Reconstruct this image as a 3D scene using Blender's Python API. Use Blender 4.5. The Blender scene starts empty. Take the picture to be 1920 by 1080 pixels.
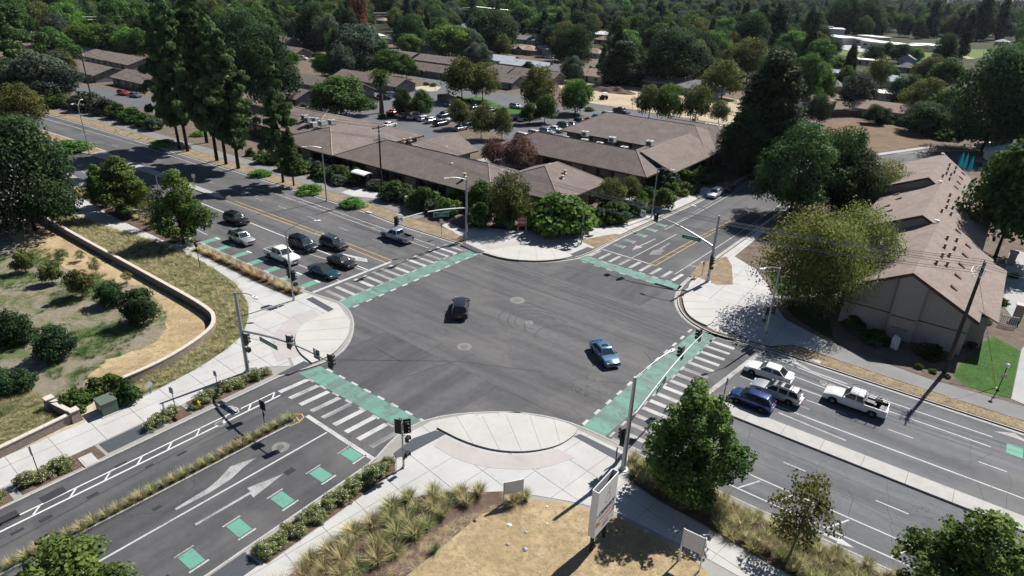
import bpy, bmesh, math, random
import numpy as np
from mathutils import Matrix, Vector
random.seed(7); rng = np.random.default_rng(7)
R = math.radians
sc = bpy.context.scene
COL = sc.collection

# ------------------------------------------------------------------ camera
FPX = 1228.49
CAMX, CAMY, CAMZ = 40.608, -55.718, 36.0
_cp, _sp = math.cos(R(25.2421)), math.sin(R(25.2421))
_c, _s = math.cos(R(-2.06737)), math.sin(R(-2.06737))
_r, _d, _f = np.array([1, 0, 0.]), np.array([0, -_sp, -_cp]), np.array([0, _cp, -_sp])
_cy, _sy = math.cos(R(-36.1801)), math.sin(R(-36.1801))
CM = np.array([_c * _r + _s * _d, -_s * _r + _c * _d, _f]) @ np.array([[_cy, -_sy, 0], [_sy, _cy, 0], [0, 0, 1]])
cam_d = bpy.data.cameras.new('camera')
cam = bpy.data.objects.new('camera', cam_d)
COL.objects.link(cam)
cam_d.sensor_width = 36.0
cam_d.lens = 36.0 * FPX / 1920.0
cam_d.clip_start, cam_d.clip_end = 0.5, 9000
cam.matrix_world = Matrix(((CM[0][0], -CM[1][0], -CM[2][0], CAMX), (CM[0][1], -CM[1][1], -CM[2][1], CAMY), (CM[0][2], -CM[1][2], -CM[2][2], CAMZ), (0, 0, 0, 1)))
sc.camera = cam

# ------------------------------------------------------------------ sky, sun, exposure
SHADOW_AZ, SUN_EL = R(-99.0), R(47.0)            # direction the shadows run on the ground, sun height
sun_az = SHADOW_AZ + math.pi
sdir = Vector((math.cos(sun_az) * math.cos(SUN_EL), math.sin(sun_az) * math.cos(SUN_EL), math.sin(SUN_EL)))
wd = bpy.data.worlds.new('World'); sc.world = wd; wd.use_nodes = True
wn = wd.node_tree.nodes; wl = wd.node_tree.links
sky = wn.new('ShaderNodeTexSky'); sky.sky_type = 'NISHITA'; sky.sun_disc = False
sky.sun_elevation = SUN_EL; sky.sun_rotation = math.pi / 2 - sun_az
sky.air_density = 0.8; sky.dust_density = 0.2; sky.ozone_density = 1.0
wn['Background'].inputs['Strength'].default_value = 0.050
wl.new(sky.outputs['Color'], wn['Background'].inputs['Color'])
sl = bpy.data.lights.new('sun', 'SUN'); sl.energy = 5.0; sl.angle = R(0.53); sl.color = (1.0, 0.965, 0.92)
so = bpy.data.objects.new('sun', sl); COL.objects.link(so)
so.rotation_euler = (-sdir).to_track_quat('-Z', 'Y').to_euler(); so.location = (0, 0, 150)
sc.view_settings.view_transform = 'Standard'; sc.view_settings.look = 'None'
sc.view_settings.exposure = 0.78; sc.view_settings.gamma = 1.0; sc.view_settings.use_curve_mapping = False
sc.render.engine = 'CYCLES'
sc.cycles.max_bounces = 4; sc.cycles.diffuse_bounces = 1; sc.cycles.glossy_bounces = 2
sc.cycles.transmission_bounces = 2; sc.cycles.transparent_max_bounces = 4; sc.cycles.caustics_reflective = False
sc.cycles.caustics_refractive = False
sc.cycles.use_denoising = True

# ------------------------------------------------------------------ surveying: image direction -> ground position
def W(px, py, z=0.0):
    v = CM.T @ np.array([(px - 960) / FPX, (py - 540) / FPX, 1.0])
    t = (z - CAMZ) / v[2]
    return (CAMX + t * v[0], CAMY + t * v[1])
def W3(px, py, z=0.0):
    a = W(px, py, z); return (a[0], a[1], z)
def HT(bx, by, ty, tx=None, z0=0.0):
    """height of an upright thing standing at image point b whose top shows at ty"""
    g = W(bx, by, z0); v = CM.T @ np.array([((bx if tx is None else tx) - 960) / FPX, (ty - 540) / FPX, 1.0])
    q = np.array([g[0] - CAMX, g[1] - CAMY]); k = float(q @ v[:2] / (v[:2] @ v[:2]))
    return CAMZ + k * v[2] - z0
def PX(x, y, z=0.0):
    q = CM @ np.array([x - CAMX, y - CAMY, z - CAMZ]); return (960 + FPX * q[0] / q[2], 540 + FPX * q[1] / q[2])
def MPP(x, y, z=0.0):
    """metres per image pixel at a place"""
    q = CM @ np.array([x - CAMX, y - CAMY, z - CAMZ]); return q[2] / FPX

# ------------------------------------------------------------------ objects
def link(o, parent=None):
    COL.objects.link(o)
    if parent is not None: o.parent = parent
    return o
def empty(name, loc=(0, 0, 0), rz=0.0, parent=None, scale=1.0):
    o = bpy.data.objects.new(name, None); o.location = loc; o.rotation_euler = (0, 0, rz)
    o.scale = (scale,) * 3 if not hasattr(scale, '__len__') else scale
    o.empty_display_size = 0.1
    return link(o, parent)
def tag(o, label=None, cat=None, group=None, kind=None):
    if label: o['label'] = label
    if cat: o['category'] = cat
    if group: o['group'] = group
    if kind: o['kind'] = kind
    return o
def copy_tree(o, parent=None, kids=None):
    c = o.copy(); COL.objects.link(c); c.parent = parent
    for ch in (kids[o] if kids else o.children): copy_tree(ch, c, kids)
    return c
def kids_of(o):
    d = {}
    def rec(x):
        d[x] = list(x.children)
        for k in d[x]: rec(k)
    rec(o); return d

class MB:
    """collects faces, then builds ONE mesh object"""
    def __init__(s): s.v = []; s.f = []; s.m = []; s.mats = []; s.cm = 0
    def mat(s, m):
        if m not in s.mats: s.mats.append(m)
        s.cm = s.mats.index(m); return s
    def add(s, vs, fs):
        b = len(s.v); s.v.extend([tuple(map(float, p)) for p in vs])
        for f in fs: s.f.append([b + i for i in f]); s.m.append(s.cm)
        return s
    def quad(s, a, b, c, d): return s.add([a, b, c, d], [(0, 1, 2, 3)])
    def poly(s, pts, z=None):
        return s.add([(p[0], p[1], p[2] if z is None else z) for p in pts], [tuple(range(len(pts)))])
    def box(s, c, d, rz=0.0, tilt=None):
        x, y, z = d[0] / 2, d[1] / 2, d[2] / 2
        P = [(-x, -y, -z), (x, -y, -z), (x, y, -z), (-x, y, -z), (-x, -y, z), (x, -y, z), (x, y, z), (-x, y, z)]
        ca, sa = math.cos(rz), math.sin(rz)
        P = [(p[0] * ca - p[1] * sa, p[0] * sa + p[1] * ca, p[2]) for p in P]
        if tilt is not None: P = [tuple(tilt @ Vector(p)) for p in P]
        P = [(p[0] + c[0], p[1] + c[1], p[2] + c[2]) for p in P]
        return s.add(P, [(0, 3, 2, 1), (4, 5, 6, 7), (0, 1, 5, 4), (1, 2, 6, 5), (2, 3, 7, 6), (3, 0, 4, 7)])
    def prism(s, pts, z0, z1, top=True, bottom=False):
        pts = ccw(pts); n = len(pts)
        vs = [(p[0], p[1], z0) for p in pts] + [(p[0], p[1], z1) for p in pts]
        fs = [(i, (i + 1) % n, n + (i + 1) % n, n + i) for i in range(n)]
        if top: fs.append(tuple(range(n, 2 * n)))
        if bottom: fs.append(tuple(range(n - 1, -1, -1)))
        return s.add(vs, fs)
    def tube(s, pts, rad, n=8, caps=True):
        pts = [Vector(p) for p in pts]; k = len(pts)
        rad = [rad] * k if not hasattr(rad, '__len__') else rad
        vs = []; fs = []; up = None
        for i, p in enumerate(pts):
            t = (pts[min(i + 1, k - 1)] - pts[max(i - 1, 0)]).normalized()
            if up is None: up = Vector((0, 0, 1)) if abs(t.z) < 0.9 else Vector((1, 0, 0))
            a = t.cross(up).normalized(); b = a.cross(t).normalized(); up = b
            for j in range(n):
                w = 2 * math.pi * j / n
                vs.append(p + (a * math.cos(w) + b * math.sin(w)) * rad[i])
        for i in range(k - 1):
            for j in range(n):
                fs.append((i * n + j, i * n + (j + 1) % n, (i + 1) * n + (j + 1) % n, (i + 1) * n + j))
        if caps: fs.append(tuple(range(n - 1, -1, -1))); fs.append(tuple(range((k - 1) * n, k * n)))
        return s.add(vs, fs)
    def lathe(s, prof, n=12, c=(0, 0, 0)):
        vs = []; fs = []
        for (r, z) in prof:
            for j in range(n):
                w = 2 * math.pi * j / n; vs.append((c[0] + r * math.cos(w), c[1] + r * math.sin(w), c[2] + z))
        for i in range(len(prof) - 1):
            for j in range(n): fs.append((i * n + j, i * n + (j + 1) % n, (i + 1) * n + (j + 1) % n, (i + 1) * n + j))
        fs.append(tuple(range((len(prof) - 1) * n, len(prof) * n))); fs.append(tuple(range(n - 1, -1, -1)))
        return s.add(vs, fs)
    def mesh(s, name, smooth=False):
        me = bpy.data.meshes.new(name); me.from_pydata(s.v, [], s.f)
        for m in s.mats: me.materials.append(m)
        if len(s.mats) > 1: me.polygons.foreach_set('material_index', s.m)
        if smooth: me.polygons.foreach_set('use_smooth', [True] * len(s.f))
        me.update(); return me
    def build(s, name, m=None, parent=None, loc=(0, 0, 0), rz=0.0, smooth=False):
        if m is not None and not s.mats: s.mats = [m]
        o = bpy.data.objects.new(name, s.mesh(name, smooth)); o.location = loc; o.rotation_euler = (0, 0, rz)
        return link(o, parent)
def area2(p): return sum(p[i][0] * p[(i + 1) % len(p)][1] - p[(i + 1) % len(p)][0] * p[i][1] for i in range(len(p)))
def ccw(p): return list(p) if area2(p) > 0 else list(reversed(p))
def ribbon(line, w0, w1=None):
    """a strip along a line: offsets w0 (left) and w1 (right) -> list of quads in 2-D"""
    if w1 is None: w0, w1 = w0 / 2, -w0 / 2
    L = [np.array(p[:2], float) for p in line]; A = []; B = []
    for i in range(len(L)):
        t = L[min(i + 1, len(L) - 1)] - L[max(i - 1, 0)]; t /= (np.hypot(*t) + 1e-9); nrm = np.array([-t[1], t[0]])
        A.append(L[i] + nrm * w0); B.append(L[i] + nrm * w1)
    return A, B
def strip(mb, line, w0, w1=None, z=0.0, z1=None):
    A, B = ribbon(line, w0, w1)
    n = len(A)
    if z1 is None:
        mb.add([(a[0], a[1], z) for a in A] + [(b[0], b[1], z) for b in B], [(i, n + i, n + i + 1, i + 1) for i in range(n - 1)])
    else:
        vs = [(a[0], a[1], z1) for a in A] + [(b[0], b[1], z1) for b in B] + [(a[0], a[1], z) for a in A] + [(b[0], b[1], z) for b in B]
        fs = []
        for i in range(n - 1):
            fs += [(i, n + i, n + i + 1, i + 1), (2 * n + i, i, i + 1, 2 * n + i + 1), (n + i, 3 * n + i, 3 * n + i + 1, n + i + 1)]
        fs += [(0, 2 * n, 3 * n, n), (n - 1, 2 * n - 1, 4 * n - 1, 3 * n - 1)]
        mb.add(vs, fs)
    return mb
def smooth_line(pts, n=6):
    """Catmull-Rom through points"""
    P = [np.array(p, float) for p in pts]; P = [2 * P[0] - P[1]] + P + [2 * P[-1] - P[-2]]; out = []
    for i in range(1, len(P) - 2):
        for k in range(n):
            t = k / n; a, b, c, d = P[i - 1], P[i], P[i + 1], P[i + 2]
            out.append(0.5 * ((2 * b) + (c - a) * t + (2 * a - 5 * b + 4 * c - d) * t * t + (3 * b - a - 3 * c + d) * t ** 3))
    out.append(P[-2]); return out
def clip_half(poly, nx, ny, d):
    """keep nx*x+ny*y <= d"""
    out = []
    for i in range(len(poly)):
        a, b = poly[i], poly[(i + 1) % len(poly)]; fa = nx * a[0] + ny * a[1] - d; fb = nx * b[0] + ny * b[1] - d
        if fa <= 0: out.append(a)
        if fa * fb < 0:
            t = fa / (fa - fb); out.append((a[0] + (b[0] - a[0]) * t, a[1] + (b[1] - a[1]) * t))
    return out
def inside(p, poly):
    x, y = p[0], p[1]; c = False; n = len(poly); j = n - 1
    for i in range(n):
        if (poly[i][1] > y) != (poly[j][1] > y) and x < (poly[j][0] - poly[i][0]) * (y - poly[i][1]) / (poly[j][1] - poly[i][1]) + poly[i][0]: c = not c
        j = i
    return c
def WP(*pts, z=0.0): return [W(p[0], p[1], z) for p in pts]

# ------------------------------------------------------------------ materials
MATS = {}
def lin(h):
    if isinstance(h, str):
        c = [int(h[i:i + 2], 16) / 255 for i in (0, 2, 4)]
        return tuple((x / 12.92 if x <= 0.04045 else ((x + 0.055) / 1.055) ** 2.4) for x in c)
    return h
class NT:
    def __init__(s, name):
        s.m = bpy.data.materials.new(name); s.m.use_nodes = True; s.t = s.m.node_tree; s.n = s.t.nodes; s.l = s.t.links
        s.b = s.n['Principled BSDF']; MATS[name] = s.m
        s.co = None
    def new(s, t, **kw):
        n = s.n.new(t)
        for k, v in kw.items():
            if k.startswith('i_'): n.inputs[k[2:].replace('_', ' ')].default_value = v
            else: setattr(n, k, v)
        return n
    def pos(s, obj=False):
        if obj: return s.new('ShaderNodeTexCoord').outputs['Object']
        return s.new('ShaderNodeNewGeometry').outputs['Position']
    def noise(s, scale, detail=3, rough=0.6, vec=None, stretch=None, dist=0.0):
        v = vec or s.pos()
        if stretch:
            mp = s.new('ShaderNodeMapping'); mp.inputs['Scale'].default_value = stretch[:3]
            if len(stretch) > 3: mp.inputs['Rotation'].default_value = (0, 0, stretch[3])
            s.l.new(v, mp.inputs['Vector']); v = mp.outputs['Vector']
        n = s.new('ShaderNodeTexNoise'); n.inputs['Scale'].default_value = scale; n.inputs['Detail'].default_value = detail
        n.inputs['Roughness'].default_value = rough; n.inputs['Distortion'].default_value = dist
        s.l.new(v, n.inputs['Vector']); return n.outputs['Fac']
    def ramp(s, fac, stops):
        r = s.new('ShaderNodeValToRGB'); e = r.color_ramp.elements
        while len(e) < len(stops): e.new(0.5)
        for i, (p, c) in enumerate(stops): e[i].position = p; e[i].color = (*lin(c), 1) if not isinstance(c, (int, float)) else (c, c, c, 1)
        s.l.new(fac, r.inputs['Fac']); return r.outputs['Color']
    def mix(s, a, b, fac, mode='MIX'):
        m = s.new('ShaderNodeMix', data_type='RGBA', blend_type=mode)
        for k, v in ((0, fac), (6, a), (7, b)):
            if hasattr(v, 'is_output') or hasattr(v, 'links'): s.l.new(v, m.inputs[k])
            else: m.inputs[k].default_value = v if isinstance(v, (int, float)) else (*lin(v), 1)
        return m.outputs[2]
    def bump(s, h, strength=0.3, dist=0.02):
        b = s.new('ShaderNodeBump'); b.inputs['Strength'].default_value = strength; b.inputs['Distance'].default_value = dist
        s.l.new(h, b.inputs['Height']); s.l.new(b.outputs['Normal'], s.b.inputs['Normal'])
    def out(s, col, rough=0.8, spec=0.3, metal=0.0, **kw):
        if hasattr(col, 'links'): s.l.new(col, s.b.inputs['Base Color'])
        else: s.b.inputs['Base Color'].default_value = (*lin(col), 1)
        s.b.inputs['Roughness'].default_value = rough; s.b.inputs['Specular IOR Level'].default_value = spec
        s.b.inputs['Metallic'].default_value = metal
        for k, v in kw.items(): s.b.inputs[k.replace('_', ' ')].default_value = v
        return s.m
def plain(name, col, rough=0.7, spec=0.3, metal=0.0, var=0.12, scale=3.0, **kw):
    """base colour with a little grain and weathering"""
    if name in MATS: return MATS[name]
    t = NT(name); c = lin(col)
    n = t.noise(scale, 4, 0.65)
    a = tuple(max(0, x * (1 - var)) for x in c); b = tuple(min(1, x * (1 + var)) for x in c)
    return t.out(t.ramp(n, [(0.25, a), (0.75, b)]), rough, spec, metal, **kw)
def paint(name, col, metal=0.0, rough=0.28, coat=0.6):
    if name in MATS: return MATS[name]
    t = NT(name); c = lin(col)
    n = t.noise(1.2, 3, 0.6, t.pos(True))
    m = t.out(t.ramp(n, [(0.3, tuple(x * 0.9 for x in c)), (0.7, tuple(min(1, x * 1.06) for x in c))]), rough, 0.5, metal)
    t.b.inputs['Coat Weight'].default_value = coat; t.b.inputs['Coat Roughness'].default_value = 0.06
    return m
def emit(name, col, e):
    if name in MATS: return MATS[name]
    t = NT(name); t.out(col, 0.4); t.b.inputs['Emission Color'].default_value = (*lin(col), 1); t.b.inputs['Emission Strength'].default_value = e
    return t.m
# ------------------------------------------------------------------ surface materials
def asphalt(name, lo, hi, crack=0.0, stretch=None):
    t = NT(name); p = t.pos()
    fine = t.noise(26, 2, 0.7); big = t.noise(0.14, 5, 0.62, stretch=stretch); med = t.noise(1.3, 4, 0.65)
    c = t.ramp(big, [(0.30, lo), (0.70, hi)])
    c = t.mix(c, t.ramp(med, [(0.3, 0.88), (0.7, 1.10)]), 1.0, 'MULTIPLY')
    c = t.mix(c, t.ramp(fine, [(0.25, 0.72), (0.8, 1.25)]), 1.0, 'MULTIPLY')
    if stretch:
        wp = t.noise(0.55, 3, 0.55, stretch=(0.05, 1.0, 1) if stretch[0] < 1 else (1.0, 0.05, 1)); du = t.noise(0.11, 3, 0.5, dist=1.2)
        c = t.mix(c, t.ramp(wp, [(0.32, 0.74), (0.5, 0.98), (0.68, 1.18)]), 1.0, 'MULTIPLY')
        c = t.mix(c, (0.150, 0.140, 0.130), t.ramp(du, [(0.50, 0.0), (0.74, 0.42)]))
        oil = t.noise(2.6, 2, 0.5); c = t.mix(c, t.ramp(oil, [(0.72, 1.0), (0.80, 0.66)]), 1.0, 'MULTIPLY')
    if crack:
        v = t.new('ShaderNodeTexVoronoi', feature='DISTANCE_TO_EDGE'); v.inputs['Scale'].default_value = crack
        w = t.new('ShaderNodeVectorMath', operation='ADD'); nz = t.new('ShaderNodeTexNoise'); nz.inputs['Scale'].default_value = 0.5; nz.inputs['Detail'].default_value = 5
        sc_ = t.new('ShaderNodeVectorMath', operation='SCALE'); sc_.inputs['Scale'].default_value = 3.0
        t.l.new(p, nz.inputs['Vector']); t.l.new(nz.outputs['Color'], sc_.inputs[0]); t.l.new(p, w.inputs[0]); t.l.new(sc_.outputs[0], w.inputs[1]); t.l.new(w.outputs[0], v.inputs['Vector'])
        k = t.ramp(v.outputs['Distance'], [(0.0, 0.42), (0.0035, 1.0)])
        msk = t.ramp(t.noise(0.08, 2), [(0.50, 0.0), (0.56, 1.0)])
        c = t.mix(c, t.mix(c, k, 1.0, 'MULTIPLY'), msk)
    t.bump(fine, 0.35, 0.01)
    return t.out(c, 0.86, 0.28)
asphalt('asphalt_main', (0.066, 0.066, 0.070), (0.110, 0.107, 0.108), 0.11, (0.35, 1.6, 1))
asphalt('asphalt_side', (0.056, 0.057, 0.061), (0.086, 0.086, 0.090), 0.10, (1.6, 0.35, 1))
asphalt('asphalt_east', (0.080, 0.084, 0.091), (0.118, 0.123, 0.130), 0.12, (0.35, 1.6, 1))
asphalt('asphalt_lot', (0.084, 0.087, 0.093), (0.108, 0.111, 0.117), 0.0)
asphalt('asphalt_far', (0.085, 0.086, 0.090), (0.125, 0.126, 0.130), 0.12, (0.4, 1.6, 1))
plain('asphalt_patch', (0.030, 0.031, 0.036), 0.85, 0.25, var=0.25, scale=9)
plain('rubber_mark', (0.058, 0.056, 0.057), 0.85, 0.2, var=0.45, scale=2)
plain('crack_seal', (0.022, 0.022, 0.024), 0.7, 0.3, var=0.2)
def concrete(name, lo, hi, gscale=0.35):
    t = NT(name); big = t.noise(gscale, 5, 0.65); f = t.noise(18, 3, 0.7); st = t.noise(1.6, 4, 0.7)
    c = t.ramp(big, [(0.28, lo), (0.72, hi)])
    c = t.mix(c, t.ramp(f, [(0.2, 0.88), (0.8, 1.08)]), 1.0, 'MULTIPLY')
    c = t.mix(c, t.ramp(st, [(0.58, 1.0), (0.80, 0.80)]), 1.0, 'MULTIPLY'); sp = t.noise(5.5, 2, 0.5); c = t.mix(c, t.ramp(sp, [(0.70, 1.0), (0.76, 0.80)]), 1.0, 'MULTIPLY')
    t.bump(f, 0.15, 0.006); return t.out(c, 0.88, 0.25)
concrete('concrete_walk', (0.345, 0.338, 0.325), (0.425, 0.417, 0.402))
concrete('concrete_joint', (0.22, 0.21, 0.195), (0.28, 0.27, 0.25))
concrete('concrete_buff', (0.365, 0.355, 0.330), (0.43, 0.42, 0.39))
concrete('concrete_pink', (0.325, 0.295, 0.28), (0.385, 0.355, 0.338))
concrete('concrete_kerb', (0.30, 0.29, 0.275), (0.40, 0.39, 0.372), 0.8)
concrete('concrete_gutter', (0.25, 0.243, 0.23), (0.38, 0.37, 0.345), 0.7)
concrete('manhole_ring', (0.13, 0.127, 0.122), (0.20, 0.195, 0.187), 2.0)
concrete('concrete_old', (0.15, 0.147, 0.143), (0.20, 0.197, 0.19))
concrete('concrete_grey', (0.27, 0.27, 0.265), (0.34, 0.34, 0.333))
plain('tactile_dark', (0.055, 0.060, 0.070), 0.7, 0.3, var=0.18, scale=6)
plain('red_kerb_paint', (0.26, 0.05, 0.04), 0.7, 0.3, var=0.35, scale=2.5)
def roadpaint(name, col, worn, base=(0.075, 0.073, 0.074), lo=0.42, hi=0.60, s=5.0, track=None):
    t = NT(name); a = t.noise(s, 5, 0.75); b = t.noise(0.6, 3, 0.6); f = t.noise(40, 2, 0.6)
    m = t.mix(t.ramp(a, [(lo, 0.0), (hi, 1.0)]), t.ramp(b, [(0.35, 0.0), (0.7, 1.0)]), 0.5)
    dirt = t.ramp(f, [(0.2, 0.86), (0.8, 1.05)])
    c = t.mix(base, col, t.ramp(m, [(max(0.0, worn - 0.3), 0.12), (worn + 0.12, 1.0)]))
    if track: c = t.mix(t.mix(c, base, 0.72), c, t.ramp(t.noise(0.62, 3, 0.6, stretch=track), [(0.38, 0.0), (0.58, 1.0)]))
    return t.out(t.mix(c, dirt, 1.0, 'MULTIPLY'), 0.75, 0.3)
roadpaint('paint_white', (0.42, 0.417, 0.408), 0.24, s=10)
roadpaint('paint_white_worn', (0.34, 0.336, 0.33), 0.36, s=12)
roadpaint('paint_white_fresh', (0.55, 0.545, 0.53), 0.08)
roadpaint('paint_white_faint', (0.21, 0.206, 0.202), 0.5, s=12)
roadpaint('paint_yellow', (0.47, 0.31, 0.085), 0.25)
roadpaint('paint_green_x', (0.115, 0.250, 0.195), 0.36, base=(0.100, 0.122, 0.116), s=1.6, track=(0.08, 1.0, 1))
roadpaint('paint_green_y', (0.115, 0.250, 0.195), 0.36, base=(0.100, 0.122, 0.116), s=1.6, track=(1.0, 0.08, 1))
roadpaint('bar_x', (0.40, 0.397, 0.388), 0.26, s=10, track=(0.08, 1.0, 1)); roadpaint('bar_y', (0.40, 0.397, 0.388), 0.26, s=10, track=(1.0, 0.08, 1))
roadpaint('paint_green_fresh', (0.105, 0.270, 0.205), 0.16, base=(0.08, 0.14, 0.12), s=4)
def soil(name, stops, s1=0.5, s2=6.0, bump=0.5):
    t = NT(name); a = t.noise(s1, 6, 0.7, dist=0.6); b = t.noise(s2, 5, 0.75); f = t.noise(30, 3, 0.7)
    c = t.ramp(a, stops)
    c = t.mix(c, t.ramp(b, [(0.25, 0.70), (0.75, 1.25)]), 1.0, 'MULTIPLY')
    c = t.mix(c, t.ramp(f, [(0.25, 0.75), (0.8, 1.2)]), 1.0, 'MULTIPLY')
    t.bump(t.mix(b, f, 0.5), bump, 0.06); return t.out(c, 0.95, 0.1)
soil('dry_grass', [(0.30, (0.22, 0.155, 0.095)), (0.50, (0.35, 0.265, 0.155)), (0.68, (0.42, 0.335, 0.205))], 0.28, 4)
soil('straw_strip', [(0.32, (0.15, 0.11, 0.075)), (0.55, (0.25, 0.195, 0.13)), (0.75, (0.33, 0.265, 0.18))], 0.9, 7)
soil('bark_soil', [(0.3, (0.085, 0.064, 0.05)), (0.55, (0.145, 0.115, 0.092)), (0.8, (0.215, 0.178, 0.145))], 0.7, 9)
soil('mulch', [(0.3, (0.075, 0.05, 0.038)), (0.6, (0.135, 0.095, 0.074)), (0.85, (0.215, 0.16, 0.125))], 1.2, 9)
soil('field_soil', [(0.30, (0.055, 0.09, 0.030)), (0.42, (0.095, 0.115, 0.052)), (0.50, (0.185, 0.165, 0.12)), (0.66, (0.205, 0.18, 0.15)), (0.80, (0.30, 0.235, 0.14))], 0.22, 3)
soil('meadow', [(0.3, (0.075, 0.088, 0.034)), (0.6, (0.125, 0.13, 0.055)), (0.85, (0.19, 0.17, 0.085))], 0.6, 5)
soil('dirt_lot', [(0.3, (0.30, 0.235, 0.16)), (0.6, (0.42, 0.345, 0.245)), (0.8, (0.50, 0.42, 0.31))], 0.08, 1.2)
soil('brown_field', [(0.3, (0.12, 0.085, 0.055)), (0.6, (0.17, 0.12, 0.08)), (0.8, (0.23, 0.17, 0.115))], 0.15, 2)
soil('beige_ground', [(0.3, (0.33, 0.28, 0.21)), (0.7, (0.45, 0.40, 0.31))], 0.5, 5)
soil('garden_ground', [(0.30, (0.022, 0.032, 0.014)), (0.56, (0.045, 0.05, 0.026)), (0.80, (0.12, 0.10, 0.07))], 0.06, 0.8)
soil('lawn', [(0.3, (0.035, 0.088, 0.018)), (0.6, (0.052, 0.125, 0.026)), (0.85, (0.085, 0.155, 0.042))], 0.5, 10)
soil('lawn_painted_shade', [(0.3, (0.022, 0.042, 0.014)), (0.6, (0.04, 0.07, 0.022)), (0.85, (0.085, 0.09, 0.045))], 0.5, 6)  # darker copy of the lawn: shade of the tree canopies put into its colour
soil('lawn_pale', [(0.3, (0.085, 0.125, 0.035)), (0.6, (0.12, 0.16, 0.05)), (0.85, (0.18, 0.18, 0.085))], 0.2, 4)
def shingle(name, lo, hi, row=5.5):
    t = NT(name); p = t.pos(True)
    a = t.noise(0.4, 4, 0.6, p); b = t.noise(7, 3, 0.7, p)
    br = t.new('ShaderNodeTexBrick'); br.inputs['Scale'].default_value = row; br.inputs['Mortar Size'].default_value = 0.012
    br.inputs['Color1'].default_value = (0.82, 0.82, 0.82, 1); br.inputs['Color2'].default_value = (1.12, 1.12, 1.12, 1); br.inputs['Mortar'].default_value = (0.66, 0.66, 0.66, 1)
    br.inputs['Brick Width'].default_value = 1.4; br.inputs['Row Height'].default_value = 0.8
    t.l.new(p, br.inputs['Vector'])
    c = t.mix(t.ramp(a, [(0.3, lo), (0.7, hi)]), t.ramp(b, [(0.25, 0.78), (0.75, 1.22)]), 1.0, 'MULTIPLY')
    c = t.mix(c, br.outputs['Color'], 1.0, 'MULTIPLY')
    t.bump(b, 0.4, 0.02); return t.out(c, 0.93, 0.15)
shingle('shingle_brown', (0.140, 0.114, 0.101), (0.184, 0.153, 0.138))
shingle('shingle_tan', (0.200, 0.160, 0.140), (0.255, 0.208, 0.184))
shingle('shingle_grey', (0.14, 0.135, 0.135), (0.20, 0.195, 0.195))
shingle('shingle_blue', (0.30, 0.33, 0.36), (0.40, 0.43, 0.46))
shingle('shingle_warm', (0.22, 0.165, 0.13), (0.29, 0.22, 0.18))
plain('roof_white', (0.68, 0.68, 0.66), 0.7, 0.3, var=0.12, scale=0.8)
plain('ridge_cap', (0.33, 0.25, 0.20), 0.9, 0.2)
plain('flashing', (0.55, 0.55, 0.53), 0.5, 0.4, 0.3)
def siding(name, lo, hi, step=0.2):
    t = NT(name); p = t.pos(True); a = t.noise(0.5, 4, 0.6, p)
    w = t.new('ShaderNodeTexWave', wave_type='BANDS', bands_direction='DIAGONAL'); w.inputs['Scale'].default_value = 1.0 / step * 0.16; w.inputs['Distortion'].default_value = 0
    mp = t.new('ShaderNodeMapping'); mp.inputs['Scale'].default_value = (1, 1, 0); t.l.new(p, mp.inputs['Vector']); t.l.new(mp.outputs['Vector'], w.inputs['Vector'])
    c = t.mix(t.ramp(a, [(0.3, lo), (0.7, hi)]), t.ramp(w.outputs['Fac'], [(0.0, 0.86), (0.16, 1.0)]), 1.0, 'MULTIPLY')
    return t.out(c, 0.9, 0.2)
siding('siding_taupe', (0.29, 0.25, 0.225), (0.34, 0.295, 0.265), 0.09)
plain('stucco_mauve', (0.19, 0.165, 0.165), 0.92, 0.15, var=0.1, scale=1)
plain('stucco_tan', (0.30, 0.25, 0.205), 0.92, 0.15, var=0.1, scale=1)
plain('stucco_pale', (0.52, 0.49, 0.44), 0.92, 0.15, var=0.1, scale=1)
plain('stucco_blue', (0.30, 0.34, 0.40), 0.92, 0.15, var=0.1, scale=1)
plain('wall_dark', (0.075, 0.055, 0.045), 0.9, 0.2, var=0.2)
plain('trim_white', (0.60, 0.59, 0.57), 0.7, 0.3, var=0.08)
plain('fascia_brown', (0.070, 0.045, 0.036), 0.8, 0.25, var=0.15)
plain('fascia_pale', (0.42, 0.40, 0.37), 0.8, 0.25, var=0.1)
plain('wood_fence', (0.075, 0.055, 0.044), 0.9, 0.15, var=0.35, scale=2)
plain('masonry_cap', (0.46, 0.41, 0.35), 0.9, 0.2, var=0.12, scale=3)
def masonry():
    t = NT('masonry'); p = t.pos(); 
    w = t.new('ShaderNodeSeparateXYZ'); t.l.new(p, w.inputs[0])
    mm = t.new('ShaderNodeMath', operation='FRACT'); ml = t.new('ShaderNodeMath', operation='MULTIPLY'); ml.inputs[1].default_value = 1 / 0.2
    t.l.new(w.outputs[2], ml.inputs[0]); t.l.new(ml.outputs[0], mm.inputs[0])
    c = t.ramp(t.noise(3.5, 4, 0.7, stretch=(1, 1, 3)), [(0.3, (0.15, 0.115, 0.095)), (0.7, (0.31, 0.255, 0.215))])
    c = t.mix(c, t.ramp(mm.outputs[0], [(0.0, 0.45), (0.10, 1.0)]), 1.0, 'MULTIPLY')
    return t.out(c, 0.93, 0.15)
masonry()
def glass(name, col, rough=0.06):
    t = NT(name); t.out(col, rough, 0.6); t.b.inputs['Coat Weight'].default_value = 0.3; return t.m
glass('car_glass', (0.012, 0.016, 0.018)); glass('window_glass', (0.02, 0.024, 0.028), 0.1)
glass('car_glass_green', (0.022, 0.03, 0.03))
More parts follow.
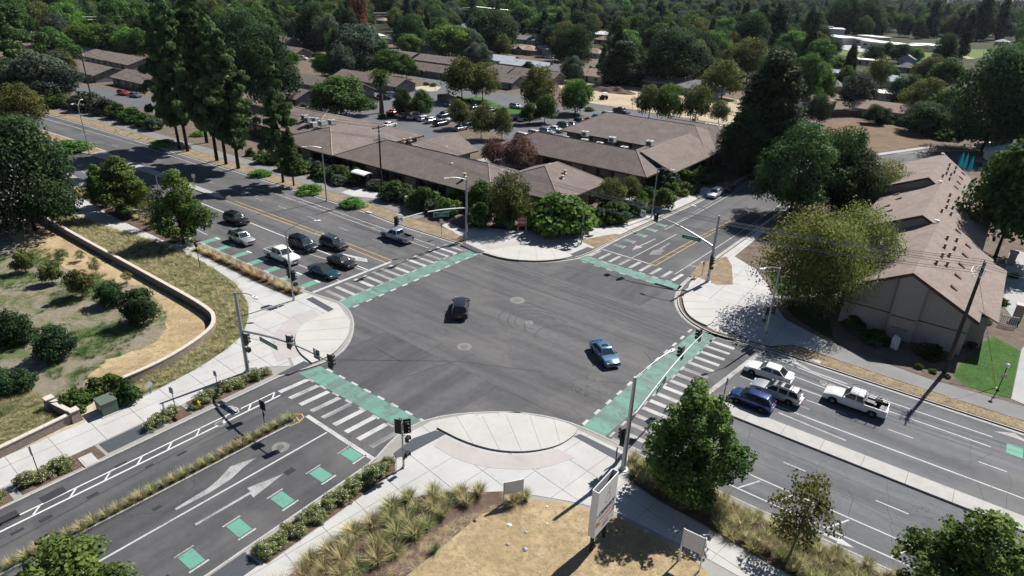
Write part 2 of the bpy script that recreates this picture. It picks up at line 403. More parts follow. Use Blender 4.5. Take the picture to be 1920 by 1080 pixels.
plain('tyre', (0.012, 0.012, 0.012), 0.85, 0.2); plain('rim', (0.42, 0.42, 0.43), 0.3, 0.5, 0.8); plain('rim_dark', (0.10, 0.10, 0.105), 0.35, 0.5, 0.7)
plain('black_plastic', (0.014, 0.014, 0.015), 0.5, 0.4); plain('signal_black', (0.016, 0.017, 0.019), 0.55, 0.35)
plain('galvanised', (0.34, 0.355, 0.37), 0.45, 0.45, 0.55, var=0.1, scale=2); plain('galv_dark', (0.16, 0.165, 0.175), 0.5, 0.4, 0.5)
plain('lamp_head', (0.66, 0.66, 0.65), 0.4, 0.4); plain('chrome', (0.6, 0.6, 0.6), 0.15, 0.5, 1.0)
plain('headlight', (0.55, 0.56, 0.57), 0.12, 0.6); paint('taillight', (0.36, 0.012, 0.012), 0, 0.2)
plain('plate_white', (0.6, 0.6, 0.58), 0.5, 0.3)
plain('sign_back', (0.17, 0.17, 0.175), 0.55, 0.4, 0.4); plain('sign_white', (0.70, 0.69, 0.67), 0.55, 0.35, var=0.05); plain('sign_green', (0.012, 0.15, 0.085), 0.45, 0.4, var=0.06)
plain('sign_red', (0.45, 0.065, 0.035), 0.5, 0.35, var=0.08); plain('sign_orange', (0.60, 0.19, 0.09), 0.5, 0.35, var=0.05); plain('sign_grey_text', (0.05, 0.05, 0.055), 0.6, 0.3); plain('sign_panel', (0.60, 0.575, 0.57), 0.6, 0.3, var=0.06)
plain('sign_pink_text', (0.50, 0.24, 0.18), 0.6, 0.3); plain('ink', (0.01, 0.01, 0.01), 0.6, 0.3); plain('yellow_sign', (0.62, 0.33, 0.02), 0.5, 0.3)
plain('wood_pole', (0.055, 0.042, 0.034), 0.9, 0.15, var=0.3, scale=4); plain('wood_dark', (0.045, 0.032, 0.026), 0.9, 0.2, var=0.3); plain('wire', (0.05, 0.05, 0.055), 0.6, 0.3)
plain('wire_bright', (0.30, 0.31, 0.32), 0.4, 0.4, 0.4)
plain('hydrant_yellow', (0.62, 0.32, 0.02), 0.45, 0.4); plain('cabinet_green', (0.085, 0.115, 0.085), 0.55, 0.35, var=0.1); plain('cabinet_tan', (0.36, 0.30, 0.23), 0.6, 0.3); plain('metal_grey', (0.30, 0.31, 0.32), 0.5, 0.4, 0.5, var=0.2); plain('unit_white', (0.52, 0.52, 0.50), 0.5, 0.35, var=0.15); plain('unit_dark', (0.06, 0.06, 0.06), 0.6, 0.3)
plain('umbrella_teal', (0.02, 0.48, 0.56), 0.8, 0.2, var=0.12); plain('copper_vent', (0.17, 0.095, 0.075), 0.6, 0.3, 0.1); plain('vent_tan', (0.50, 0.36, 0.24), 0.7, 0.3)
plain('rock_grey', (0.30, 0.285, 0.265), 0.9, 0.2, var=0.3, scale=5); plain('litter', (0.7, 0.7, 0.68), 0.7, 0.2)
plain('iron', (0.14, 0.135, 0.13), 0.6, 0.4, 0.6, var=0.3, scale=8)
emit('green_lens', (0.02, 0.85, 0.42), 3.0); emit('red_lens', (0.9, 0.06, 0.03), 1.5)
plain('lens_off', (0.03, 0.03, 0.032), 0.3, 0.5); paint('globe_white', (0.75, 0.75, 0.72), 0, 0.3)
M = MATS
# ------------------------------------------------------------------ ground, roads, pavements
def flat(name, poly, m, z, parent=None, kind='structure'):
    mb = MB(); mb.poly(ccw([(p[0], p[1]) for p in poly]), z); o = mb.build(name, M[m], parent)
    if parent is None: tag(o, kind=kind)
    return o
flat('ground', [(-4000, -900), (3500, -900), (3500, 6500), (-4000, 6500)], 'garden_ground', -0.06)
NEARL = [(-420, -34), (-300, -24), (-200, -15), (-140, -10.6), (-100, -8.8), (-75, -10.2), (-52, -11.6), (-22.5, -11.9)]
FARL = [(-420, -8), (-300, 1.5), (-200, 8.2), (-168, 10.5), (-135, 12.1), (-108, 12.6), (-72, 13.2), (-41, 13.6), (-33, 12.9), (-19.2, 13.1)]
road = flat('main_road', NEARL + [(-22.5, -11.9), (24, -13.5), (160, -13.5), (160, 11.9), (24, 11.9), (-19, 13.1)] + FARL[::-1], 'asphalt_main', 0.0)
flat('main_road', [(24.3, -13.5), (160, -13.5), (160, 11.9), (26.2, 11.9)], 'asphalt_east', 0.003)
JL = [(-11.5, -110), (-9.9, -50), (-9.4, -24), (-7, 0), (-3.1, 24), (-2.9, 31.5), (-1.1, 57.3), (-0.4, 83), (3, 104), (12.8, 120.5), (21.4, 132.4), (26.3, 140.4), (34, 148.5), (70, 172), (110, 186)]
JR = [(6.9, -110), (7.2, -50), (7.1, -28), (9, 0), (12.0, 24), (12.1, 35), (12.5, 50), (12.8, 62), (14.2, 86), (23.5, 110.5), (33.6, 124), (46, 137), (80, 158), (120, 172)]
flat("junction_floor", [(-24, -30), (26, -30), (26, 28), (-24, 28)], "asphalt_main", -0.012)
flat("side_street", JL + JR[::-1], 'asphalt_side', -0.006)

# raised pavement on each corner -------------------------------------------------
KH = 0.12
ARC_W = smooth_line([(-22.5, -11.9), (-17.4, -11.3), (-13.2, -13.0), (-9.7, -16.4), (-8.2, -19.6), (-8.6, -22.6), (-9.4, -24.5)], 5)
ARC_S = smooth_line([(7.1, -28), (6.2, -24.4), (6.6, -21.4), (8.5, -18.6), (11.8, -15.6), (15.2, -13.9), (18.5, -13.4), (24, -13.5)], 5)
ARC_N = smooth_line([(-19.2, 13.1), (-14.5, 12.4), (-8.1, 14.2), (-4.2, 18.8), (-3.1, 22.6), (-3.0, 26)], 5)
ARC_E = smooth_line([(12.0, 25.5), (12.4, 20.4), (14.0, 15.8), (16.7, 12.6), (20.4, 11.2), (24, 11.7), (26, 11.9)], 5)
EDGE_W = [tuple(p) for p in NEARL] + [tuple(p) for p in ARC_W[1:]] + [(-9.9, -50), (-11.5, -110)]
EDGE_S = [(6.9, -110), (7.2, -50)] + [tuple(p) for p in ARC_S] + [(160, -13.5)]
EDGE_N = [tuple(p) for p in FARL] + [tuple(p) for p in ARC_N[1:]] + [(-2.9, 31.5), (-1.1, 57.3), (-0.4, 83), (3, 104), (12.8, 120.5), (21.4, 132.4), (26.3, 140.4), (34, 148.5), (70, 172)]
EDGE_E = [(120, 172), (80, 158), (46, 137), (33.6, 124), (23.5, 110.5), (14.2, 86), (12.8, 62), (12.5, 50), (12.1, 35)] + [tuple(p) for p in ARC_E] + [(160, 11.9)]
QW = EDGE_W + [(-420, -110)]
QS = EDGE_S + [(160, -110)]
QE = EDGE_E + [(160, 172)]
def slab(name, edge, poly, m='concrete_joint'):
    mb = MB(); mb.prism(poly, -0.05, KH - 0.02); o = tag(mb.build(name, M[m]), kind='structure')
    return o
def kerbs(edge, side, parent, cut=3.0):
    """kerb stones and gutter pans laid piece by piece along an edge (side=+1: pavement on the left)"""
    E_ = [np.array(p[:2], float) for p in edge]; d = [0]
    for i in range(1, len(E_)): d.append(d[-1] + np.hypot(*(E_[i] - E_[i - 1])))
    def atd(t):
        for i in range(1, len(d)):
            if d[i] >= t: return E_[i - 1] + (E_[i] - E_[i - 1]) * ((t - d[i - 1]) / max(1e-6, d[i] - d[i - 1]))
        return E_[-1]
    t = 0
    far_k = MB(); far_g = MB()
    while t < d[-1] - 0.2:
        a = atd(t + 0.012); u = min(t + cut, d[-1]) - 0.012; m_ = atd((t + u) / 2); b = atd(u)
        px, py = PX(m_[0], m_[1]); near = np.hypot(m_[0] - CAMX, m_[1] - CAMY) < 125 and -60 < px < 1980 and 0 < py < 1140
        for (w0, w1, z0, z1, nm, mt, far) in ((0.16, 0.0, -0.04, KH + 0.004, 'kerb_stone', 'concrete_kerb', far_k), (0.0, -0.42, -0.05, 0.008, 'gutter_pan', 'concrete_gutter', far_g)):
            mb = MB() if near else far
            strip(mb, [a, m_, b], side * w0 if side > 0 else -w0 * 1.0, side * w1 if side > 0 else -w1, z0, z1)
            if near: mb.build(nm, M[mt], parent)
        t += cut
    if far_k.v: tag(far_k.build('kerb_run', M['concrete_kerb'], parent), kind='stuff')
    if far_g.v: tag(far_g.build('gutter_run', M['concrete_gutter'], parent), kind='stuff')
pave_w = slab('corner_pavement', EDGE_W, QW); pave_s = slab('corner_pavement', EDGE_S, QS); pave_e = slab('corner_pavement', EDGE_E, QE, 'bark_soil')
QN = EDGE_N + [(70, 260), (-420, 260)]
pave_n = slab('corner_pavement', EDGE_N, QN, 'bark_soil')
kerbs(EDGE_W, 1, pave_w); kerbs(EDGE_S, 1, pave_s); kerbs(EDGE_N, 1, pave_n); kerbs(EDGE_E, 1, pave_e)

def panels(poly, parent, ang, sx, sy, ox=0.0, oy=0.0, m='concrete_walk', gap=0.018, z0=None, z1=None, name='concrete_panel', minA=0.15):
    """cut a pavement area into poured panels with open joints"""
    z0 = KH - 0.03 if z0 is None else z0; z1 = KH + 0.004 if z1 is None else z1
    ca, sa = math.cos(ang), math.sin(ang); loc = [(p[0] * ca + p[1] * sa, -p[0] * sa + p[1] * ca) for p in poly]
    xs = [p[0] for p in loc]; ys = [p[1] for p in loc]
    i0, i1 = math.floor((min(xs) - ox) / sx), math.ceil((max(xs) - ox) / sx); j0, j1 = math.floor((min(ys) - oy) / sy), math.ceil((max(ys) - oy) / sy)
    for i in range(i0, i1):
        for j in range(j0, j1):
            q = loc
            for (nx, ny, dd) in ((-1, 0, -(ox + i * sx + gap)), (1, 0, ox + (i + 1) * sx - gap), (0, -1, -(oy + j * sy + gap)), (0, 1, oy + (j + 1) * sy - gap)):
                q = clip_half(q, nx, ny, dd)
                if len(q) < 3: break
            if len(q) < 3 or abs(area2(q)) / 2 < minA: continue
            q = [(p[0] * ca - p[1] * sa, p[0] * sa + p[1] * ca) for p in q]
            # drop doubled points
            r = [p for k, p in enumerate(q) if math.hypot(p[0] - q[k - 1][0], p[1] - q[k - 1][1]) > 1e-3]
            if len(r) < 3: continue
            mb = MB(); mb.prism(r, z0, z1); mb.build(name, M[m], parent)
def radial(center, rin, rout, a0, a1, n, parent, m, z0, z1, name='concrete_panel', gap=0.02):
    for k in range(n):
        b0 = a0 + (a1 - a0) * k / n; b1 = a0 + (a1 - a0) * (k + 1) / n; q = []
        for t in np.linspace(b0, b1, 5): q.append((center[0] + rout * math.cos(t), center[1] + rout * math.sin(t)))
        for t in np.linspace(b1, b0, 5): q.append((center[0] + rin * math.cos(t), center[1] + rin * math.sin(t)))
        mb = MB(); mb.prism(q, z0, z1); mb.build(name, M[m], parent)

def ragged(poly, amp=0.35, n=5):
    q = smooth_line(list(poly) + [poly[0]], n)[:-1]; return [(p[0] + random.gauss(0, amp), p[1] + random.gauss(0, amp)) for p in q]
# --- planted and bare areas laid over the pavement (each a few mm proud) ---
ZP = KH + 0.012
def bed(name, poly, m, parent=None, z=ZP): return flat(name, poly, m, z, parent)
# W corner
WALL_IN = smooth_line([(-80, -22.2), (-60, -22.5), (-40, -22.6), (-27.5, -22.8), (-23.4, -23.8), (-21.1, -26.3), (-19.3, -31.5), (-19.0, -37.0), (-19.6, -41.0)], 6)
WALK_IN = smooth_line([(-80, -18.6), (-66, -17.6), (-52, -15.6), (-41.3, -15.2), (-32.1, -16.2), (-26, -18.2), (-22.4, -20.4), (-19.0, -23.6), (-17.0, -28.5), (-16.2, -33.5)], 6)
bed('grass_bed', [tuple(p) for p in WALK_IN] + [(-16.2, -36.5), (-18.8, -38.5)] + [tuple(p) for p in WALL_IN[::-1][5:]], 'meadow')
bed('bare_ground', [(-16.2, -36.4), (-15.9, -41), (-16.3, -50), (-18.5, -60), (-19.5, -60), (-17.2, -47), (-17.0, -42.0), (-20.0, -42.0), (-19.2, -38.4), (-18.6, -38.3)], 'beige_ground')
field_edge = [tuple(p) for p in WALL_IN] + [(-20, -42)] + [(-17.4, -42.4), (-17.5, -60), (-22, -110), (-420, -110), (-420, -40), (-120, -24)]
bed('orchard_field', field_edge, 'field_soil', z=KH + 0.008)
bed('dry_turf', ragged([(-42, -23.2), (-28, -23.4), (-24, -24.4), (-21.9, -26.6), (-20.1, -31.6), (-19.8, -36.6), (-22.0, -37.6), (-24.6, -35.0), (-24.6, -30.6), (-27.5, -27.0), (-33, -25.2)], 0.16), 'dry_grass', z=KH + 0.014)
bed('dry_turf', ragged([(-80, -23), (-66, -23.2), (-50, -23.4), (-40, -23.4), (-42, -25.4), (-52, -27.5), (-62, -28.6), (-72, -27.5)], 0.25), 'dry_grass', z=KH + 0.018)
bed('weedy_grass', WP((0, 740), (60, 735), (95, 760), (130, 775), (135, 790), (0, 845)) , 'meadow', z=KH + 0.016)
bed('planter_bed', [(-46.5, -12.35), (-22.9, -12.35), (-23.0, -14.0), (-28, -14.3), (-45.5, -13.9)], 'mulch')
bed('planter_bed', [(-88, -10.2), (-75, -10.9), (-55, -12.0), (-50, -12.3), (-50, -14.5), (-66, -14.6), (-88, -13.3)], 'mulch')
for (y0, y1) in ((-33.4, -25.6), (-35.9, -33.9), (-47.0, -41.2), (-62, -47.6)):
    bed('planter_bed', [(-10.12, y0), (-10.05, y1), (-12.0, y1), (-12.1, y0)], 'mulch')
bed('tactile_pad', [(-10.2, -40.9), (-10.15, -36.3), (-11.9, -36.3), (-11.9, -40.9)], 'tactile_dark')
# S corner
bed('dry_turf', WP((560, 1180), (640, 1080), (720, 1020), (810, 985), (905, 945), (985, 938), (1060, 945), (1150, 968), (1230, 1010), (1290, 1040), (1325, 1075), (1360, 1180)), 'dry_grass')
bed('grass_bed', WP((545, 1080), (600, 1032), (680, 985), (750, 940), (830, 925), (905, 925), (985, 922), (990, 945), (905, 965), (850, 1010), (790, 1060), (740, 1100), (640, 1180), (420, 1180)), 'mulch', z=ZP + 0.006)
bed('grass_bed', [(22.9, -14.2), (160, -13.75), (160, -18.6), (45, -18.2), (36, -18.2), (31, -17.6), (27.5, -17.4), (24.6, -16.9)], 'mulch')
bed('planter_bed', [(7.45, -39.6), (7.45, -27.6), (7.9, -26.6), (9.3, -27.8), (9.3, -39.6)], 'mulch')
bed('planter_bed', [(7.45, -60), (7.45, -43.2), (9.0, -43.2), (9.2, -60)], 'mulch')
bed('tactile_pad', [(7.3, -43.0), (7.3, -39.9), (9.0, -39.9), (9.0, -43.0)], 'tactile_dark')
# N corner
YN = lambda x: float(np.interp(x, [p[0] for p in FARL], [p[1] for p in FARL]))
xs_ = list(range(-400, -20, 8)) + [-22]
bed('verge', [(x, YN(x) + 0.25) for x in xs_] + [(-20.2, 14.9), (-23, 15.9)] + [(x, YN(x) + 3.3) for x in xs_[::-1][1:]], 'straw_strip')
bed('footpath', [(x, YN(x) + 3.4) for x in xs_ if x <= -27] + [(x, YN(x) + 6.6) for x in xs_[::-1] if x <= -27], 'concrete_old')
N_BACK = WP((868, 431), (900, 427), (962, 434), (1041, 434), (1083, 432), (1166, 422), (1197, 412), (1250, 388), (1310, 357), (1372, 325))
bed('shrub_bed', [(x, YN(x) + 6.7) for x in xs_ if x <= -27] + N_BACK + [(-8, 120), (-20, 150), (-420, 150), (-420, 20)], 'bark_soil')
bed('bare_island', WP((1086, 452), (1116, 466), (1170, 441), (1150, 440)), 'straw_strip')
# E corner
bed('bare_island', WP((1292, 519), (1312, 496), (1362, 482), (1372, 500), (1374, 535), (1345, 536), (1310, 522)), 'straw_strip')
E_BACK = WP((1372, 488), (1378, 505), (1378, 470))
bed('garden_bed', WP((1425, 505), (1412, 520), (1420, 545), (1440, 552), (1490, 555), (1600, 552), (1590, 600), (1660, 640), (1800, 715), (1780, 740)) [:0] + [(13.9, 36), (14.1, 52), (15.5, 84), (25, 108), (35, 121), (160, 180), (160, 20), (49.5, 19.3), (45.5, 17.6), (42, 16.6), (34, 17.4), (29.2, 18.9), (25.8, 20.4), (23.4, 24.0), (21.3, 28.6), (18.0, 33.4)], 'bark_soil')
bed('verge', [(26.6, 12.15), (160, 12.15), (160, 13.9), (40, 13.9), (33, 14.2), (28.5, 14.5)], 'straw_strip')
bed('footpath', [(30.6, 14.5), (33, 14.3), (40, 14.0), (160, 14.0), (160, 16.8), (50, 16.9), (42, 16.5), (34, 17.3), (31.6, 17.9)], 'concrete_old')
bed('lawn', WP((1785, 703), (1812, 672), (1830, 665), (1842, 645), (1862, 632), (1912, 660), (1895, 748), (1850, 738), (1805, 722)), 'lawn', z=ZP + 0.006)
bed('lawn', [(19.2, 33.4), (22.4, 28.0), (24.4, 24.2), (26.4, 21.6), (29.4, 19.6), (31.6, 19.0), (30.4, 22.6), (29.0, 26.5), (25.6, 30.6), (21.6, 33.8)], 'lawn_painted_shade', z=ZP + 0.006)
bed('garden_path', WP((1895, 750), (1915, 655), (1935, 640), (1990, 790)), 'concrete_grey', z=ZP + 0.010)
bed('garden_path', WP((1870, 560), (1892, 475), (1905, 470), (1935, 480), (1930, 580), (1900, 600)), 'concrete_grey', z=ZP + 0.010)
bed('garden_path', WP((1425, 552), (1475, 557), (1600, 548), (1600, 552), (1475, 562), (1430, 558)), 'concrete_grey', z=ZP + 0.010)
bed('brown_field', WP((1548, 232), (1600, 226), (1680, 240), (1745, 262), (1740, 272), (1640, 288), (1590, 291), (1545, 270)), 'brown_field', z=ZP + 0.008)
bed('footpath', WP((1588, 293), (1640, 289), (1742, 275), (1744, 278), (1640, 294), (1590, 298)), 'concrete_grey', z=ZP + 0.012)
# land behind the corner office: parking lot, street, bare lot
PARK = [(-131, 62), (-97, 62.5), (-84, 58.5), (-60, 56.5), (-50, 66), (-47, 78), (-46, 128), (-62, 128), (-78, 114), (-92, 111), (-126, 122), (-131, 100)]
park = bed('parking_lot', PARK, 'asphalt_lot', z=ZP + 0.004)
bed('back_street', WP((1060, 184), (1108, 196), (1280, 223), (1420, 247), (1420, 262), (1250, 237), (1140, 218), (1080, 207)), 'asphalt_lot', z=ZP + 0.008)
bed('apartment_lane', WP((760, 140), (800, 143), (845, 158), (850, 170), (935, 176), (1000, 178), (1050, 190), (1000, 206), (920, 206), (900, 188), (850, 180), (820, 178), (830, 166), (790, 152)), 'asphalt_lot', z=ZP + 0.010)
bed('bare_lot', WP((1040, 150), (1080, 152), (1160, 158), (1350, 181), (1440, 198), (1432, 246), (1400, 241), (1280, 221), (1108, 194), (1062, 182)), 'dirt_lot', z=ZP + 0.012)
bed('gravel_island', WP((800, 160), (828, 164), (818, 172), (800, 172), (770, 166)), 'beige_ground', z=ZP + 0.014)
bed('lawn', WP((835, 186), (900, 182), (950, 203), (1010, 212), (985, 218), (930, 210), (880, 204), (840, 196)), 'lawn', z=ZP + 0.016)
bed('lawn', WP((906, 312), (985, 322), (1010, 326), (985, 330), (900, 316)), 'lawn', z=ZP + 0.016)
bed('garden_path', WP((885, 303), (915, 296), (1060, 318), (1050, 332), (985, 318), (900, 308)), 'concrete_grey', z=ZP + 0.014)
bed('garden_path', WP((1120, 395), (1180, 372), (1215, 360), (1225, 364), (1150, 392), (1108, 402)), 'concrete_grey', z=ZP + 0.014)
bed('lot_island', WP((836, 236), (850, 234), (942, 252), (955, 262), (948, 268), (880, 262), (846, 246)), 'bark_soil', z=ZP + 0.018)
bed('lot_island', WP((1038, 210), (1130, 222), (1118, 232), (1052, 226), (1030, 218)), 'bark_soil', z=ZP + 0.018)
bed('lot_island', WP((745, 215), (775, 205), (790, 208), (768, 220)), 'bark_soil', z=ZP + 0.018)
bed('apartment_lot', WP((95, 155), (150, 160), (230, 172), (330, 195), (420, 222), (330, 225), (290, 212), (200, 185), (120, 172)), 'asphalt_lot', z=ZP + 0.010)
# school grounds
bed('school_yard', WP((1558, 80), (1600, 76), (1690, 92), (1650, 100), (1600, 97), (1562, 90)), 'concrete_grey', z=ZP + 0.02)
bed('school_field', WP((1560, 92), (1600, 98), (1655, 101), (1690, 90), (1780, 92), (1870, 94), (1905, 97), (1820, 112), (1700, 112), (1620, 112), (1558, 100)), 'lawn_pale', z=ZP + 0.014)
bed('school_track', WP((1755, 90), (1790, 92), (1800, 104), (1830, 110), (1812, 111), (1785, 105), (1770, 94)), 'dirt_lot', z=ZP + 0.024)

# --- poured concrete panels -----------------------------------------------------
JA = math.atan2(1, 0.043) - math.pi / 2      # side street heading
panels([(-10.1, -23.6), (-12.0, -25.4), (-12.2, -60), (-16.0, -60), (-16.0, -40), (-15.9, -34), (-16.9, -28.5), (-19.0, -23.4), (-14.0, -21.6)], pave_w, JA, 2.6, 3.1, -12.6, -0.4)
panels([(-22.9, -12.2), (-17.4, -11.6), (-13.0, -13.4), (-10.0, -16.9), (-8.6, -19.8), (-9.3, -23.6), (-14.0, -21.5), (-19.0, -23.3), (-22.3, -20.3), (-26, -18.1), (-32, -16.1), (-41.3, -15.1), (-52, -15.5), (-66, -17.5), (-80, -18.5), (-80, -13.4), (-66, -14.7), (-50, -14.6), (-49.5, -12.5), (-46.8, -12.5), (-45.6, -14.0), (-28, -14.4), (-22.9, -14.1)], pave_w, 0.0, 3.6, 3.3, -0.3, -1.0)
panels([(9.4, -62), (9.2, -43.2), (7.5, -43.1), (7.5, -39.8), (9.4, -39.6), (9.4, -27.8), (7.9, -26.3), (7.5, -24.8), (6.6, -24.2), (7.0, -21.2), (8.9, -18.3), (12.1, -15.2), (15.3, -13.6 - 0.5), (18.6, -13.9), (22.8, -14.0), (24.5, -17.0), (27.5, -17.5), (31, -17.7), (36, -18.3), (45, -18.3), (60, -18.5), (60, -20.4), (45, -20.5), (36, -20.6), (31, -20.4), (25.2, -20.6), (21.8, -21.9), (19.1, -23.2), (15.4, -26.4), (13.6, -30.6), (11.6, -38.0), (11.4, -62)], pave_s, R(-8), 2.9, 3.1, 0.4, 0.6)
panels([(-19.0, 13.7), (-14.3, 12.9), (-8.2, 14.8), (-4.8, 19.2), (-3.6, 23.0), (-3.5, 25.4), (-3.4, 31.5), (-1.7, 57), (-1.5, 68), (-4.6, 68)] + N_BACK[:-2][::-1] + [(-27, 19.2), (-27, 17.0), (-23, 15.9), (-20.0, 15.0)], pave_n, 0.0, 3.4, 3.4, 0.2, 0.3)
panels([(12.4, 25.4), (12.9, 20.5), (14.5, 16.2), (17.1, 13.1), (20.5, 11.8), (24, 12.3), (26.4, 12.5), (28.4, 14.6), (30.6, 14.5), (31.6, 17.8), (29.2, 18.8), (25.8, 20.3), (23.4, 23.9), (21.3, 28.5), (18.0, 33.3), (13.9, 36), (13.9, 52), (12.9, 52), (12.5, 36)], pave_e, 0.0, 3.2, 3.2, 0.6, 0.8)
# lens-shaped raised platforms and the tinted bands behind them
ZL = KH + 0.15
def lens(pts, parent, cx, cy, nrad):
    poly = [tuple(p) for p in pts]
    mb = MB(); mb.prism(poly, KH - 0.02, ZL - 0.006); o = mb.build('corner_platform', M['concrete_joint']); tag(o, kind='structure')
    # wedge panels fanning from behind the corner
    ang = [math.atan2(p[1] - cy, p[0] - cx) for p in poly]; a0, a1 = min(ang), max(ang)
    if a1 - a0 > math.pi:
        ang = [(a + 2 * math.pi) % (2 * math.pi) for a in ang]; a0, a1 = min(ang), max(ang)
    inner = [(cx + (p[0] - cx), cy + (p[1] - cy)) for p in poly]
    for k in range(nrad):
        b0, b1 = a0 + (a1 - a0) * k / nrad, a0 + (a1 - a0) * (k + 1) / nrad
        q = clip_half(inner, math.sin(b0), -math.cos(b0), cx * math.sin(b0) - cy * math.cos(b0) - 0.02)
        q = clip_half(q, -math.sin(b1), math.cos(b1), -cx * math.sin(b1) + cy * math.cos(b1) - 0.02)
        q = [p for i, p in enumerate(q) if math.hypot(p[0] - q[i - 1][0], p[1] - q[i - 1][1]) > 1e-3]
        if len(q) >= 3:
            m2 = MB(); m2.prism(q, ZL - 0.02, ZL + 0.004); m2.build('platform_panel', M['concrete_buff'], o)
    return o
def W2(*pts): return WP(*pts, z=ZL)
S_in = smooth_line(W2((1083, 803), (1075, 816), (1050, 832), (1015, 842), (970, 846), (920, 841), (868, 825), (819, 801)), 4)
S_out = smooth_line(W2((819, 801), (850, 786), (900, 780), (960, 778), (1010, 781), (1055, 790), (1083, 803)), 4)
lens(S_out[:-1] + S_in[:-1], pave_s, 33, -33, 6)
W_in = smooth_line(W2((585, 680), (563, 661), (554, 643), (556, 625), (572, 606), (603, 591), (628, 579)), 4)
W_out = smooth_line(W2((628, 579), (645, 590), (655, 605), (652, 628), (630, 657), (605, 672), (585, 680)), 4)
lens(W_out[:-1] + W_in[:-1], pave_w, -28, -34, 5)
N_in = smooth_line(W2((905, 473), (939, 465), (975, 461), (1010, 462), (1041, 467), (1066, 475), (1074, 480)), 4)
N_out = smooth_line(W2((1074, 480), (1048, 485.5), (1003, 488.5), (947, 484), (905, 473)), 4)
lens(N_out[:-1] + N_in[:-1], pave_n, -22, 34, 5)
E_in = smooth_line(W2((1279, 556), (1300, 553), (1326, 560), (1341, 574), (1343, 590), (1335, 604), (1326, 610)), 4)
E_out = smooth_line(W2((1326, 610), (1303, 599), (1286, 582), (1279, 556)), 4)
lens(E_out[:-1] + E_in[:-1], pave_e, 32, 30, 4)
def band(A, B, parent, n):
    """tinted pavers between two matching curves"""
    m = len(A)
    for k in range(n):
        i0, i1 = round(k * (m - 1) / n), round((k + 1) * (m - 1) / n)
        q = [tuple(p) for p in A[i0:i1 + 1]] + [tuple(p) for p in B[i0:i1 + 1][::-1]]
        c = np.mean(q, axis=0); q = [tuple(c + (np.array(p) - c) * 0.988) for p in q]
        mb = MB(); mb.prism(q, KH, KH + 0.016); mb.build('tinted_paver', M['concrete_pink'], parent)
band(smooth_line(WP((833, 820), (870, 836), (920, 851), (970, 856), (1015, 852), (1045, 843)), 4), smooth_line(WP((813, 838), (855, 862), (905, 877), (960, 882), (1015, 880), (1078, 861)), 4), pave_s, 5)
band(smooth_line(WP((603, 596), (570, 612), (556, 630), (553, 648), (562, 668)), 4), smooth_line(WP((587, 582), (548, 595), (520, 620), (507, 647), (520, 680)), 4), pave_w, 4)
band(smooth_line(WP((930, 470), (940, 468), (975, 464), (1010, 465), (1041, 470), (1062, 477)), 4), smooth_line(WP((903, 463), (931, 455.5), (975, 452.5), (1017, 455), (1052, 462), (1072, 472)), 4), pave_n, 5)
for par, q in ((pave_s, ((817, 807), (838, 813), (765, 852), (743, 859), (738, 850), (775, 822))), (pave_s, ((1076, 818), (1088, 814), (1166, 852), (1158, 864))),
               (pave_w, ((574, 561), (586, 557), (632, 583), (620, 587))), (pave_w, ((570, 677), (585, 683), (543, 702), (520, 702))),
               (pave_n, ((862, 459), (872, 456), (905, 472), (896, 474))), (pave_n, ((1102, 463), (1115, 467), (1075, 483), (1066, 478))),
               (pave_e, ((1348, 617), (1352, 612), (1412, 640), (1402, 643))), (pave_e, ((1278, 546), (1282, 536), (1296, 524), (1290, 540)))):
    mb = MB(); mb.prism(WP(*q, z=KH), KH - 0.01, KH + 0.022); mb.build('tactile_pad', M['tactile_dark'], par)
# medians -------------------------------------------------------------------------
def median(name, poly, m, h=0.15, cut=3.0, along=0):
    o = empty(name, (0, 0, 0)); tag(o, kind='structure')
    ccp = ccw(poly); lo = min(p[along] for p in ccp); hi = max(p[along] for p in ccp); t = lo; k = 0
    while t < hi - 0.05:
        q = clip_half(clip_half(ccp, *((-1, 0) if along == 0 else (0, -1)), -(t + 0.012)), *((1, 0) if along == 0 else (0, 1)), min(t + cut, hi) - 0.012)
        if len(q) >= 3:
            mb = MB(); mb.prism(q, -0.03, h); mb.build('kerb_panel', M[m], o)
        t += cut
    return o
median('concrete_median', [(25.6, -2.75), (25.6, -1.45), (26.2, -1.2), (160, -1.2), (160, -3.1), (27, -3.0)], 'concrete_kerb', 0.16, 3.3)
mj = median('planted_median', [(-4.9, -110), (-3.5, -50), (-3.3, -40), (-3.1, -32.6), (-3.05, -29.6), (-2.75, -28.7), (-2.4, -28.7), (-2.05, -29.6), (-2.2, -32), (-2.55, -40), (-3.1, -50), (-4.3, -110)], 'concrete_kerb', 0.15, 3.0, 1)
bed('median_soil', [(-4.7, -110), (-3.37, -50), (-3.17, -40), (-2.97, -32.6), (-2.9, -29.8), (-2.22, -29.8), (-2.35, -32), (-2.7, -40), (-3.25, -50), (-4.4, -110)], 'mulch', z=0.158)
median('concrete_median', [(-109, -0.2), (-110, 1.0), (-109, 3.0), (-96, 2.9), (-66, 2.6), (-63.5, 2.0), (-66, 1.4), (-96, 1.0)], 'concrete_grey', 0.14, 4)
median('grass_median', [(-420, -22), (-300, -12), (-200, -4.2), (-140, -1.4), (-112, -0.5), (-110.2, 0.4), (-110.4, 3.4), (-128, 3.2), (-168, 1.6), (-200, -0.6), (-300, -7.5), (-420, -17)], 'concrete_kerb', 0.14, 60)
bed('median_soil', [(-420, -21.6), (-300, -11.6), (-200, -3.9), (-140, -1.1), (-112.4, -0.2), (-110.6, 0.5), (-110.8, 3.1), (-128, 2.9), (-168, 1.3), (-200, -0.9), (-300, -7.9), (-420, -17.4)], 'straw_strip', z=0.15)
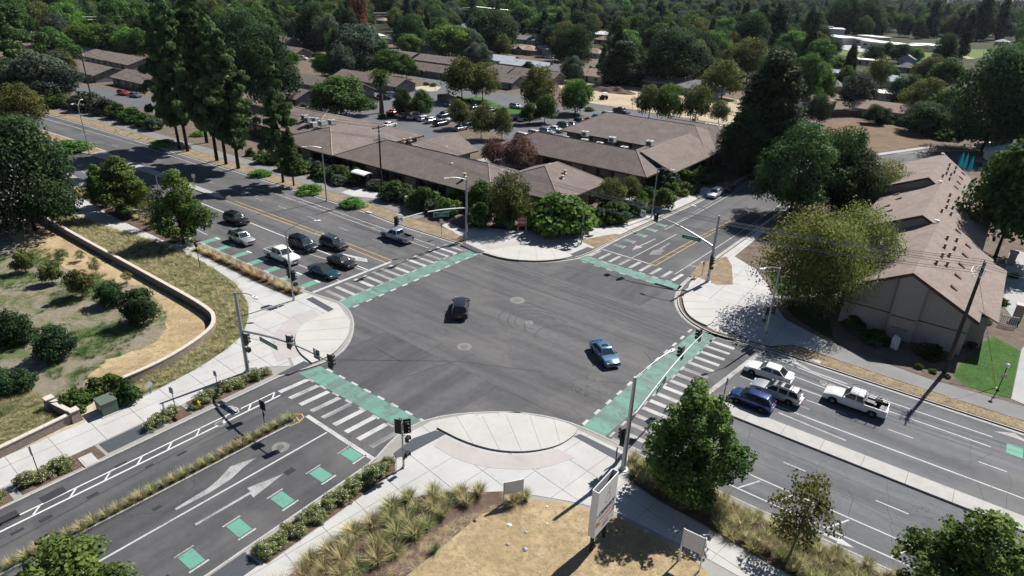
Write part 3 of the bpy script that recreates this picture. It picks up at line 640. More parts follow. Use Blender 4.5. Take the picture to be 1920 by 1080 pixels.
# ------------------------------------------------------------------ road markings: thin sheets on the asphalt, each a part of the road
Z1, Z2 = 0.008, 0.013
def mark(name, pts, m, z=Z1, parent=None):
    mb = MB(); mb.poly(ccw([tuple(p) for p in pts]), z); return mb.build(name, M[m], parent or road)
def mline(name, pts, w, m='paint_white', z=Z1):
    mb = MB(); strip(mb, pts, w, None, z); return mb.build(name, M[m], road)
def rect(x0, x1, y0, y1, sk=0.0): return [(x0 + sk * y0, y0), (x1 + sk * y0, y0), (x1 + sk * y1, y1), (x0 + sk * y1, y1)]
# zebra bars
wear = ['paint_white', 'paint_white_worn', 'paint_white', 'paint_white_worn', 'paint_white_fresh']
def wear_of(a='x'): return random.choice(['bar_' + a, 'bar_' + a, 'paint_white_worn', 'paint_white'])
for k in range(15):
    y = -10.0 + 1.53 * k
    if y < 12.2: mark('crosswalk_bar', rect(-21.6 + 0.02 * k, -18.2 + 0.05 * k, y - 0.28, y + 0.28), wear_of())
for k in range(9):
    x = -7.2 + 1.58 * k; mark('crosswalk_bar', rect(x - 0.27, x + 0.27, -26.95, -23.95, 0.0) if False else [(x - 0.27, -26.95), (x + 0.27, -26.95), (x + 0.55, -23.95), (x + 0.02, -23.95)], wear_of('y'))
for k in range(17):
    y = -13.0 + 1.5 * k; mark('crosswalk_bar', rect(20.7, 23.5, y - 0.27, y + 0.27), wear_of())
for k in range(9):
    x = -2.5 + 1.62 * k; mark('crosswalk_bar', [(x - 0.25, 22.0), (x + 0.25, 22.0), (x + 0.45, 24.9), (x - 0.05, 24.9)], wear_of('y'))
# green bicycle crossings
def tiles(poly, along, step, m):
    lo = min(p[along] for p in poly); hi = max(p[along] for p in poly); t = lo
    while t < hi:
        q = clip_half(clip_half(ccw(poly), *((-1, 0) if along == 0 else (0, -1)), -(t + 0.004)), *((1, 0) if along == 0 else (0, 1)), t + step - 0.004)
        if len(q) >= 3: mark('green_strip_panel', q, m, Z1)
        t += step
tiles([(-18.2, -11.3), (-15.8, -11.5), (-15.4, 0), (-14.9, 12.1), (-17.0, 12.4), (-17.8, 2)], 1, 3.0, 'paint_green_x')
tiles([(-8.0, -21.6), (7.0, -21.6), (6.5, -23.6), (-8.6, -23.8)], 0, 3.0, 'paint_green_y')
tiles([(17.8, -13.5), (20.1, -13.5), (20.5, -2.6), (21.0, 11.3), (18.5, 11.0), (17.9, -2.9)], 1, 3.0, 'paint_green_x')
tiles([(-3.2, 19.9), (12.3, 19.2), (12.2, 21.2), (-2.9, 21.8)], 0, 3.0, 'paint_green_y')
for k in range(12):
    y = -10.4 + 2.0 * k; mark('edge_dash', rect(-15.7 + 0.03 * k, -15.4 + 0.03 * k, y - 0.45, y + 0.45), 'paint_white', Z2)
    mark('edge_dash', rect(-18.1 + 0.045 * k, -17.85 + 0.045 * k, y - 0.45, y + 0.45), 'paint_white_worn', Z2)
for k in range(8):
    x = -6.6 + 1.85 * k; mark('edge_dash', rect(x - 0.45, x + 0.45, -21.65, -21.4), 'paint_white', Z2); mark('edge_dash', rect(x - 0.45, x + 0.45, -23.95, -23.7), 'paint_white_worn', Z2)
for k in range(12):
    y = -12.4 + 2.05 * k; mark('edge_dash', rect(17.55 + 0.03 * k, 17.85 + 0.03 * k, y - 0.45, y + 0.45), 'paint_white', Z2); mark('edge_dash', rect(20.3 + 0.04 * k, 20.55 + 0.04 * k, y - 0.45, y + 0.45), 'paint_white_worn', Z2)
for k in range(7):
    x = -1.8 + 2.0 * k; mark('edge_dash', rect(x - 0.45, x + 0.45, 21.35, 21.6), 'paint_white_worn', Z2); mark('edge_dash', rect(x - 0.45, x + 0.45, 19.35, 19.6), 'paint_white_worn', Z2)
# stop lines
mline('stop_line', [(-22.4, -11.4), (-22.3, 1.7)], 0.45); mline('stop_line', [(24.5, -1.1), (26.1, 11.4)], 0.5, 'paint_white_worn')
mline('stop_line', [(-2.2, -27.6), (6.8, -27.85)], 0.4); mline('stop_line', [(-2.6, 25.6), (6.4, 25.2)], 0.32, 'paint_white_worn')
# right leg
mline('lane_line', [(26.6, 1.6), (36, 1.4), (160, 1.2)], 0.16)
for x0, x1 in ((26.0, 29.4), (32.5, 36.2), (39.6, 41.7), (46.7, 48.7), (54, 57), (61, 64)): mline('lane_dash', [(x0, 4.4), (x1, 4.4)], 0.12)
mline('bike_lane_line', [(27.2, 8.3), (33, 7.8), (39, 7.6), (47.4, 7.5)], 0.14); mline('bike_lane_line', [(27.5, 10.4), (33, 9.7), (39, 9.35), (47.4, 9.3)], 0.14)
mline('bike_lane_line', [(29.5, -12.05), (160, -12.0)], 0.13); mline('bike_lane_line', [(29.0, -9.8), (160, -10.0)], 0.13)
for x in (32.2, 34.8, 38.9, 43.2, 47.4, 51.6, 55.8): mline('hatch_line', [(x - 0.6, -11.95), (x + 0.5, -10.05)], 0.13)
for x0, x1 in ((33.5, 35.3), (40.6, 42.9), (47.8, 50), (55, 57), (62, 64)): mline('lane_dash', [(x0, -6.45), (x1, -6.45)], 0.12)
mark('green_square', rect(48.5, 49.7, 7.4, 9.1), 'paint_green_fresh'); mark('green_square', rect(53.2, 54.4, 7.4, 9.1), 'paint_green_fresh')
def arrow(pts, m='paint_white_worn'): return mark('lane_arrow', pts, m)
arrow([(28.0, 10.6), (29.5, 11.55), (29.9, 11.15), (31.6, 10.35), (35.0, 10.2), (35.0, 9.95), (31.5, 10.05), (29.9, 10.6)])
mline('arrow_stem', [(29.5, 3.0), (33.2, 2.95)], 0.2, 'paint_white_faint'); mline('arrow_stem', [(31.0, 6.1), (37.5, 5.95)], 0.2, 'paint_white_worn'); mline('arrow_stem', [(31.0, 0.5), (37.0, 0.1)], 0.22, 'paint_white_worn')
arrow([(47.4, 10.4), (49.0, 11.35), (49.4, 10.95), (50.8, 10.5), (53, 10.45), (53, 10.2), (50.7, 10.2), (49.2, 10.5)])
arrow([(37.6, -12.6), (39.2, -12.6), (39.2, -12.35), (40.3, -12.75), (39.2, -13.1), (39.2, -12.85), (37.6, -12.85)], 'paint_white')
def bike_symbol(cx, cy, ang, s=1.0, m='paint_white'):
    ca, sa = math.cos(ang), math.sin(ang); T = lambda x, y: (cx + s * (x * ca - y * sa), cy + s * (x * sa + y * ca))
    mb = MB()
    for wx in (-0.42, 0.42):
        ring = [T(wx + 0.27 * math.cos(a), 0.27 * math.sin(a)) for a in np.linspace(0, 2 * math.pi, 15)]; strip(mb, ring, 0.07 * s, None, Z1)
    for a, b in (((-0.42, 0), (-0.15, 0.38)), ((-0.15, 0.38), (0.3, 0.38)), ((0.3, 0.38), (0.0, 0)), ((0.0, 0), (-0.42, 0)), ((0.3, 0.5), (0.42, 0)), ((0.25, 0.52), (0.45, 0.52)), ((-0.15, 0.38), (0, 0))):
        strip(mb, [T(*a), T(*b)], 0.07 * s, None, Z1)
    return mb.build('bicycle_symbol', M[m], road)
bike_symbol(33.4, 8.75, R(180), 1.0, 'paint_white'); bike_symbol(10.9, 28.6, R(0), 1.0, 'paint_white'); bike_symbol(-8.0, -31.3, R(0), 1.1, 'paint_white_fresh'); bike_symbol(-26.6, 11.2, 0, 1.0, 'paint_white_worn')
mline('arrow_stem', [(11.0, 30.6), (11.1, 31.6)], 0.25, 'paint_white')
# left leg
mline('lane_line', [(-70, -1.7), (-60.8, -1.9), (-51, -2.0), (-40, -2.1), (-22.6, -2.3)], 0.18, 'paint_white_fresh')
mline('lane_line', [(-35, -4.2), (-22.6, -3.9 + 1.2)], 0.15, 'paint_white')
mline('lane_line', [(-34, -7.3), (-22.6, -7.0)], 0.15, 'paint_white')
for x0, x1 in ((-75, -72), (-66, -63), (-57, -54), (-48, -45)): mline('lane_dash', [(x0, -6.6), (x1, -6.7)], 0.13)
mline('centre_line', [(-63, 1.6), (-37, 1.6), (-30, 1.2), (-22.5, 0.95)], 0.15, 'paint_yellow'); mline('centre_line', [(-61.4, 2.55), (-40.7, 2.5), (-30, 2.25), (-22.5, 2.05)], 0.15, 'paint_yellow')
for x0, x1 in ((-60.7, -58.5), (-53.9, -51.5), (-46.2, -44.0), (-38.3, -36.1), (-30.7, -28.4), (-68, -65.8), (-76, -73.5), (-84, -81.5), (-92, -89.5), (-100, -97.5), (-116, -113.5), (-132, -129.5)): mline('lane_dash', [(x0, 5.85 if x0 > -80 else 7.0), (x1, 5.8 if x0 > -80 else 7.0)], 0.13, 'paint_white_worn')
mline('bike_lane_line', [(-61.2, 9.6), (-46.9, 9.4), (-31.7, 8.9), (-22, 8.8)], 0.13); mline('bike_lane_line', [(-58.7, 10.6), (-47.8, 10.5), (-32.4, 10.1), (-22, 10.2)], 0.13)
mline('edge_line', [(-200, 4.6), (-168, 7.4), (-131, 9.6), (-110, 10.6), (-85, 10.7)], 0.16)
mline('edge_line', [(-200, -11.5), (-140, -7.6), (-101, -6.3), (-75, -8.2), (-50, -9.2)], 0.14)
for x in (-57, -53, -49, -38, -34, -29, -25): mline('hatch_line', [(x - 0.8, 9.4 if x < -40 else 8.95), (x + 0.8, 10.5 if x < -40 else 10.1)], 0.11, 'paint_white_worn')
for x in (-24.7, -28.4, -32.1, -35.9, -39.7, -43.7, -47.6):
    mark('green_square', rect(x - 0.55, x + 0.55, -11.2, -9.15), 'paint_green_fresh'); mark('edge_dash', rect(x - 0.6, x + 0.6, -9.1, -8.85), 'paint_white_fresh'); mark('edge_dash', rect(x - 0.6, x + 0.6, -11.46, -11.25), 'paint_white')
arrow([(-29.5, -0.7), (-25.6, 0.2), (-24.6, -0.5), (-26.4, -1.25), (-26.8, -0.75), (-29.4, -1.05)], 'paint_white')
# lower side street
jx = lambda x0, y: x0 + 0.034 * (y + 30)
mline('bike_lane_line', [(jx(-7.6, y), y) for y in (-90, -60, -40, -27.2)], 0.14, 'paint_white_fresh'); mline('bike_lane_line', [(jx(-6.8, y), y) for y in (-90, -60, -40, -27.2)], 0.16, 'paint_white_fresh')
for k in range(14):
    y = -28.0 - 2.42 * k; mline('hatch_line', [(jx(-6.85, y), y), (jx(-7.55, y) + 0.02, y + 0.7)], 0.13, 'paint_white_fresh')
mline('lane_line', [(jx(1.0, y), y) for y in (-90, -60, -40, -28)], 0.17, 'paint_white')
for yc in (-28.6, -31.7, -35.25, -38.85, -42.4, -46):
    mark('green_square', rect(4.15, 5.75, yc - 0.52, yc + 0.52), 'paint_green_fresh'); mark('edge_dash', rect(3.92, 4.06, yc - 0.7, yc + 0.7), 'paint_white_worn'); mark('edge_dash', rect(5.85, 6.0, yc - 0.7, yc + 0.7), 'paint_white')
arrow([(2.2, -40.6), (2.42, -40.65), (2.62, -36.4), (3.1, -36.5), (2.62, -33.5), (1.85, -36.2), (2.38, -36.25)], 'paint_white_worn')
arrow([(-0.32, -40.7), (-0.08, -40.75), (0.12, -38.2), (0.0, -36.4), (-0.4, -35.2), (-0.7, -33.7), (-1.35, -35.6), (-0.75, -36.9), (-0.45, -38.0)], 'paint_white_worn')
mb = MB(); strip(mb, [(-3.35, -28.9), (-3.2, -28.1), (-2.75, -27.75), (-2.25, -27.9), (-2.0, -28.6), (-2.1, -29.5)], 0.12, None, Z1); strip(mb, [(-3.2, -28.2), (-2.1, -28.5)], 0.1, None, Z1); strip(mb, [(-3.1, -28.75), (-2.3, -29.05)], 0.1, None, Z1); mb.build('median_nose_marking', M['paint_yellow'], road)
# upper side street
mline('lane_line', [(2.5, 25.6), (3.3, 39.3)], 0.14); mline('centre_line', [(6.4, 25.3), (7.1, 37.8), (8.4, 58)], 0.12, 'paint_yellow'); mline('centre_line', [(5.5, 25.4), (6.4, 38.6), (8.1, 58)], 0.12, 'paint_yellow')
for y in (26.4, 29, 31.8, 34.8): mline('hatch_line', [(5.6 + (y - 25) * 0.055, y), (6.4 + (y - 25) * 0.055, y + 0.5)], 0.1, 'paint_yellow')
mline('bike_lane_line', [(9.8, 24.2), (10.2, 32.8), (10.9, 50), (11.4, 75)], 0.13); mline('bike_lane_line', [(0.9, 40), (1.6, 52), (2.2, 80)], 0.12); mline('parking_line', [(0.9, 44), (1.0, 60), (1.4, 80)], 0.1, 'paint_white_worn')
for yc in (28.5, 31.5, 35.0, 38.4, 41.7):
    mark('green_square', rect(-2.0 + (yc - 30) * 0.05, -0.45 + (yc - 30) * 0.05, yc - 0.5, yc + 0.5), 'paint_green_y'); mark('edge_dash', rect(-0.4 + (yc - 30) * 0.05, -0.2 + (yc - 30) * 0.05, yc - 0.65, yc + 0.65), 'paint_white_worn')
arrow([(1.15, 28.1), (1.75, 30.5), (1.35, 30.5), (1.75, 35.1), (1.55, 35.1), (1.05, 30.5), (0.65, 30.4)], 'paint_white_worn')
arrow([(3.9, 28.2), (5.3, 29.8), (4.75, 30.2), (5.0, 31.4), (4.35, 31.6), (4.3, 34.8), (4.0, 34.8), (3.95, 31.0), (3.5, 30.2)], 'paint_white_faint')
# manholes, patches, skid arcs, old joints
def manhole(x, y, r, ring):
    mb = MB(); a = np.linspace(0, 2 * math.pi, 25)[:-1]
    mb.poly([(x + ring * math.cos(t), y + ring * math.sin(t)) for t in a], 0.007); o = mb.build('manhole_collar', M['manhole_ring'], road)
    mb = MB(); mb.prism([(x + r * math.cos(t), y + r * math.sin(t)) for t in a], 0.0, 0.014); mb.build('manhole_cover', M['iron'], road)
for x, y, r, g_ in ((-1.8, 3.5, 0.42, 0.95), (2.7, -0.3, 0.22, 0.5), (0.6, -9.3, 0.42, 0.8), (-38.5, 2.2, 0.4, 0.75), (-7.0, -33.1, 0.25, 0.5), (-0.3, -31.7, 0.3, 0.72)): manhole(x, y, r, g_)
for q in ([(-2.1, 4.4), (-0.9, 3.6), (-0.7, 2.9), (-2.5, 3.9)],): pass
for x, y, w, l in ((-1.4, -41.5, 0.35, 0.6), (-8.6, -45.6, 0.9, 1.6), (-8.5, -48.8, 1.0, 1.8), (-6.4, -46.9, 0.4, 0.8), (-6.3, -43.8, 0.35, 0.8), (-6.3, -39.6, 0.3, 0.6), (-8.2, -40.9, 0.35, 0.9), (2.75, -33.0, 0.6, 0.8), (5.4, -44.6, 0.9, 1.2), (-5.8, -37.2, 0.3, 0.8), (-6.6, -48.6, 0.3, 0.8)):
    mark('asphalt_patch', rect(x - w / 2, x + w / 2, y - l / 2, y + l / 2), 'asphalt_patch', 0.008)
for q in ([(-6.3, -15.6), (-6.3, -10.5)], [(-6.3, -10.5), (-1.7, -10.2)], [(-1.7, -10.2), (-1.9, -15.8)], [(-1.9, -15.8), (-6.3, -15.6)], [(-6.5, -26), (-5.6, -60)], [(-8, -20), (2, -12), (10, -8)], [(-60, 4.1), (-24, 3.9), (20, 3.6)], [(-40, 8.0), (10, 7.4), (40, 6.2), (80, 6.0)], [(30, -4.9), (40, -5.2), (60, -5.0)]):
    mline('joint_seal', q, 0.05, 'crack_seal', 0.0062)
for (cx, cy, r, a0, a1) in ((3.4, 0.2, 2.6, 60, 250), (3.2, 0.2, 3.3, 80, 245), (5.2, 0.1, 2.9, 70, 240), (2.6, 0.2, 3.9, 90, 240), (8.0, -1.0, 3.4, 80, 220), (13.5, -1.5, 5.0, -70, 60)):
    mline('skid_mark', [(cx + r * math.cos(R(a)), cy + r * 0.9 * math.sin(R(a))) for a in np.linspace(a0, a1, 18)], 0.10, 'rubber_mark', 0.005 + 0.0003 * random.random())
for p in (((1420, 906), (1460, 918), (1485, 930)), ((1590, 918), (1600, 935), (1592, 960), (1585, 1000)), ((1890, 888), (1898, 905), (1888, 930), (1886, 962)), ((1530, 905), (1590, 930), (1650, 958), (1690, 975)), ((1820, 868), (1860, 850)), ((1570, 770), (1568, 790)),):
    mline('crack', WP(*p), 0.04, 'crack_seal', 0.0070)
def wander(a, b, n, amp, w=0.035):
    a, b = np.array(a), np.array(b); d = (b - a) / np.hypot(*(b - a)); nn = np.array([-d[1], d[0]]); off = 0; L = []
    for k in range(n + 1): off += random.gauss(0, amp); L.append(a + (b - a) * k / n + nn * off)
    mline('crack', L, w, 'crack_seal', 0.0066)
for a, b, n, amp in (((30, -3.4), (31.5, -12.8), 16, 0.12), ((36.5, -3.3), (35.2, -9.5), 12, 0.14), ((41, -3.4), (42.6, -13), 16, 0.12), ((45.5, 11), (47, -1), 18, 0.12), ((33.5, 8), (33, 4.6), 7, 0.1), ((26, -7.6), (50, -8.3), 26, 0.10), ((27, 6.6), (50, 6.2), 26, 0.08), ((-60, -5), (-24, -5.6), 30, 0.08), ((-70, 8.1), (-24, 7.4), 36, 0.08), ((-45, 13), (-44, 3), 14, 0.12), ((-58, 12.8), (-56, 4), 14, 0.12), ((-6, 16), (9, 17.5), 18, 0.1), ((1.5, 40), (11, 41), 14, 0.1), ((3, 55), (11.5, 54), 12, 0.1), ((-12, -4), (4, -2), 18, 0.12), ((-5.5, -36), (-5.3, -28), 10, 0.05), ((0, -18), (3, -10), 10, 0.12)): wander(a, b, n, amp)
# ------------------------------------------------------------------ plants: prototypes (leaf-sized faces in clumps, tapered limbs)
def leafmat(name, lo, hi, trans=0.38, spread=0.6):
    lo, hi = tuple(x * 1.35 for x in lo), tuple(x * 1.55 for x in hi)
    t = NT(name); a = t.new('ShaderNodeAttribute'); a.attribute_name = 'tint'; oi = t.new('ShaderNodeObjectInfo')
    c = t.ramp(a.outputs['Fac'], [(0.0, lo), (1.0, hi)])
    h = t.new('ShaderNodeHueSaturation'); mr = t.new('ShaderNodeMapRange'); mr.inputs[3].default_value = 1 - 0.28 * spread; mr.inputs[4].default_value = 1 + 0.28 * spread
    mh = t.new('ShaderNodeMapRange'); mh.inputs[3].default_value = 0.5 - 0.03 * spread; mh.inputs[4].default_value = 0.5 + 0.03 * spread
    t.l.new(oi.outputs['Random'], mr.inputs[0]); t.l.new(mr.outputs[0], h.inputs['Value']); t.l.new(oi.outputs['Random'], mh.inputs[0]); t.l.new(mh.outputs[0], h.inputs['Hue'])
    t.l.new(c, h.inputs['Color'])
    d = t.b; t.l.new(h.outputs['Color'], d.inputs['Base Color']); d.inputs['Roughness'].default_value = 0.75; d.inputs['Specular IOR Level'].default_value = 0.10
    tr = t.new('ShaderNodeBsdfTranslucent'); t.l.new(t.mix(h.outputs['Color'], (1.1, 1.25, 0.55), 0.55, 'MULTIPLY') if False else h.outputs['Color'], tr.inputs['Color'])
    mx = t.new('ShaderNodeMixShader'); mx.inputs[0].default_value = trans
    t.l.new(d.outputs[0], mx.inputs[1]); t.l.new(tr.outputs[0], mx.inputs[2]); t.l.new(mx.outputs[0], t.n['Material Output'].inputs['Surface'])
    return t.m
leafmat('leaf_maple', (0.018, 0.040, 0.010), (0.115, 0.165, 0.040))
leafmat('leaf_maple_bronze', (0.035, 0.045, 0.014), (0.165, 0.165, 0.048))
leafmat('leaf_mid', (0.018, 0.045, 0.012), (0.085, 0.140, 0.036))
leafmat('leaf_bright', (0.030, 0.080, 0.014), (0.120, 0.205, 0.045))
leafmat('leaf_dark', (0.010, 0.024, 0.010), (0.045, 0.075, 0.030))
leafmat('leaf_greygreen', (0.022, 0.036, 0.024), (0.085, 0.110, 0.075))
leafmat('leaf_olive', (0.035, 0.045, 0.012), (0.130, 0.140, 0.045))
leafmat('leaf_airy', (0.045, 0.058, 0.014), (0.170, 0.185, 0.055), 0.42)
leafmat('leaf_pine', (0.012, 0.030, 0.010), (0.105, 0.150, 0.058), 0.36)
leafmat('leaf_fir', (0.007, 0.016, 0.008), (0.052, 0.075, 0.034), 0.25)
leafmat('leaf_pine_bright', (0.016, 0.045, 0.014), (0.085, 0.150, 0.050), 0.2)
leafmat('leaf_rust', (0.070, 0.030, 0.018), (0.170, 0.080, 0.050))
leafmat('leaf_myrtle', (0.040, 0.030, 0.018), (0.190, 0.105, 0.090))
leafmat('leaf_shrub', (0.014, 0.034, 0.010), (0.065, 0.105, 0.030))
leafmat('leaf_shrub_light', (0.035, 0.060, 0.012), (0.150, 0.180, 0.050))
leafmat('leaf_rose', (0.065, 0.085, 0.026), (0.24, 0.255, 0.105), 0.45)
leafmat('grass_blade', (0.10, 0.105, 0.035), (0.30, 0.275, 0.12), 0.4)
leafmat('grass_plume', (0.32, 0.27, 0.15), (0.56, 0.48, 0.31), 0.45)
leafmat('grass_green', (0.07, 0.105, 0.026), (0.22, 0.26, 0.085), 0.45)
leafmat('grass_rust', (0.14, 0.075, 0.025), (0.34, 0.22, 0.10), 0.3)
leafmat('grass_meadow', (0.17, 0.16, 0.075), (0.42, 0.38, 0.22), 0.4)
leafmat('weed_green', (0.045, 0.095, 0.026), (0.13, 0.215, 0.070), 0.35)
leafmat('petal_white', (0.55, 0.54, 0.50), (0.75, 0.74, 0.72), 0.2)
plain('bark', (0.055, 0.042, 0.034), 0.95, 0.1, var=0.35, scale=4); plain('bark_grey', (0.11, 0.095, 0.08), 0.95, 0.1, var=0.35, scale=4); plain('bark_dark', (0.028, 0.022, 0.019), 0.95, 0.1, var=0.3)

def card_mesh(name, C, N, size, tint, aspect=1.0, m=None, roll=None, tip=0.0):
    """many small leaf faces: centres C, facing N"""
    n = len(C); C = np.asarray(C, float); N = np.asarray(N, float); N = N / (np.linalg.norm(N, axis=1, keepdims=True) + 1e-9)
    ref = rng.normal(size=(n, 3)) if roll is None else np.asarray(roll, float)
    U = np.cross(N, ref); U /= (np.linalg.norm(U, axis=1, keepdims=True) + 1e-9); V = np.cross(N, U)
    s = np.asarray(size, float).reshape(-1, 1) * np.ones((n, 1)) * 0.5
    # leaf outline: a kite bent along its midrib
    P = np.stack([C - V * s * aspect, C + U * s - V * s * aspect * 0.1 + N * s * 0.22, C + V * s * aspect * (1 + tip), C - U * s - V * s * aspect * 0.1 + N * s * 0.22], 1).reshape(-1, 3)
    me = bpy.data.meshes.new(name); me.vertices.add(4 * n); me.loops.add(4 * n); me.polygons.add(n)
    me.vertices.foreach_set('co', P.ravel()); me.loops.foreach_set('vertex_index', np.arange(4 * n, dtype=np.int32))
    me.polygons.foreach_set('loop_start', np.arange(0, 4 * n, 4, dtype=np.int32))
    at = me.attributes.new('tint', 'FLOAT', 'POINT'); at.data.foreach_set('value', np.repeat(np.clip(tint, 0, 1), 4).astype(np.float32))
    if m: me.materials.append(M[m])
    me.update(calc_edges=True); return me
def rdir(n, up=0.0):
    d = rng.normal(size=(n, 3)); d /= np.linalg.norm(d, axis=1, keepdims=True); d[:, 2] += up; return d / np.linalg.norm(d, axis=1, keepdims=True)
def clump_leaves(cs, rs, per, lsize, flat=0.8, up=0.35, tintbias=None):
    C, N, S, T = [], [], [], []
    for i, (c, r) in enumerate(zip(cs, rs)):
        k = max(6, int(per * (r / np.mean(rs)) ** 2)); d = rdir(k, 0.25)
        q = np.array(c) + d * r * (0.45 + 0.6 * rng.random((k, 1)) ** 0.6) * np.array([1, 1, flat])
        C.append(q); nn = d + rng.normal(size=(k, 3)) * 0.55; nn[:, 2] += up; N.append(nn)
        S.append(lsize * (0.65 + 0.7 * rng.random(k)))
        base = (0.45 + 0.2 * rng.normal()) if tintbias is None else tintbias[i]
        T.append(np.clip(base + 0.22 * rng.normal(size=k), 0, 1))
    return np.concatenate(C), np.concatenate(N), np.concatenate(S), np.concatenate(T)
def crown_points(shape, K, rx, z0, z1):
    """clump centres spread through a crown: shape gives relative radius at relative height"""
    cs = []; tries = 0
    while len(cs) < K and tries < 20000:
        tries += 1; u = rng.random(); rr = shape(u) * rx
        if rng.random() > (shape(u) / 1.05) ** 1.2 + 0.08: continue
        a = rng.random() * 2 * math.pi; q = math.sqrt(0.18 + 0.82 * rng.random()) * rr * (0.86 + 0.22 * math.sin(3 * a + u * 9))
        p = np.array([q * math.cos(a), q * math.sin(a), z0 + u * (z1 - z0)])
        if all(np.linalg.norm(p - c) > 0.34 * rx * 0.5 for c in cs[-40:]): cs.append(p)
    return cs
def limbs(mb, cs, trunk_top, r0, zt, n=7, lean=(0, 0)):
    top = np.array([lean[0], lean[1], trunk_top])
    mb.tube([(0, 0, -0.01), (lean[0] * 0.3, lean[1] * 0.3, zt * 0.6), tuple(top * np.array([0.7, 0.7, 0.75])), tuple(top)], [r0 * 1.25, r0 * 0.9, r0 * 0.6, r0 * 0.2], 7)
    for c in (random.sample(cs, min(n, len(cs)))):
        c = np.array(c); b = np.array([lean[0] * 0.5, lean[1] * 0.5, zt * (0.75 + 0.5 * random.random())]); m_ = (b + c) / 2 + np.array([0, 0, 0.03])
        mb.tube([tuple(b), tuple(m_), tuple(c)], [r0 * 0.55, r0 * 0.33, r0 * 0.08], 5, False)
class Proto:
    """a unit-height plant: list of (part name, mesh)"""
    def __init__(s, parts): s.parts = parts
def tree_proto(key, shape, K, per, lsize, rx, z0, z1, leaf, bark='bark', rc=0.3, r0=0.018, flat=0.8, aspect=1.2, up=0.35, lean=(0, 0), nl=7):
    cs = crown_points(shape, K, rx, z0, z1); rs = [rx * rc * (0.7 + 0.6 * random.random()) for _ in cs]
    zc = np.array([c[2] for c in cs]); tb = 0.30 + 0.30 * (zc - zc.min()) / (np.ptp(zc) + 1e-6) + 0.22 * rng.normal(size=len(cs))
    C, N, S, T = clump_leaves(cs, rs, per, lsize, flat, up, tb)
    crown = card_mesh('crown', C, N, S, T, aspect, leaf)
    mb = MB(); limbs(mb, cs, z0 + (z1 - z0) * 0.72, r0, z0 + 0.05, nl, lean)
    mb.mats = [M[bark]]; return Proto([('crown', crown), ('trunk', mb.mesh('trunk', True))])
ovoid = lambda u: math.sin(math.pi * min(1, max(0, 0.08 + 0.88 * u)) ** 0.85) ** 0.75
dome = lambda u: math.sqrt(max(0, 1 - (max(0, u - 0.25) / 0.78) ** 2)) * (0.75 + u if u < 0.25 else 1.0)
cone = lambda u: (1 - u) ** 0.8 * (0.6 + 1.6 * u if u < 0.25 else 1.0) + 0.06
pyram = lambda u: max(0.07, (1.02 - u) ** 0.62 * (0.55 + 1.8 * u if u < 0.25 else 1.0))
TREES = {}
def variants(key, n, *a, **k): TREES[key] = [tree_proto(key, *a, **k) for _ in range(n)]
variants('maple', 3, pyram, 150, 105, 0.024, 0.40, 0.13, 0.98, 'leaf_maple', rc=0.19, r0=0.014, nl=14)
variants('maple_sparse', 1, ovoid, 60, 42, 0.026, 0.34, 0.26, 1.0, 'leaf_maple_bronze', 'bark_grey', rc=0.26, nl=16, r0=0.012, lean=(0.05, 0.03))
variants('round', 3, dome, 84, 125, 0.036, 0.50, 0.26, 0.98, 'leaf_mid', rc=0.30)
variants('bright', 2, dome, 80, 125, 0.036, 0.50, 0.22, 0.98, 'leaf_bright', rc=0.30)
variants('oak', 3, dome, 110, 175, 0.026, 0.56, 0.16, 0.98, 'leaf_dark', 'bark_dark', rc=0.28)
variants('greygreen', 2, dome, 84, 125, 0.034, 0.55, 0.20, 0.98, 'leaf_greygreen', rc=0.28)
variants('olive', 3, dome, 62, 125, 0.036, 0.56, 0.28, 0.98, 'leaf_olive', 'bark_grey', rc=0.30)
variants('airy', 2, dome, 115, 150, 0.021, 0.62, 0.26, 0.98, 'leaf_airy', 'bark_dark', rc=0.34, r0=0.02, nl=16)
variants('myrtle', 1, dome, 66, 110, 0.034, 0.58, 0.22, 0.98, 'leaf_myrtle', rc=0.28)
variants('rust', 1, dome, 50, 80, 0.05, 0.52, 0.15, 0.98, 'leaf_rust', rc=0.3)
variants('fruit', 2, dome, 48, 85, 0.056, 0.52, 0.26, 0.97, 'leaf_olive', 'bark_grey', rc=0.30, r0=0.025)
variants('fruit_dark', 2, dome, 56, 100, 0.052, 0.60, 0.14, 0.97, 'leaf_dark', 'bark_grey', rc=0.30, r0=0.025)
variants('poplar', 2, cone, 80, 80, 0.028, 0.26, 0.04, 1.0, 'leaf_fir', 'bark_dark', rc=0.34, aspect=1.6)
variants('conifer', 2, pyram, 150, 210, 0.0145, 0.30, 0.06, 1.0, 'leaf_fir', 'bark_dark', rc=0.26, aspect=1.8)
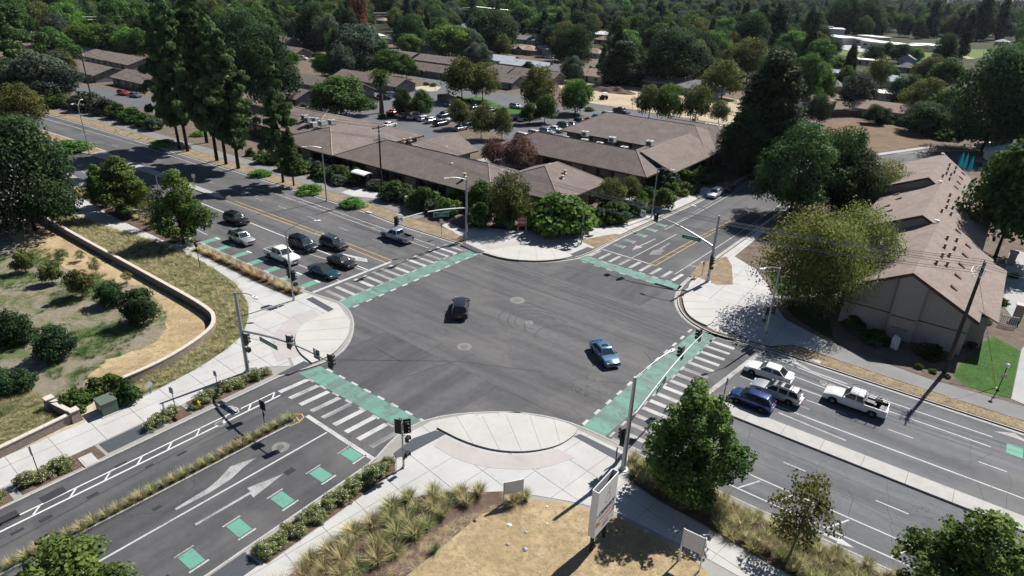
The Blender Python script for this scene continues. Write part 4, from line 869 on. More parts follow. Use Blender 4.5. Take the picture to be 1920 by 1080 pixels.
def pine_proto(leaf, K=66, rx=0.22, z0=0.19, per=125, ls=0.0125):
    cs = []; rs = []
    for k in range(K):
        u = k / K; z = z0 + (0.985 - z0) * u ** 0.95; a = k * 2.4 + rng.normal() * 0.5
        L = rx * (1.0 - u) ** 0.72 * (0.5 + 0.7 * min(1, u / 0.16)) * (0.45 + 0.75 * rng.random()) + 0.008
        for f in ((0.95, 0.5) if u < 0.8 else (0.7,)):
            cs.append(np.array([L * f * math.cos(a), L * f * math.sin(a), z + 0.02 * f])); rs.append((0.024 + 0.026 * (1 - u)) * (0.75 + 0.5 * rng.random()))
    tb = [0.45 + 0.26 * rng.normal() for _ in cs]
    C, N, S, T = clump_leaves(cs, rs, per, ls, 0.62, 0.2, tb)
    crown = card_mesh('crown', C, N, S, T, 2.6, leaf)
    mb = MB(); mb.tube([(0, 0, -0.01), (0.004, 0.002, 0.3), (-0.004, 0.003, 0.65), (0, 0, 0.97)], [0.0155, 0.012, 0.007, 0.001], 8)
    for c in cs[::3]: mb.tube([(0, 0, c[2] - 0.03), tuple(c)], [0.004, 0.001], 4, False)
    for k in range(5):
        a = rng.random() * 6.28; z = 0.08 + 0.03 * k; mb.tube([(0, 0, z), (0.03 * math.cos(a), 0.03 * math.sin(a), z + 0.012)], [0.002, 0.0006], 4, False)
    mb.mats = [M['bark_dark']]; return Proto([('crown', crown), ('trunk', mb.mesh('trunk', True))])
TREES['pine'] = [pine_proto('leaf_pine') for _ in range(3)]
TREES['pine_low'] = [pine_proto('leaf_pine_bright', 62, 0.36, 0.13, 190, 0.016) for _ in range(2)]
def palm_proto():
    mb = MB(); mb.tube([(0, 0, -0.01), (0.005, 0, 0.3), (-0.004, 0, 0.6), (0, 0, 0.80)], [0.035, 0.026, 0.024, 0.026], 9); mb.mats = [M['bark_grey']]
    C, N, S, T, Rl = [], [], [], [], []
    for k in range(46):
        a = k * 2.4; el = R(75 - 150 * (k / 46)); L = 0.17
        ax = np.array([math.cos(a) * math.cos(el), math.sin(a) * math.cos(el), math.sin(el)])
        for j in range(9):
            f = 0.35 + 0.65 * j / 8; p = np.array([0, 0, 0.82]) + ax * L * f + np.array([0, 0, -0.07 * f * f])
            for sd in (-1, 1):
                side = np.cross(ax, [0, 0, 1]); side /= np.linalg.norm(side) + 1e-9
                C.append(p + side * sd * 0.022 * (1.2 - f * 0.4)); N.append(np.cross(side * sd + ax * 0.4, ax)); S.append(0.024); T.append(0.55 + 0.2 * rng.normal() - (0.4 if k > 34 else 0)); Rl.append(ax)
    return Proto([('crown', card_mesh('crown', C, N, S, np.array(T), 2.2, 'leaf_mid')), ('trunk', mb.mesh('trunk', True))])
TREES['palm'] = [palm_proto()]
variants('puff', 2, dome, 95, 190, 0.017, 0.52, 0.16, 0.98, 'leaf_pine_bright', 'bark_dark', rc=0.24, aspect=2.4, nl=12)
variants('near', 2, pyram, 165, 95, 0.0185, 0.40, 0.12, 0.99, 'leaf_maple', 'bark', rc=0.135, r0=0.013, flat=1.25, nl=26, up=0.2)
def shrub_proto(leaf, K, per, ls, flat=0.75, rx=0.5, ragged=0.0, stem=True, flower=None):
    cs = []; rs = []
    for k in range(K):
        d = rdir(1, 0.5)[0]; d[2] = abs(d[2]); f = 0.45 + 0.45 * rng.random() + ragged * rng.random()
        cs.append(np.array([d[0] * rx * f, d[1] * rx * f, 0.12 + d[2] * 0.72 * f])); rs.append(0.20 * (0.8 + 0.4 * rng.random()))
    C, N, S, T = clump_leaves(cs, rs, per, ls, flat)
    keep = C[:, 2] > 0.005; parts = [('foliage', card_mesh('foliage', C[keep], N[keep], S[keep], T[keep], 1.2, leaf))]
    if flower:
        i = rng.choice(np.where(keep)[0], flower, replace=False); parts.append(('blossom', card_mesh('blossom', C[i] * 1.03, N[i], np.full(flower, ls * 1.05), rng.random(flower), 1.0, 'petal_white')))
    if stem:
        mb = MB()
        for k in range(5): c = cs[k]; mb.tube([(0.02 * math.cos(k), 0.02 * math.sin(k), -0.01), tuple(np.array(c) * 0.6), tuple(c)], [0.022, 0.014, 0.005], 5, False)
        mb.mats = [M['bark']]; parts.append(('stem', mb.mesh('stem', True)))
    return Proto(parts)
SHR = {'shrub': [shrub_proto('leaf_shrub', 34, 60, 0.085, ragged=0.1) for _ in range(3)], 'clipped': [shrub_proto('leaf_shrub', 46, 60, 0.06, stem=True) for _ in range(2)],
       'clipped_light': [shrub_proto('leaf_shrub_light', 46, 60, 0.06) for _ in range(1)], 'juniper': [shrub_proto('leaf_bright', 40, 60, 0.07, ragged=0.2)],
       'leafy': [shrub_proto('leaf_maple', 34, 55, 0.10, ragged=0.25) for _ in range(2)], 'rose': [shrub_proto('leaf_rose', 34, 80, 0.055, ragged=0.6, flower=130) for _ in range(4)],
       'red': [shrub_proto('leaf_rust', 34, 55, 0.09)], 'oleander': [shrub_proto('leaf_greygreen', 36, 60, 0.085, ragged=0.2) for _ in range(2)]}
def tuft_proto(blade, plume, nb=420, npm=150, spread=0.66, seg=3):
    def blades(n, lmin, lmax, wid, sp, m, nm, seg=3, droop=0.5):
        V = []; Fc = []; T = []
        for k in range(n):
            a = rng.random() * 6.283; r0 = 0.10 * rng.random(); L = lmin + (lmax - lmin) * rng.random(); t = sp * (0.2 + 0.8 * rng.random())
            d = np.array([math.cos(a), math.sin(a)]); b = len(V); side = np.array([-d[1], d[0], 0]) * wid; tint = np.clip(0.45 + 0.25 * rng.normal(), 0, 1)
            for j in range(seg + 1):
                f = j / seg; x = r0 + t * L * (f ** 1.5); z = L * (f - droop * t * f * f * 0.6)
                c = np.array([d[0] * x, d[1] * x, z]); w = (1 - f * 0.85)
                V.append(c - side * w); V.append(c + side * w); T += [tint, tint]
            for j in range(seg): Fc.append((b + 2 * j, b + 2 * j + 1, b + 2 * j + 3, b + 2 * j + 2))
        me = bpy.data.meshes.new(nm); me.from_pydata([tuple(v) for v in V], [], Fc); at = me.attributes.new('tint', 'FLOAT', 'POINT'); at.data.foreach_set('value', np.array(T, np.float32)); me.materials.append(M[m]); return me
    parts = [('blades', blades(nb, 0.40, 0.85, 0.009, spread * 1.2, blade, 'blades', seg))]
    if npm: parts.append(('plumes', blades(npm, 0.7, 1.0, 0.010, spread * 1.0, plume, 'plumes', 2, 0.25)))
    return Proto(parts)
SHR['tuft'] = [tuft_proto('grass_blade', 'grass_plume') for _ in range(3)]; SHR['tuft_green'] = [tuft_proto('grass_green', 'grass_plume', 420, 110) for _ in range(2)]
SHR['tuft_pure'] = [tuft_proto('weed_green', 'grass_green', 200, 0)]; SHR['tuft_rust'] = [tuft_proto('grass_rust', 'grass_plume', 360, 90) for _ in range(2)]; SHR['tuft_meadow'] = [tuft_proto('grass_meadow', 'grass_plume', 340, 110, 0.75) for _ in range(2)]

PLANTED = []        # (object, px, py, description) still waiting for a label
def plant(proto, name, x, y, h, wid, z=0.0, rz=None, lean=None):
    """stand one plant on the ground; wid = crown diameter"""
    r = empty(name, (x, y, z - 0.02), random.random() * 6.28 if rz is None else rz)
    ext = proto_ext(proto); sx = wid / ext; r.scale = (sx, sx, h)
    if lean: r.rotation_euler = (lean[0], lean[1], r.rotation_euler[2])
    for nm, me in proto.parts:
        o = bpy.data.objects.new(nm, me); link(o, r)
        if nm in ('blades', 'plumes', 'blossom'): o['kind'] = 'stuff'
    return r
_ext = {}
def proto_ext(p):
    k = id(p)
    if k not in _ext:
        me = p.parts[0][1]; co = np.empty(len(me.vertices) * 3); me.vertices.foreach_get('co', co); co = co.reshape(-1, 3)
        _ext[k] = np.percentile(np.hypot(co[:, 0], co[:, 1]), 97) * 2
    return _ext[k]
def T(kind, bx, ty, by, wpx, label=None, var=None, name=None, cat='tree', z0=KH, group=None, desc=None, hscale=1.0):
    """a tree seen with its foot at image point (bx,by), its top at height ty and a crown wpx across"""
    x, y = W(bx, by, z0); h = HT(bx, by, ty, None, z0) * hscale; wid = wpx * MPP(x, y, h * 0.6)
    P = TREES[kind]; p = P[var if var is not None else random.randrange(len(P))]
    o = plant(p, name or TNAME.get(kind, 'broadleaf_tree'), x, y, h, wid, z0)
    tag(o, label, cat, group)
    if not label: PLANTED.append((o, bx, (ty + by) / 2, desc or TDESC[kind], h))
    return o
TNAME = {'near': 'maple_tree', 'puff': 'pine_tree', 'pine': 'pine_tree', 'pine_low': 'pine_tree', 'palm': 'palm_tree', 'poplar': 'slender_conifer', 'conifer': 'conifer_tree', 'oak': 'oak_tree', 'maple': 'maple_tree', 'maple_sparse': 'maple_tree', 'fruit': 'fruit_tree', 'fruit_dark': 'fruit_tree', 'myrtle': 'flowering_tree'}
TDESC = {'pine': 'tall dark pine', 'pine_low': 'mid green pine', 'palm': 'fan palm', 'poplar': 'slender dark conifer', 'conifer': 'dark pointed conifer', 'oak': 'dark spreading tree', 'maple': 'leafy green maple', 'maple_sparse': 'thin bronze maple', 'fruit': 'small fruit tree', 'fruit_dark': 'dark bushy fruit tree', 'round': 'rounded green tree', 'bright': 'bright green tree', 'greygreen': 'grey green tree', 'olive': 'olive green tree', 'airy': 'airy open tree', 'myrtle': 'pink flowering tree', 'rust': 'rust coloured tree'}
SNAME = {'shrub': 'shrub', 'clipped': 'clipped_shrub', 'clipped_light': 'clipped_shrub', 'juniper': 'juniper_shrub', 'leafy': 'leafy_shrub', 'rose': 'rose_bush', 'red': 'red_shrub', 'oleander': 'shrub', 'tuft': 'grass_clump', 'tuft_green': 'grass_clump', 'tuft_pure': 'grass_clump', 'tuft_rust': 'grass_clump', 'tuft_meadow': 'grass_clump'}
SDESC = {'shrub': 'dark green shrub', 'clipped': 'clipped round shrub', 'clipped_light': 'clipped yellow green shrub', 'juniper': 'low spreading juniper', 'leafy': 'leafy green shrub', 'rose': 'white rose bush', 'red': 'dark red shrub', 'oleander': 'grey green shrub', 'tuft': 'pale plumed grass clump', 'tuft_green': 'green grass clump', 'tuft_pure': 'bright green grass clump', 'tuft_rust': 'rusty grass clump', 'tuft_meadow': 'straw grass clump'}
def S(kind, bx, by, wpx, hpx=None, label=None, z0=KH, group=None, h=None, desc=None):
    """a shrub with its foot at image point (bx,by), wpx across"""
    x, y = W(bx, by, z0); w = wpx * MPP(x, y, 0.5); h = h if h is not None else (HT(bx, by, by - hpx, None, z0) if hpx else w * 0.75)
    o = plant(random.choice(SHR[kind]), SNAME[kind], x, y, h, w, z0)
    tag(o, label, 'grass' if 'tuft' in kind else 'shrub', group)
    if not label: PLANTED.append((o, bx, by - 4, desc or SDESC[kind], h))
    return o
# ------------------------------------------------------------------ vehicles
def car_proto(kind, col, name, rimm='rim'):
    """a parked or waiting vehicle, nose along +x, standing on z=0"""
    D = {  # L, W, H, shoulder, hood z, windscreen base x, roof front x, roof rear x, rear glass base x, wheel r, deck z
        'sedan': (4.65, 1.80, 1.45, 0.93, 0.93, 0.95, 0.28, -1.02, -1.72, 0.32, 0.98),
        'coupe': (4.70, 1.80, 1.36, 0.88, 0.86, 0.72, 0.02, -0.95, -1.60, 0.32, 0.92),
        'suv': (4.65, 1.86, 1.68, 1.05, 1.05, 1.02, 0.45, -1.92, -2.24, 0.36, 1.05),
        'van': (4.95, 1.92, 1.76, 1.05, 1.02, 1.45, 0.62, -2.12, -2.40, 0.34, 1.05),
        'hatch': (4.05, 1.70, 1.52, 0.96, 0.95, 1.15, 0.35, -1.55, -1.96, 0.30, 0.97),
        'wagon': (4.70, 1.76, 1.50, 0.94, 0.93, 0.95, 0.28, -1.90, -2.26, 0.32, 0.95),
        'pickup': (5.55, 1.88, 1.78, 1.12, 1.12, 1.15, 0.55, -0.62, -0.78, 0.38, 1.12),
        'crew': (5.85, 1.98, 1.92, 1.20, 1.20, 1.25, 0.62, -0.98, -1.12, 0.41, 1.20)}[kind]
    L, Wd, H, sh, hz, xw, xr, xb, xg, wr, dz = D; hw = Wd / 2; fx, rx_ = L / 2, -L / 2
    af, ar = fx - 0.88 - (0.06 if kind in ('crew', 'pickup') else 0), rx_ + (0.92 if kind not in ('crew', 'pickup') else 1.15)
    root = empty(name); cm = M[col]; truck = kind in ('pickup', 'crew'); bed0 = xg - 0.08
    # body: cross-sections lofted along the length, sills lifted over the wheels
    xs = sorted(set([rx_, rx_ + 0.05, rx_ + 0.18, xg, xw, fx - 0.45, fx - 0.16, fx - 0.04, fx] + ([bed0, bed0 - 0.03] if truck else []) + [ar + t * (wr + 0.07) for t in (-1, -0.92, -0.7, -0.4, 0, 0.4, 0.7, 0.92, 1)] + [af + t * (wr + 0.07) for t in (-1, -0.92, -0.7, -0.4, 0, 0.4, 0.7, 0.92, 1)] + [(xw + xg) / 2, (xw + xr) / 2]))
    V = []; Fc = []; n = 13
    for x in xs:
        zb = 0.24 if not truck else 0.34
        for a in (af, ar):
            d = abs(x - a); q = wr + 0.07
            if d < q: zb = max(zb, wr + math.sqrt(q * q - d * d) * 0.93)
        f_end, r_end = fx - x, x - rx_
        taper = 1.0 - (0.10 * max(0, 1 - f_end / 0.5) ** 2) - (0.07 * max(0, 1 - r_end / 0.4) ** 2)
        if x >= xw: zt = hz - (hz - 0.74 * hz) * max(0, (x - xw) / (fx - xw)) ** 2.6 - 0.02
        elif x <= xg and not truck: zt = dz - 0.07 * max(0, 1 - r_end / 0.25) ** 2
        elif truck and x < bed0 - 0.01: zt = 0.80
        else: zt = sh
        if f_end < 0.1: zb = max(zb, 0.34)
        if r_end < 0.1: zb = max(zb, 0.38)
        w = hw * taper; mid = zb + 0.55 * (zt - zb)
        half = [(0, zb + 0.03), (w * 0.9, zb), (w * 0.985, zb + 0.10 * (zt - zb)), (w, mid), (w * 0.97, zt - 0.06), (w * 0.90, zt - 0.005), (0, zt + (0.03 if x >= xw or x <= xg else 0))]
        ring = half + [(-y, z) for (y, z) in half[-2:0:-1]]; ring = ring[:12]
        n = len(ring); V += [(x, y, z) for (y, z) in ring]
    for i in range(len(xs) - 1):
        for j in range(n): Fc.append((i * n + j, i * n + (j + 1) % n, (i + 1) * n + (j + 1) % n, (i + 1) * n + j))
    Fc.append(tuple(range(n - 1, -1, -1))); Fc.append(tuple(range((len(xs) - 1) * n, len(xs) * n)))
    mb = MB(); mb.add(V, Fc); b = mb.build('body', cm, root)
    b.data.polygons.foreach_set('use_smooth', [True] * len(b.data.polygons)); b.data.set_sharp_from_angle(angle=R(38))
    # cabin: four pillars and a roof, panes set proud
    th = 0.70 if not truck else 0.76; wb, wt = hw * 0.90, hw * th; zs, zr = sh - 0.03, H
    B = [(xw, -wb, zs), (xw, wb, zs), (xg, wb, zs), (xg, -wb, zs)]; Tp = [(xr, -wt, zr - 0.05), (xr, wt, zr - 0.05), (xb, wt, zr - 0.05), (xb, -wt, zr - 0.05)]
    bm = bmesh.new(); vs = [bm.verts.new(p) for p in B + Tp + [(xr - 0.12, -wt * 0.82, zr), (xr - 0.12, wt * 0.82, zr), (xb + 0.12, wt * 0.82, zr), (xb + 0.12, -wt * 0.82, zr)]]
    for f in ((0, 1, 5, 4), (1, 2, 6, 5), (2, 3, 7, 6), (3, 0, 4, 7), (4, 5, 9, 8), (5, 6, 10, 9), (6, 7, 11, 10), (7, 4, 8, 11), (8, 9, 10, 11)): bm.faces.new([vs[i] for i in f])
    bm.normal_update(); bmesh.ops.recalc_face_normals(bm, faces=bm.faces); bmesh.ops.bevel(bm, geom=list(bm.edges), offset=0.025, segments=1, affect='EDGES')
    me = bpy.data.meshes.new('cabin'); bm.to_mesh(me); bm.free(); me.materials.append(cm); co = link(bpy.data.objects.new('cabin', me), root); me.polygons.foreach_set('use_smooth', [True] * len(me.polygons)); me.set_sharp_from_angle(angle=R(35))
    def pane(nm, quad, shr, off, m='car_glass'):
        q = [Vector(p) for p in quad]; c = sum(q, Vector()) / len(q); nn = (q[1] - q[0]).cross(q[2] - q[0]).normalized()
        if nn.dot(c - Vector((0, 0, sh))) < 0: nn = -nn
        q = [c + (p - c) * shr + nn * off for p in q]
        m2 = MB(); m2.add([tuple(p) for p in q], [tuple(range(len(q)))]); return m2.build(nm, M[m], root)
    pane('windscreen', [B[0], B[1], Tp[1], Tp[0]], 0.88, 0.012, 'car_glass_green'); pane('rear_window', [B[3], B[2], Tp[2], Tp[3]], 0.84, 0.012)
    cuts = {'sedan': (0.52,), 'coupe': (0.72,), 'suv': (0.40, 0.72), 'van': (0.36, 0.66), 'hatch': (0.48, 0.80), 'wagon': (0.38, 0.66), 'pickup': (0.62,), 'crew': (0.5,)}[kind]
    for sd in (1, -1):
        lo0, lo1 = Vector((xw - 0.05, sd * wb, zs + 0.06)), Vector((xg + 0.08, sd * wb, zs + 0.06)); hi0, hi1 = Vector((xr, sd * wt, zr - 0.09)), Vector((xb, sd * wt, zr - 0.09))
        ed = [0.0, *cuts, 1.0]
        for k in range(len(ed) - 1):
            e0, e1 = ed[k] + (0.012 if k else 0), ed[k + 1] - 0.012
            # windows share one upright pillar position top and bottom
            xl0 = xw + (xg - xw) * e0; xl1 = xw + (xg - xw) * e1
            up0 = min(max(xl0, xb), xr); up1 = min(max(xl1, xb), xr)
            q = [(xl0, sd * wb, zs + 0.06), (xl1, sd * wb, zs + 0.06), (up1, sd * (wt + 0.012), zr - 0.10), (up0, sd * (wt + 0.012), zr - 0.10)]
            if abs(up0 - up1) < 0.03: q = q[:3]
            pane('side_window', q, 0.93, 0.014)
    # wheels
    for a in (af, ar):
        for sd in (1, -1):
            w_ = empty('wheel', (a, sd * (hw - 0.11), wr), 0, root)
            m2 = MB(); prof = [(wr * 0.62, -0.11), (wr * 0.93, -0.115), (wr, -0.085), (wr, 0.085), (wr * 0.93, 0.115), (wr * 0.62, 0.11)]
            vs = []; fs = []; N_ = 18
            for (r_, y_) in prof:
                for j in range(N_): t = 2 * math.pi * j / N_; vs.append((r_ * math.cos(t), y_, r_ * math.sin(t)))
            for i in range(len(prof) - 1):
                for j in range(N_): fs.append((i * N_ + j, i * N_ + (j + 1) % N_, (i + 1) * N_ + (j + 1) % N_, (i + 1) * N_ + j))
            fs += [tuple(range(N_)), tuple(range((len(prof) - 1) * N_, len(prof) * N_))]
            m2.add(vs, fs); m2.build('tyre', M['tyre'], w_)
            m3 = MB(); yo = sd * 0.118
            m3.add([(wr * 0.60 * math.cos(t), yo - sd * 0.012, wr * 0.60 * math.sin(t)) for t in np.linspace(0, 2 * math.pi, 17)[:-1]], [tuple(range(16))])
            for s5 in range(5):
                t = 2 * math.pi * s5 / 5; m3.box((wr * 0.30 * math.cos(t), yo, wr * 0.30 * math.sin(t)), (wr * 0.5, 0.02, wr * 0.15), 0, Matrix.Rotation(-t, 3, 'Y'))
            m3.build('rim', M[rimm], w_)
    # lamps, mirrors, plates, grille, bumpers
    for sd in (1, -1):
        m2 = MB(); m2.box((fx - 0.14, sd * hw * 0.68, 0.66 * hz + 0.03), (0.22, hw * 0.36, 0.14), 0, None); m2.build('headlight', M['headlight'], root)
        m2 = MB(); m2.box((rx_ + 0.06, sd * hw * 0.76, (0.80 if not truck else 0.74) * dz), (0.12, hw * 0.28, 0.16 if kind in ('sedan', 'coupe') else 0.30), 0); m2.build('taillight', M['taillight'], root)
        m2 = MB(); m2.box((xw - 0.22, sd * (hw + 0.05), sh + 0.07), (0.12, 0.20, 0.13), 0); m2.build('wing_mirror', cm, root)
    m2 = MB(); m2.box((fx - 0.02, 0, 0.55 * hz), (0.06, hw * 0.95, 0.16)); m2.build('grille', M['black_plastic'], root)
    m2 = MB(); m2.box((fx + 0.005, 0, 0.43), (0.04, 0.34, 0.11)); m2.build('number_plate', M['plate_white'], root)
    m2 = MB(); m2.box((rx_ - 0.005, 0, 0.55 if kind != 'sedan' else 0.72), (0.03, 0.34, 0.12)); m2.build('number_plate', M['plate_white'], root)
    m2 = MB(); m2.box((fx - 0.04, 0, 0.40), (0.16, Wd * 0.86, 0.16)); m2.build('front_bumper', M['chrome'] if truck and kind == 'crew' else cm, root)
    m2 = MB(); m2.box((rx_ + 0.02, 0, 0.46), (0.16, Wd * 0.88, 0.18)); m2.build('rear_bumper', M['chrome'] if truck else cm, root)
    if truck:
        t0, t1 = bed0, rx_ + 0.04; zc = dz - 0.02
        for sd in (1, -1):
            m2 = MB(); m2.box(((t0 + t1) / 2, sd * (hw - 0.06), (0.78 + zc) / 2), (t0 - t1, 0.10, zc - 0.78)); m2.build('bed_side', cm, root)
        m2 = MB(); m2.box((t1 + 0.04, 0, (0.70 + zc) / 2), (0.08, Wd * 0.86, zc - 0.70)); m2.build('tailgate', cm, root)
        m2 = MB(); m2.box(((t0 + t1) / 2, 0, 0.83), (t0 - t1 - 0.12, Wd - 0.24, 0.03)); m2.build('bed_floor', M['black_plastic'], root)
        for sd in (1, -1):
            m2 = MB(); m2.box(((t0 + t1) / 2, sd * (hw - 0.12), 0.97), (t0 - t1 - 0.14, 0.02, 0.26)); m2.build('bed_liner', M['black_plastic'], root)
    if kind in ('suv', 'wagon', 'van'):
        for sd in (1, -1):
            m2 = MB(); m2.box(((xr + xb) / 2, sd * wt * 0.86, H + 0.03), ((xr - xb) * 0.8, 0.04, 0.04)); m2.build('roof_rail', M['black_plastic'], root)
    return root
for nm, c, mt in (('car_white', (0.62, 0.62, 0.60), 0.0), ('car_silver', (0.42, 0.43, 0.44), 0.55), ('car_pewter', (0.33, 0.335, 0.335), 0.5), ('car_black', (0.010, 0.010, 0.011), 0.1), ('car_navy', (0.006, 0.009, 0.022), 0.3), ('car_teal', (0.012, 0.045, 0.058), 0.3),
                  ('car_charcoal', (0.045, 0.047, 0.05), 0.4), ('car_blue', (0.008, 0.022, 0.12), 0.4), ('car_steelblue', (0.10, 0.19, 0.30), 0.5), ('car_red', (0.35, 0.015, 0.02), 0.2), ('car_darkgreen', (0.012, 0.035, 0.028), 0.2), ('car_bluesilver', (0.28, 0.32, 0.38), 0.5), ('car_grey', (0.16, 0.165, 0.17), 0.45)):
    paint(nm, c, mt)
CARS = {}
def car(kind, col, x, y, rz, label, group=None, name=None, z=0.004, s=1.0):
    nm = name or {'pickup': 'pickup_truck', 'crew': 'pickup_truck', 'van': 'minivan', 'suv': 'sport_utility_car', 'hatch': 'hatchback_car', 'wagon': 'estate_car', 'coupe': 'coupe_car'}.get(kind, 'sedan_car')
    k = (kind, col)
    if k not in CARS: o = car_proto(kind, col, nm); CARS[k] = (o, kids_of(o))
    else: o = copy_tree(CARS[k][0], None, CARS[k][1])
    o.location = (x, y, z); o.rotation_euler = (0, 0, rz); o.scale = (s, s, s); tag(o, label, {'pickup': 'pickup truck', 'crew': 'pickup truck', 'van': 'minivan', 'suv': 'car'}.get(kind, 'car'), group); return o
def carW(kind, col, px, py, rz, label, group=None, **k):
    x, y = W(px, py, 0.0 if k.get('z', 0) < 0.05 else k['z']); return car(kind, col, x, y, rz, label, group, **k)
# the junction's own traffic --------------------------------------------------------
PI = math.pi
tc = car('coupe', 'car_teal', -25.6, -7.1, 0, 'dark teal soft-top coupe first at the stop line beside the green squares', name='coupe_car')
car('sedan', 'car_black', -26.4, -3.5, R(1), 'small black sedan waiting at the stop line beside the teal coupe', s=0.94)
car('crew', 'car_white', -33.8, -7.6, 0, 'big white crew-cab pickup with black bed queued behind the teal coupe')
car('van', 'car_navy', -35.2, -3.2, R(-1), 'dark navy minivan queued between the white pickup and the grey crossover')
car('suv', 'car_charcoal', -32.3, -0.05, R(2), 'charcoal crossover waiting in the turn lane next to the yellow lines', s=0.96)
q5 = car('suv', 'car_silver', -43.7, -7.5, 0, 'silver crossover with dark sunroof rolling up behind the white pickup')
car('suv', 'car_black', -51.6, -3.4, R(3), 'boxy black van-like car with sun glint on its windscreen', s=0.98)
bs = car('suv', 'car_black', -5.1, -3.4, R(128), 'black sport utility car crossing the middle of the junction, rear lamps showing', s=1.02)
bc = car('sedan', 'car_steelblue', 13.4, -1.5, R(-36), 'steel blue sedan with rear spoiler turning across the junction', s=0.98)
dk = car('pickup', 'car_bluesilver', -27.8, 8.1, R(180), 'silver extended-cab pickup with empty black bed driving away past the curved mast arm')
car('sedan', 'car_white', 28.2, 6.2, R(181), 'white sedan waiting at the stop line closest to the dry verge')
wg = car('wagon', 'car_silver', 29.9, 3.1, R(179), 'silver estate car with roof rails between the white sedan and blue hatchback', s=1.02)
car('hatch', 'car_blue', 28.5, 0.15, R(179), 'bright blue hatchback waiting beside the concrete median')
wt = car('pickup', 'car_white', 36.4, 6.2, R(180), 'white work pickup loaded with tools and a ladder rack')
def roof_pane(o, x0, x1, hw, z):
    mb = MB(); mb.poly([(x0, -hw), (x1, -hw), (x1, hw), (x0, hw)], z); mb.build('sunroof', M['car_glass'], o)
roof_pane(q5, -1.2, 0.1, 0.48, 1.686); roof_pane(bc, -0.45, 0.0, 0.36, 1.456); roof_pane(wg, -0.35, 0.05, 0.4, 1.506); roof_pane(wg, -1.15, -0.6, 0.4, 1.506)
mb = MB(); mb.box((-2.12, 0, 1.12), (0.22, 1.3, 0.04)); mb.box((-2.1, 0.5, 1.04), (0.1, 0.05, 0.14)); mb.box((-2.1, -0.5, 1.04), (0.1, 0.05, 0.14)); mb.build('spoiler', M['car_steelblue'], bc)
for a, b in ((-0.55, 0.55),):
    for x in (-0.35, -1.35): mb = MB(); mb.box((x, 0, 1.575), (0.06, 1.15, 0.04)); mb.build('crossbar', M['black_plastic'], wg)
# load of the work pickup
mb = MB()
for sd in (-0.86, 0.86):
    mb.tube([(-2.5, sd, 1.1), (-2.5, sd, 1.95), (0.3, sd, 1.95), (0.75, sd * 0.9, 1.8)], 0.022, 6)
    for x in (-0.9, -1.7): mb.tube([(x, sd, 1.1), (x, sd, 1.95)], 0.02, 6)
for x in (-2.5, -1.7, -0.9, -0.1): mb.tube([(x, -0.86, 1.95), (x, 0.86, 1.95)], 0.02, 6)
mb.build('ladder_rack', M['black_plastic'], wt)
mb = MB()
for sd in (-0.2, 0.2): mb.tube([(-2.7, sd + 0.35, 2.0), (0.5, sd + 0.35, 2.0)], 0.025, 6)
for k in range(9): x = -2.5 + 0.34 * k; mb.tube([(x, 0.15, 2.0), (x, 0.55, 2.0)], 0.014, 5)
tag(mb.build('ladder', M['metal_grey'], None, (36.4, 6.2, 0.004), R(180)), 'aluminium ladder lying on the rack of the white work pickup', 'ladder')
for nm, x, y, lb, m in (('tool_box', -1.1, 0.3, 'black tool box in the bed of the white work pickup', 'black_plastic'), ('hose_reel', -1.8, -0.35, 'dark hose reel in the bed of the white work pickup', 'wood_dark'), ('bucket', -1.55, 0.35, 'white bucket with red contents in the work pickup bed', 'sign_white')):
    mb = MB()
    if nm == 'tool_box': mb.box((0, 0, 0.22), (0.9, 0.5, 0.44)); mb.box((0, 0, 0.46), (0.94, 0.54, 0.05)); mb.box((0, -0.27, 0.36), (0.2, 0.03, 0.05))
    elif nm == 'hose_reel': mb.tube([(0, -0.2, 0.34), (0, 0.2, 0.34)], 0.3, 14); mb.tube([(0, -0.24, 0.34), (0, -0.2, 0.34)], 0.36, 14); mb.tube([(0, 0.2, 0.34), (0, 0.24, 0.34)], 0.36, 14); mb.box((0, 0, 0.05), (0.5, 0.6, 0.06))
    else: mb.lathe([(0.14, 0), (0.18, 0.4), (0.19, 0.42), (0.16, 0.42), (0.15, 0.36)], 12); mb.tube([(-0.18, 0, 0.4), (0, 0, 0.52), (0.18, 0, 0.4)], 0.01, 5)
    tag(mb.build(nm, M[m], None, (36.4 - x, 6.2 - y, 0.85), 0.0), lb, nm.split('_')[0] if nm != 'tool_box' else 'tool box')
for ch in tc.children:
    if ch.name.startswith('cabin'): ch.data.materials[0] = plain('soft_top', (0.018, 0.019, 0.021), 0.85, 0.2)
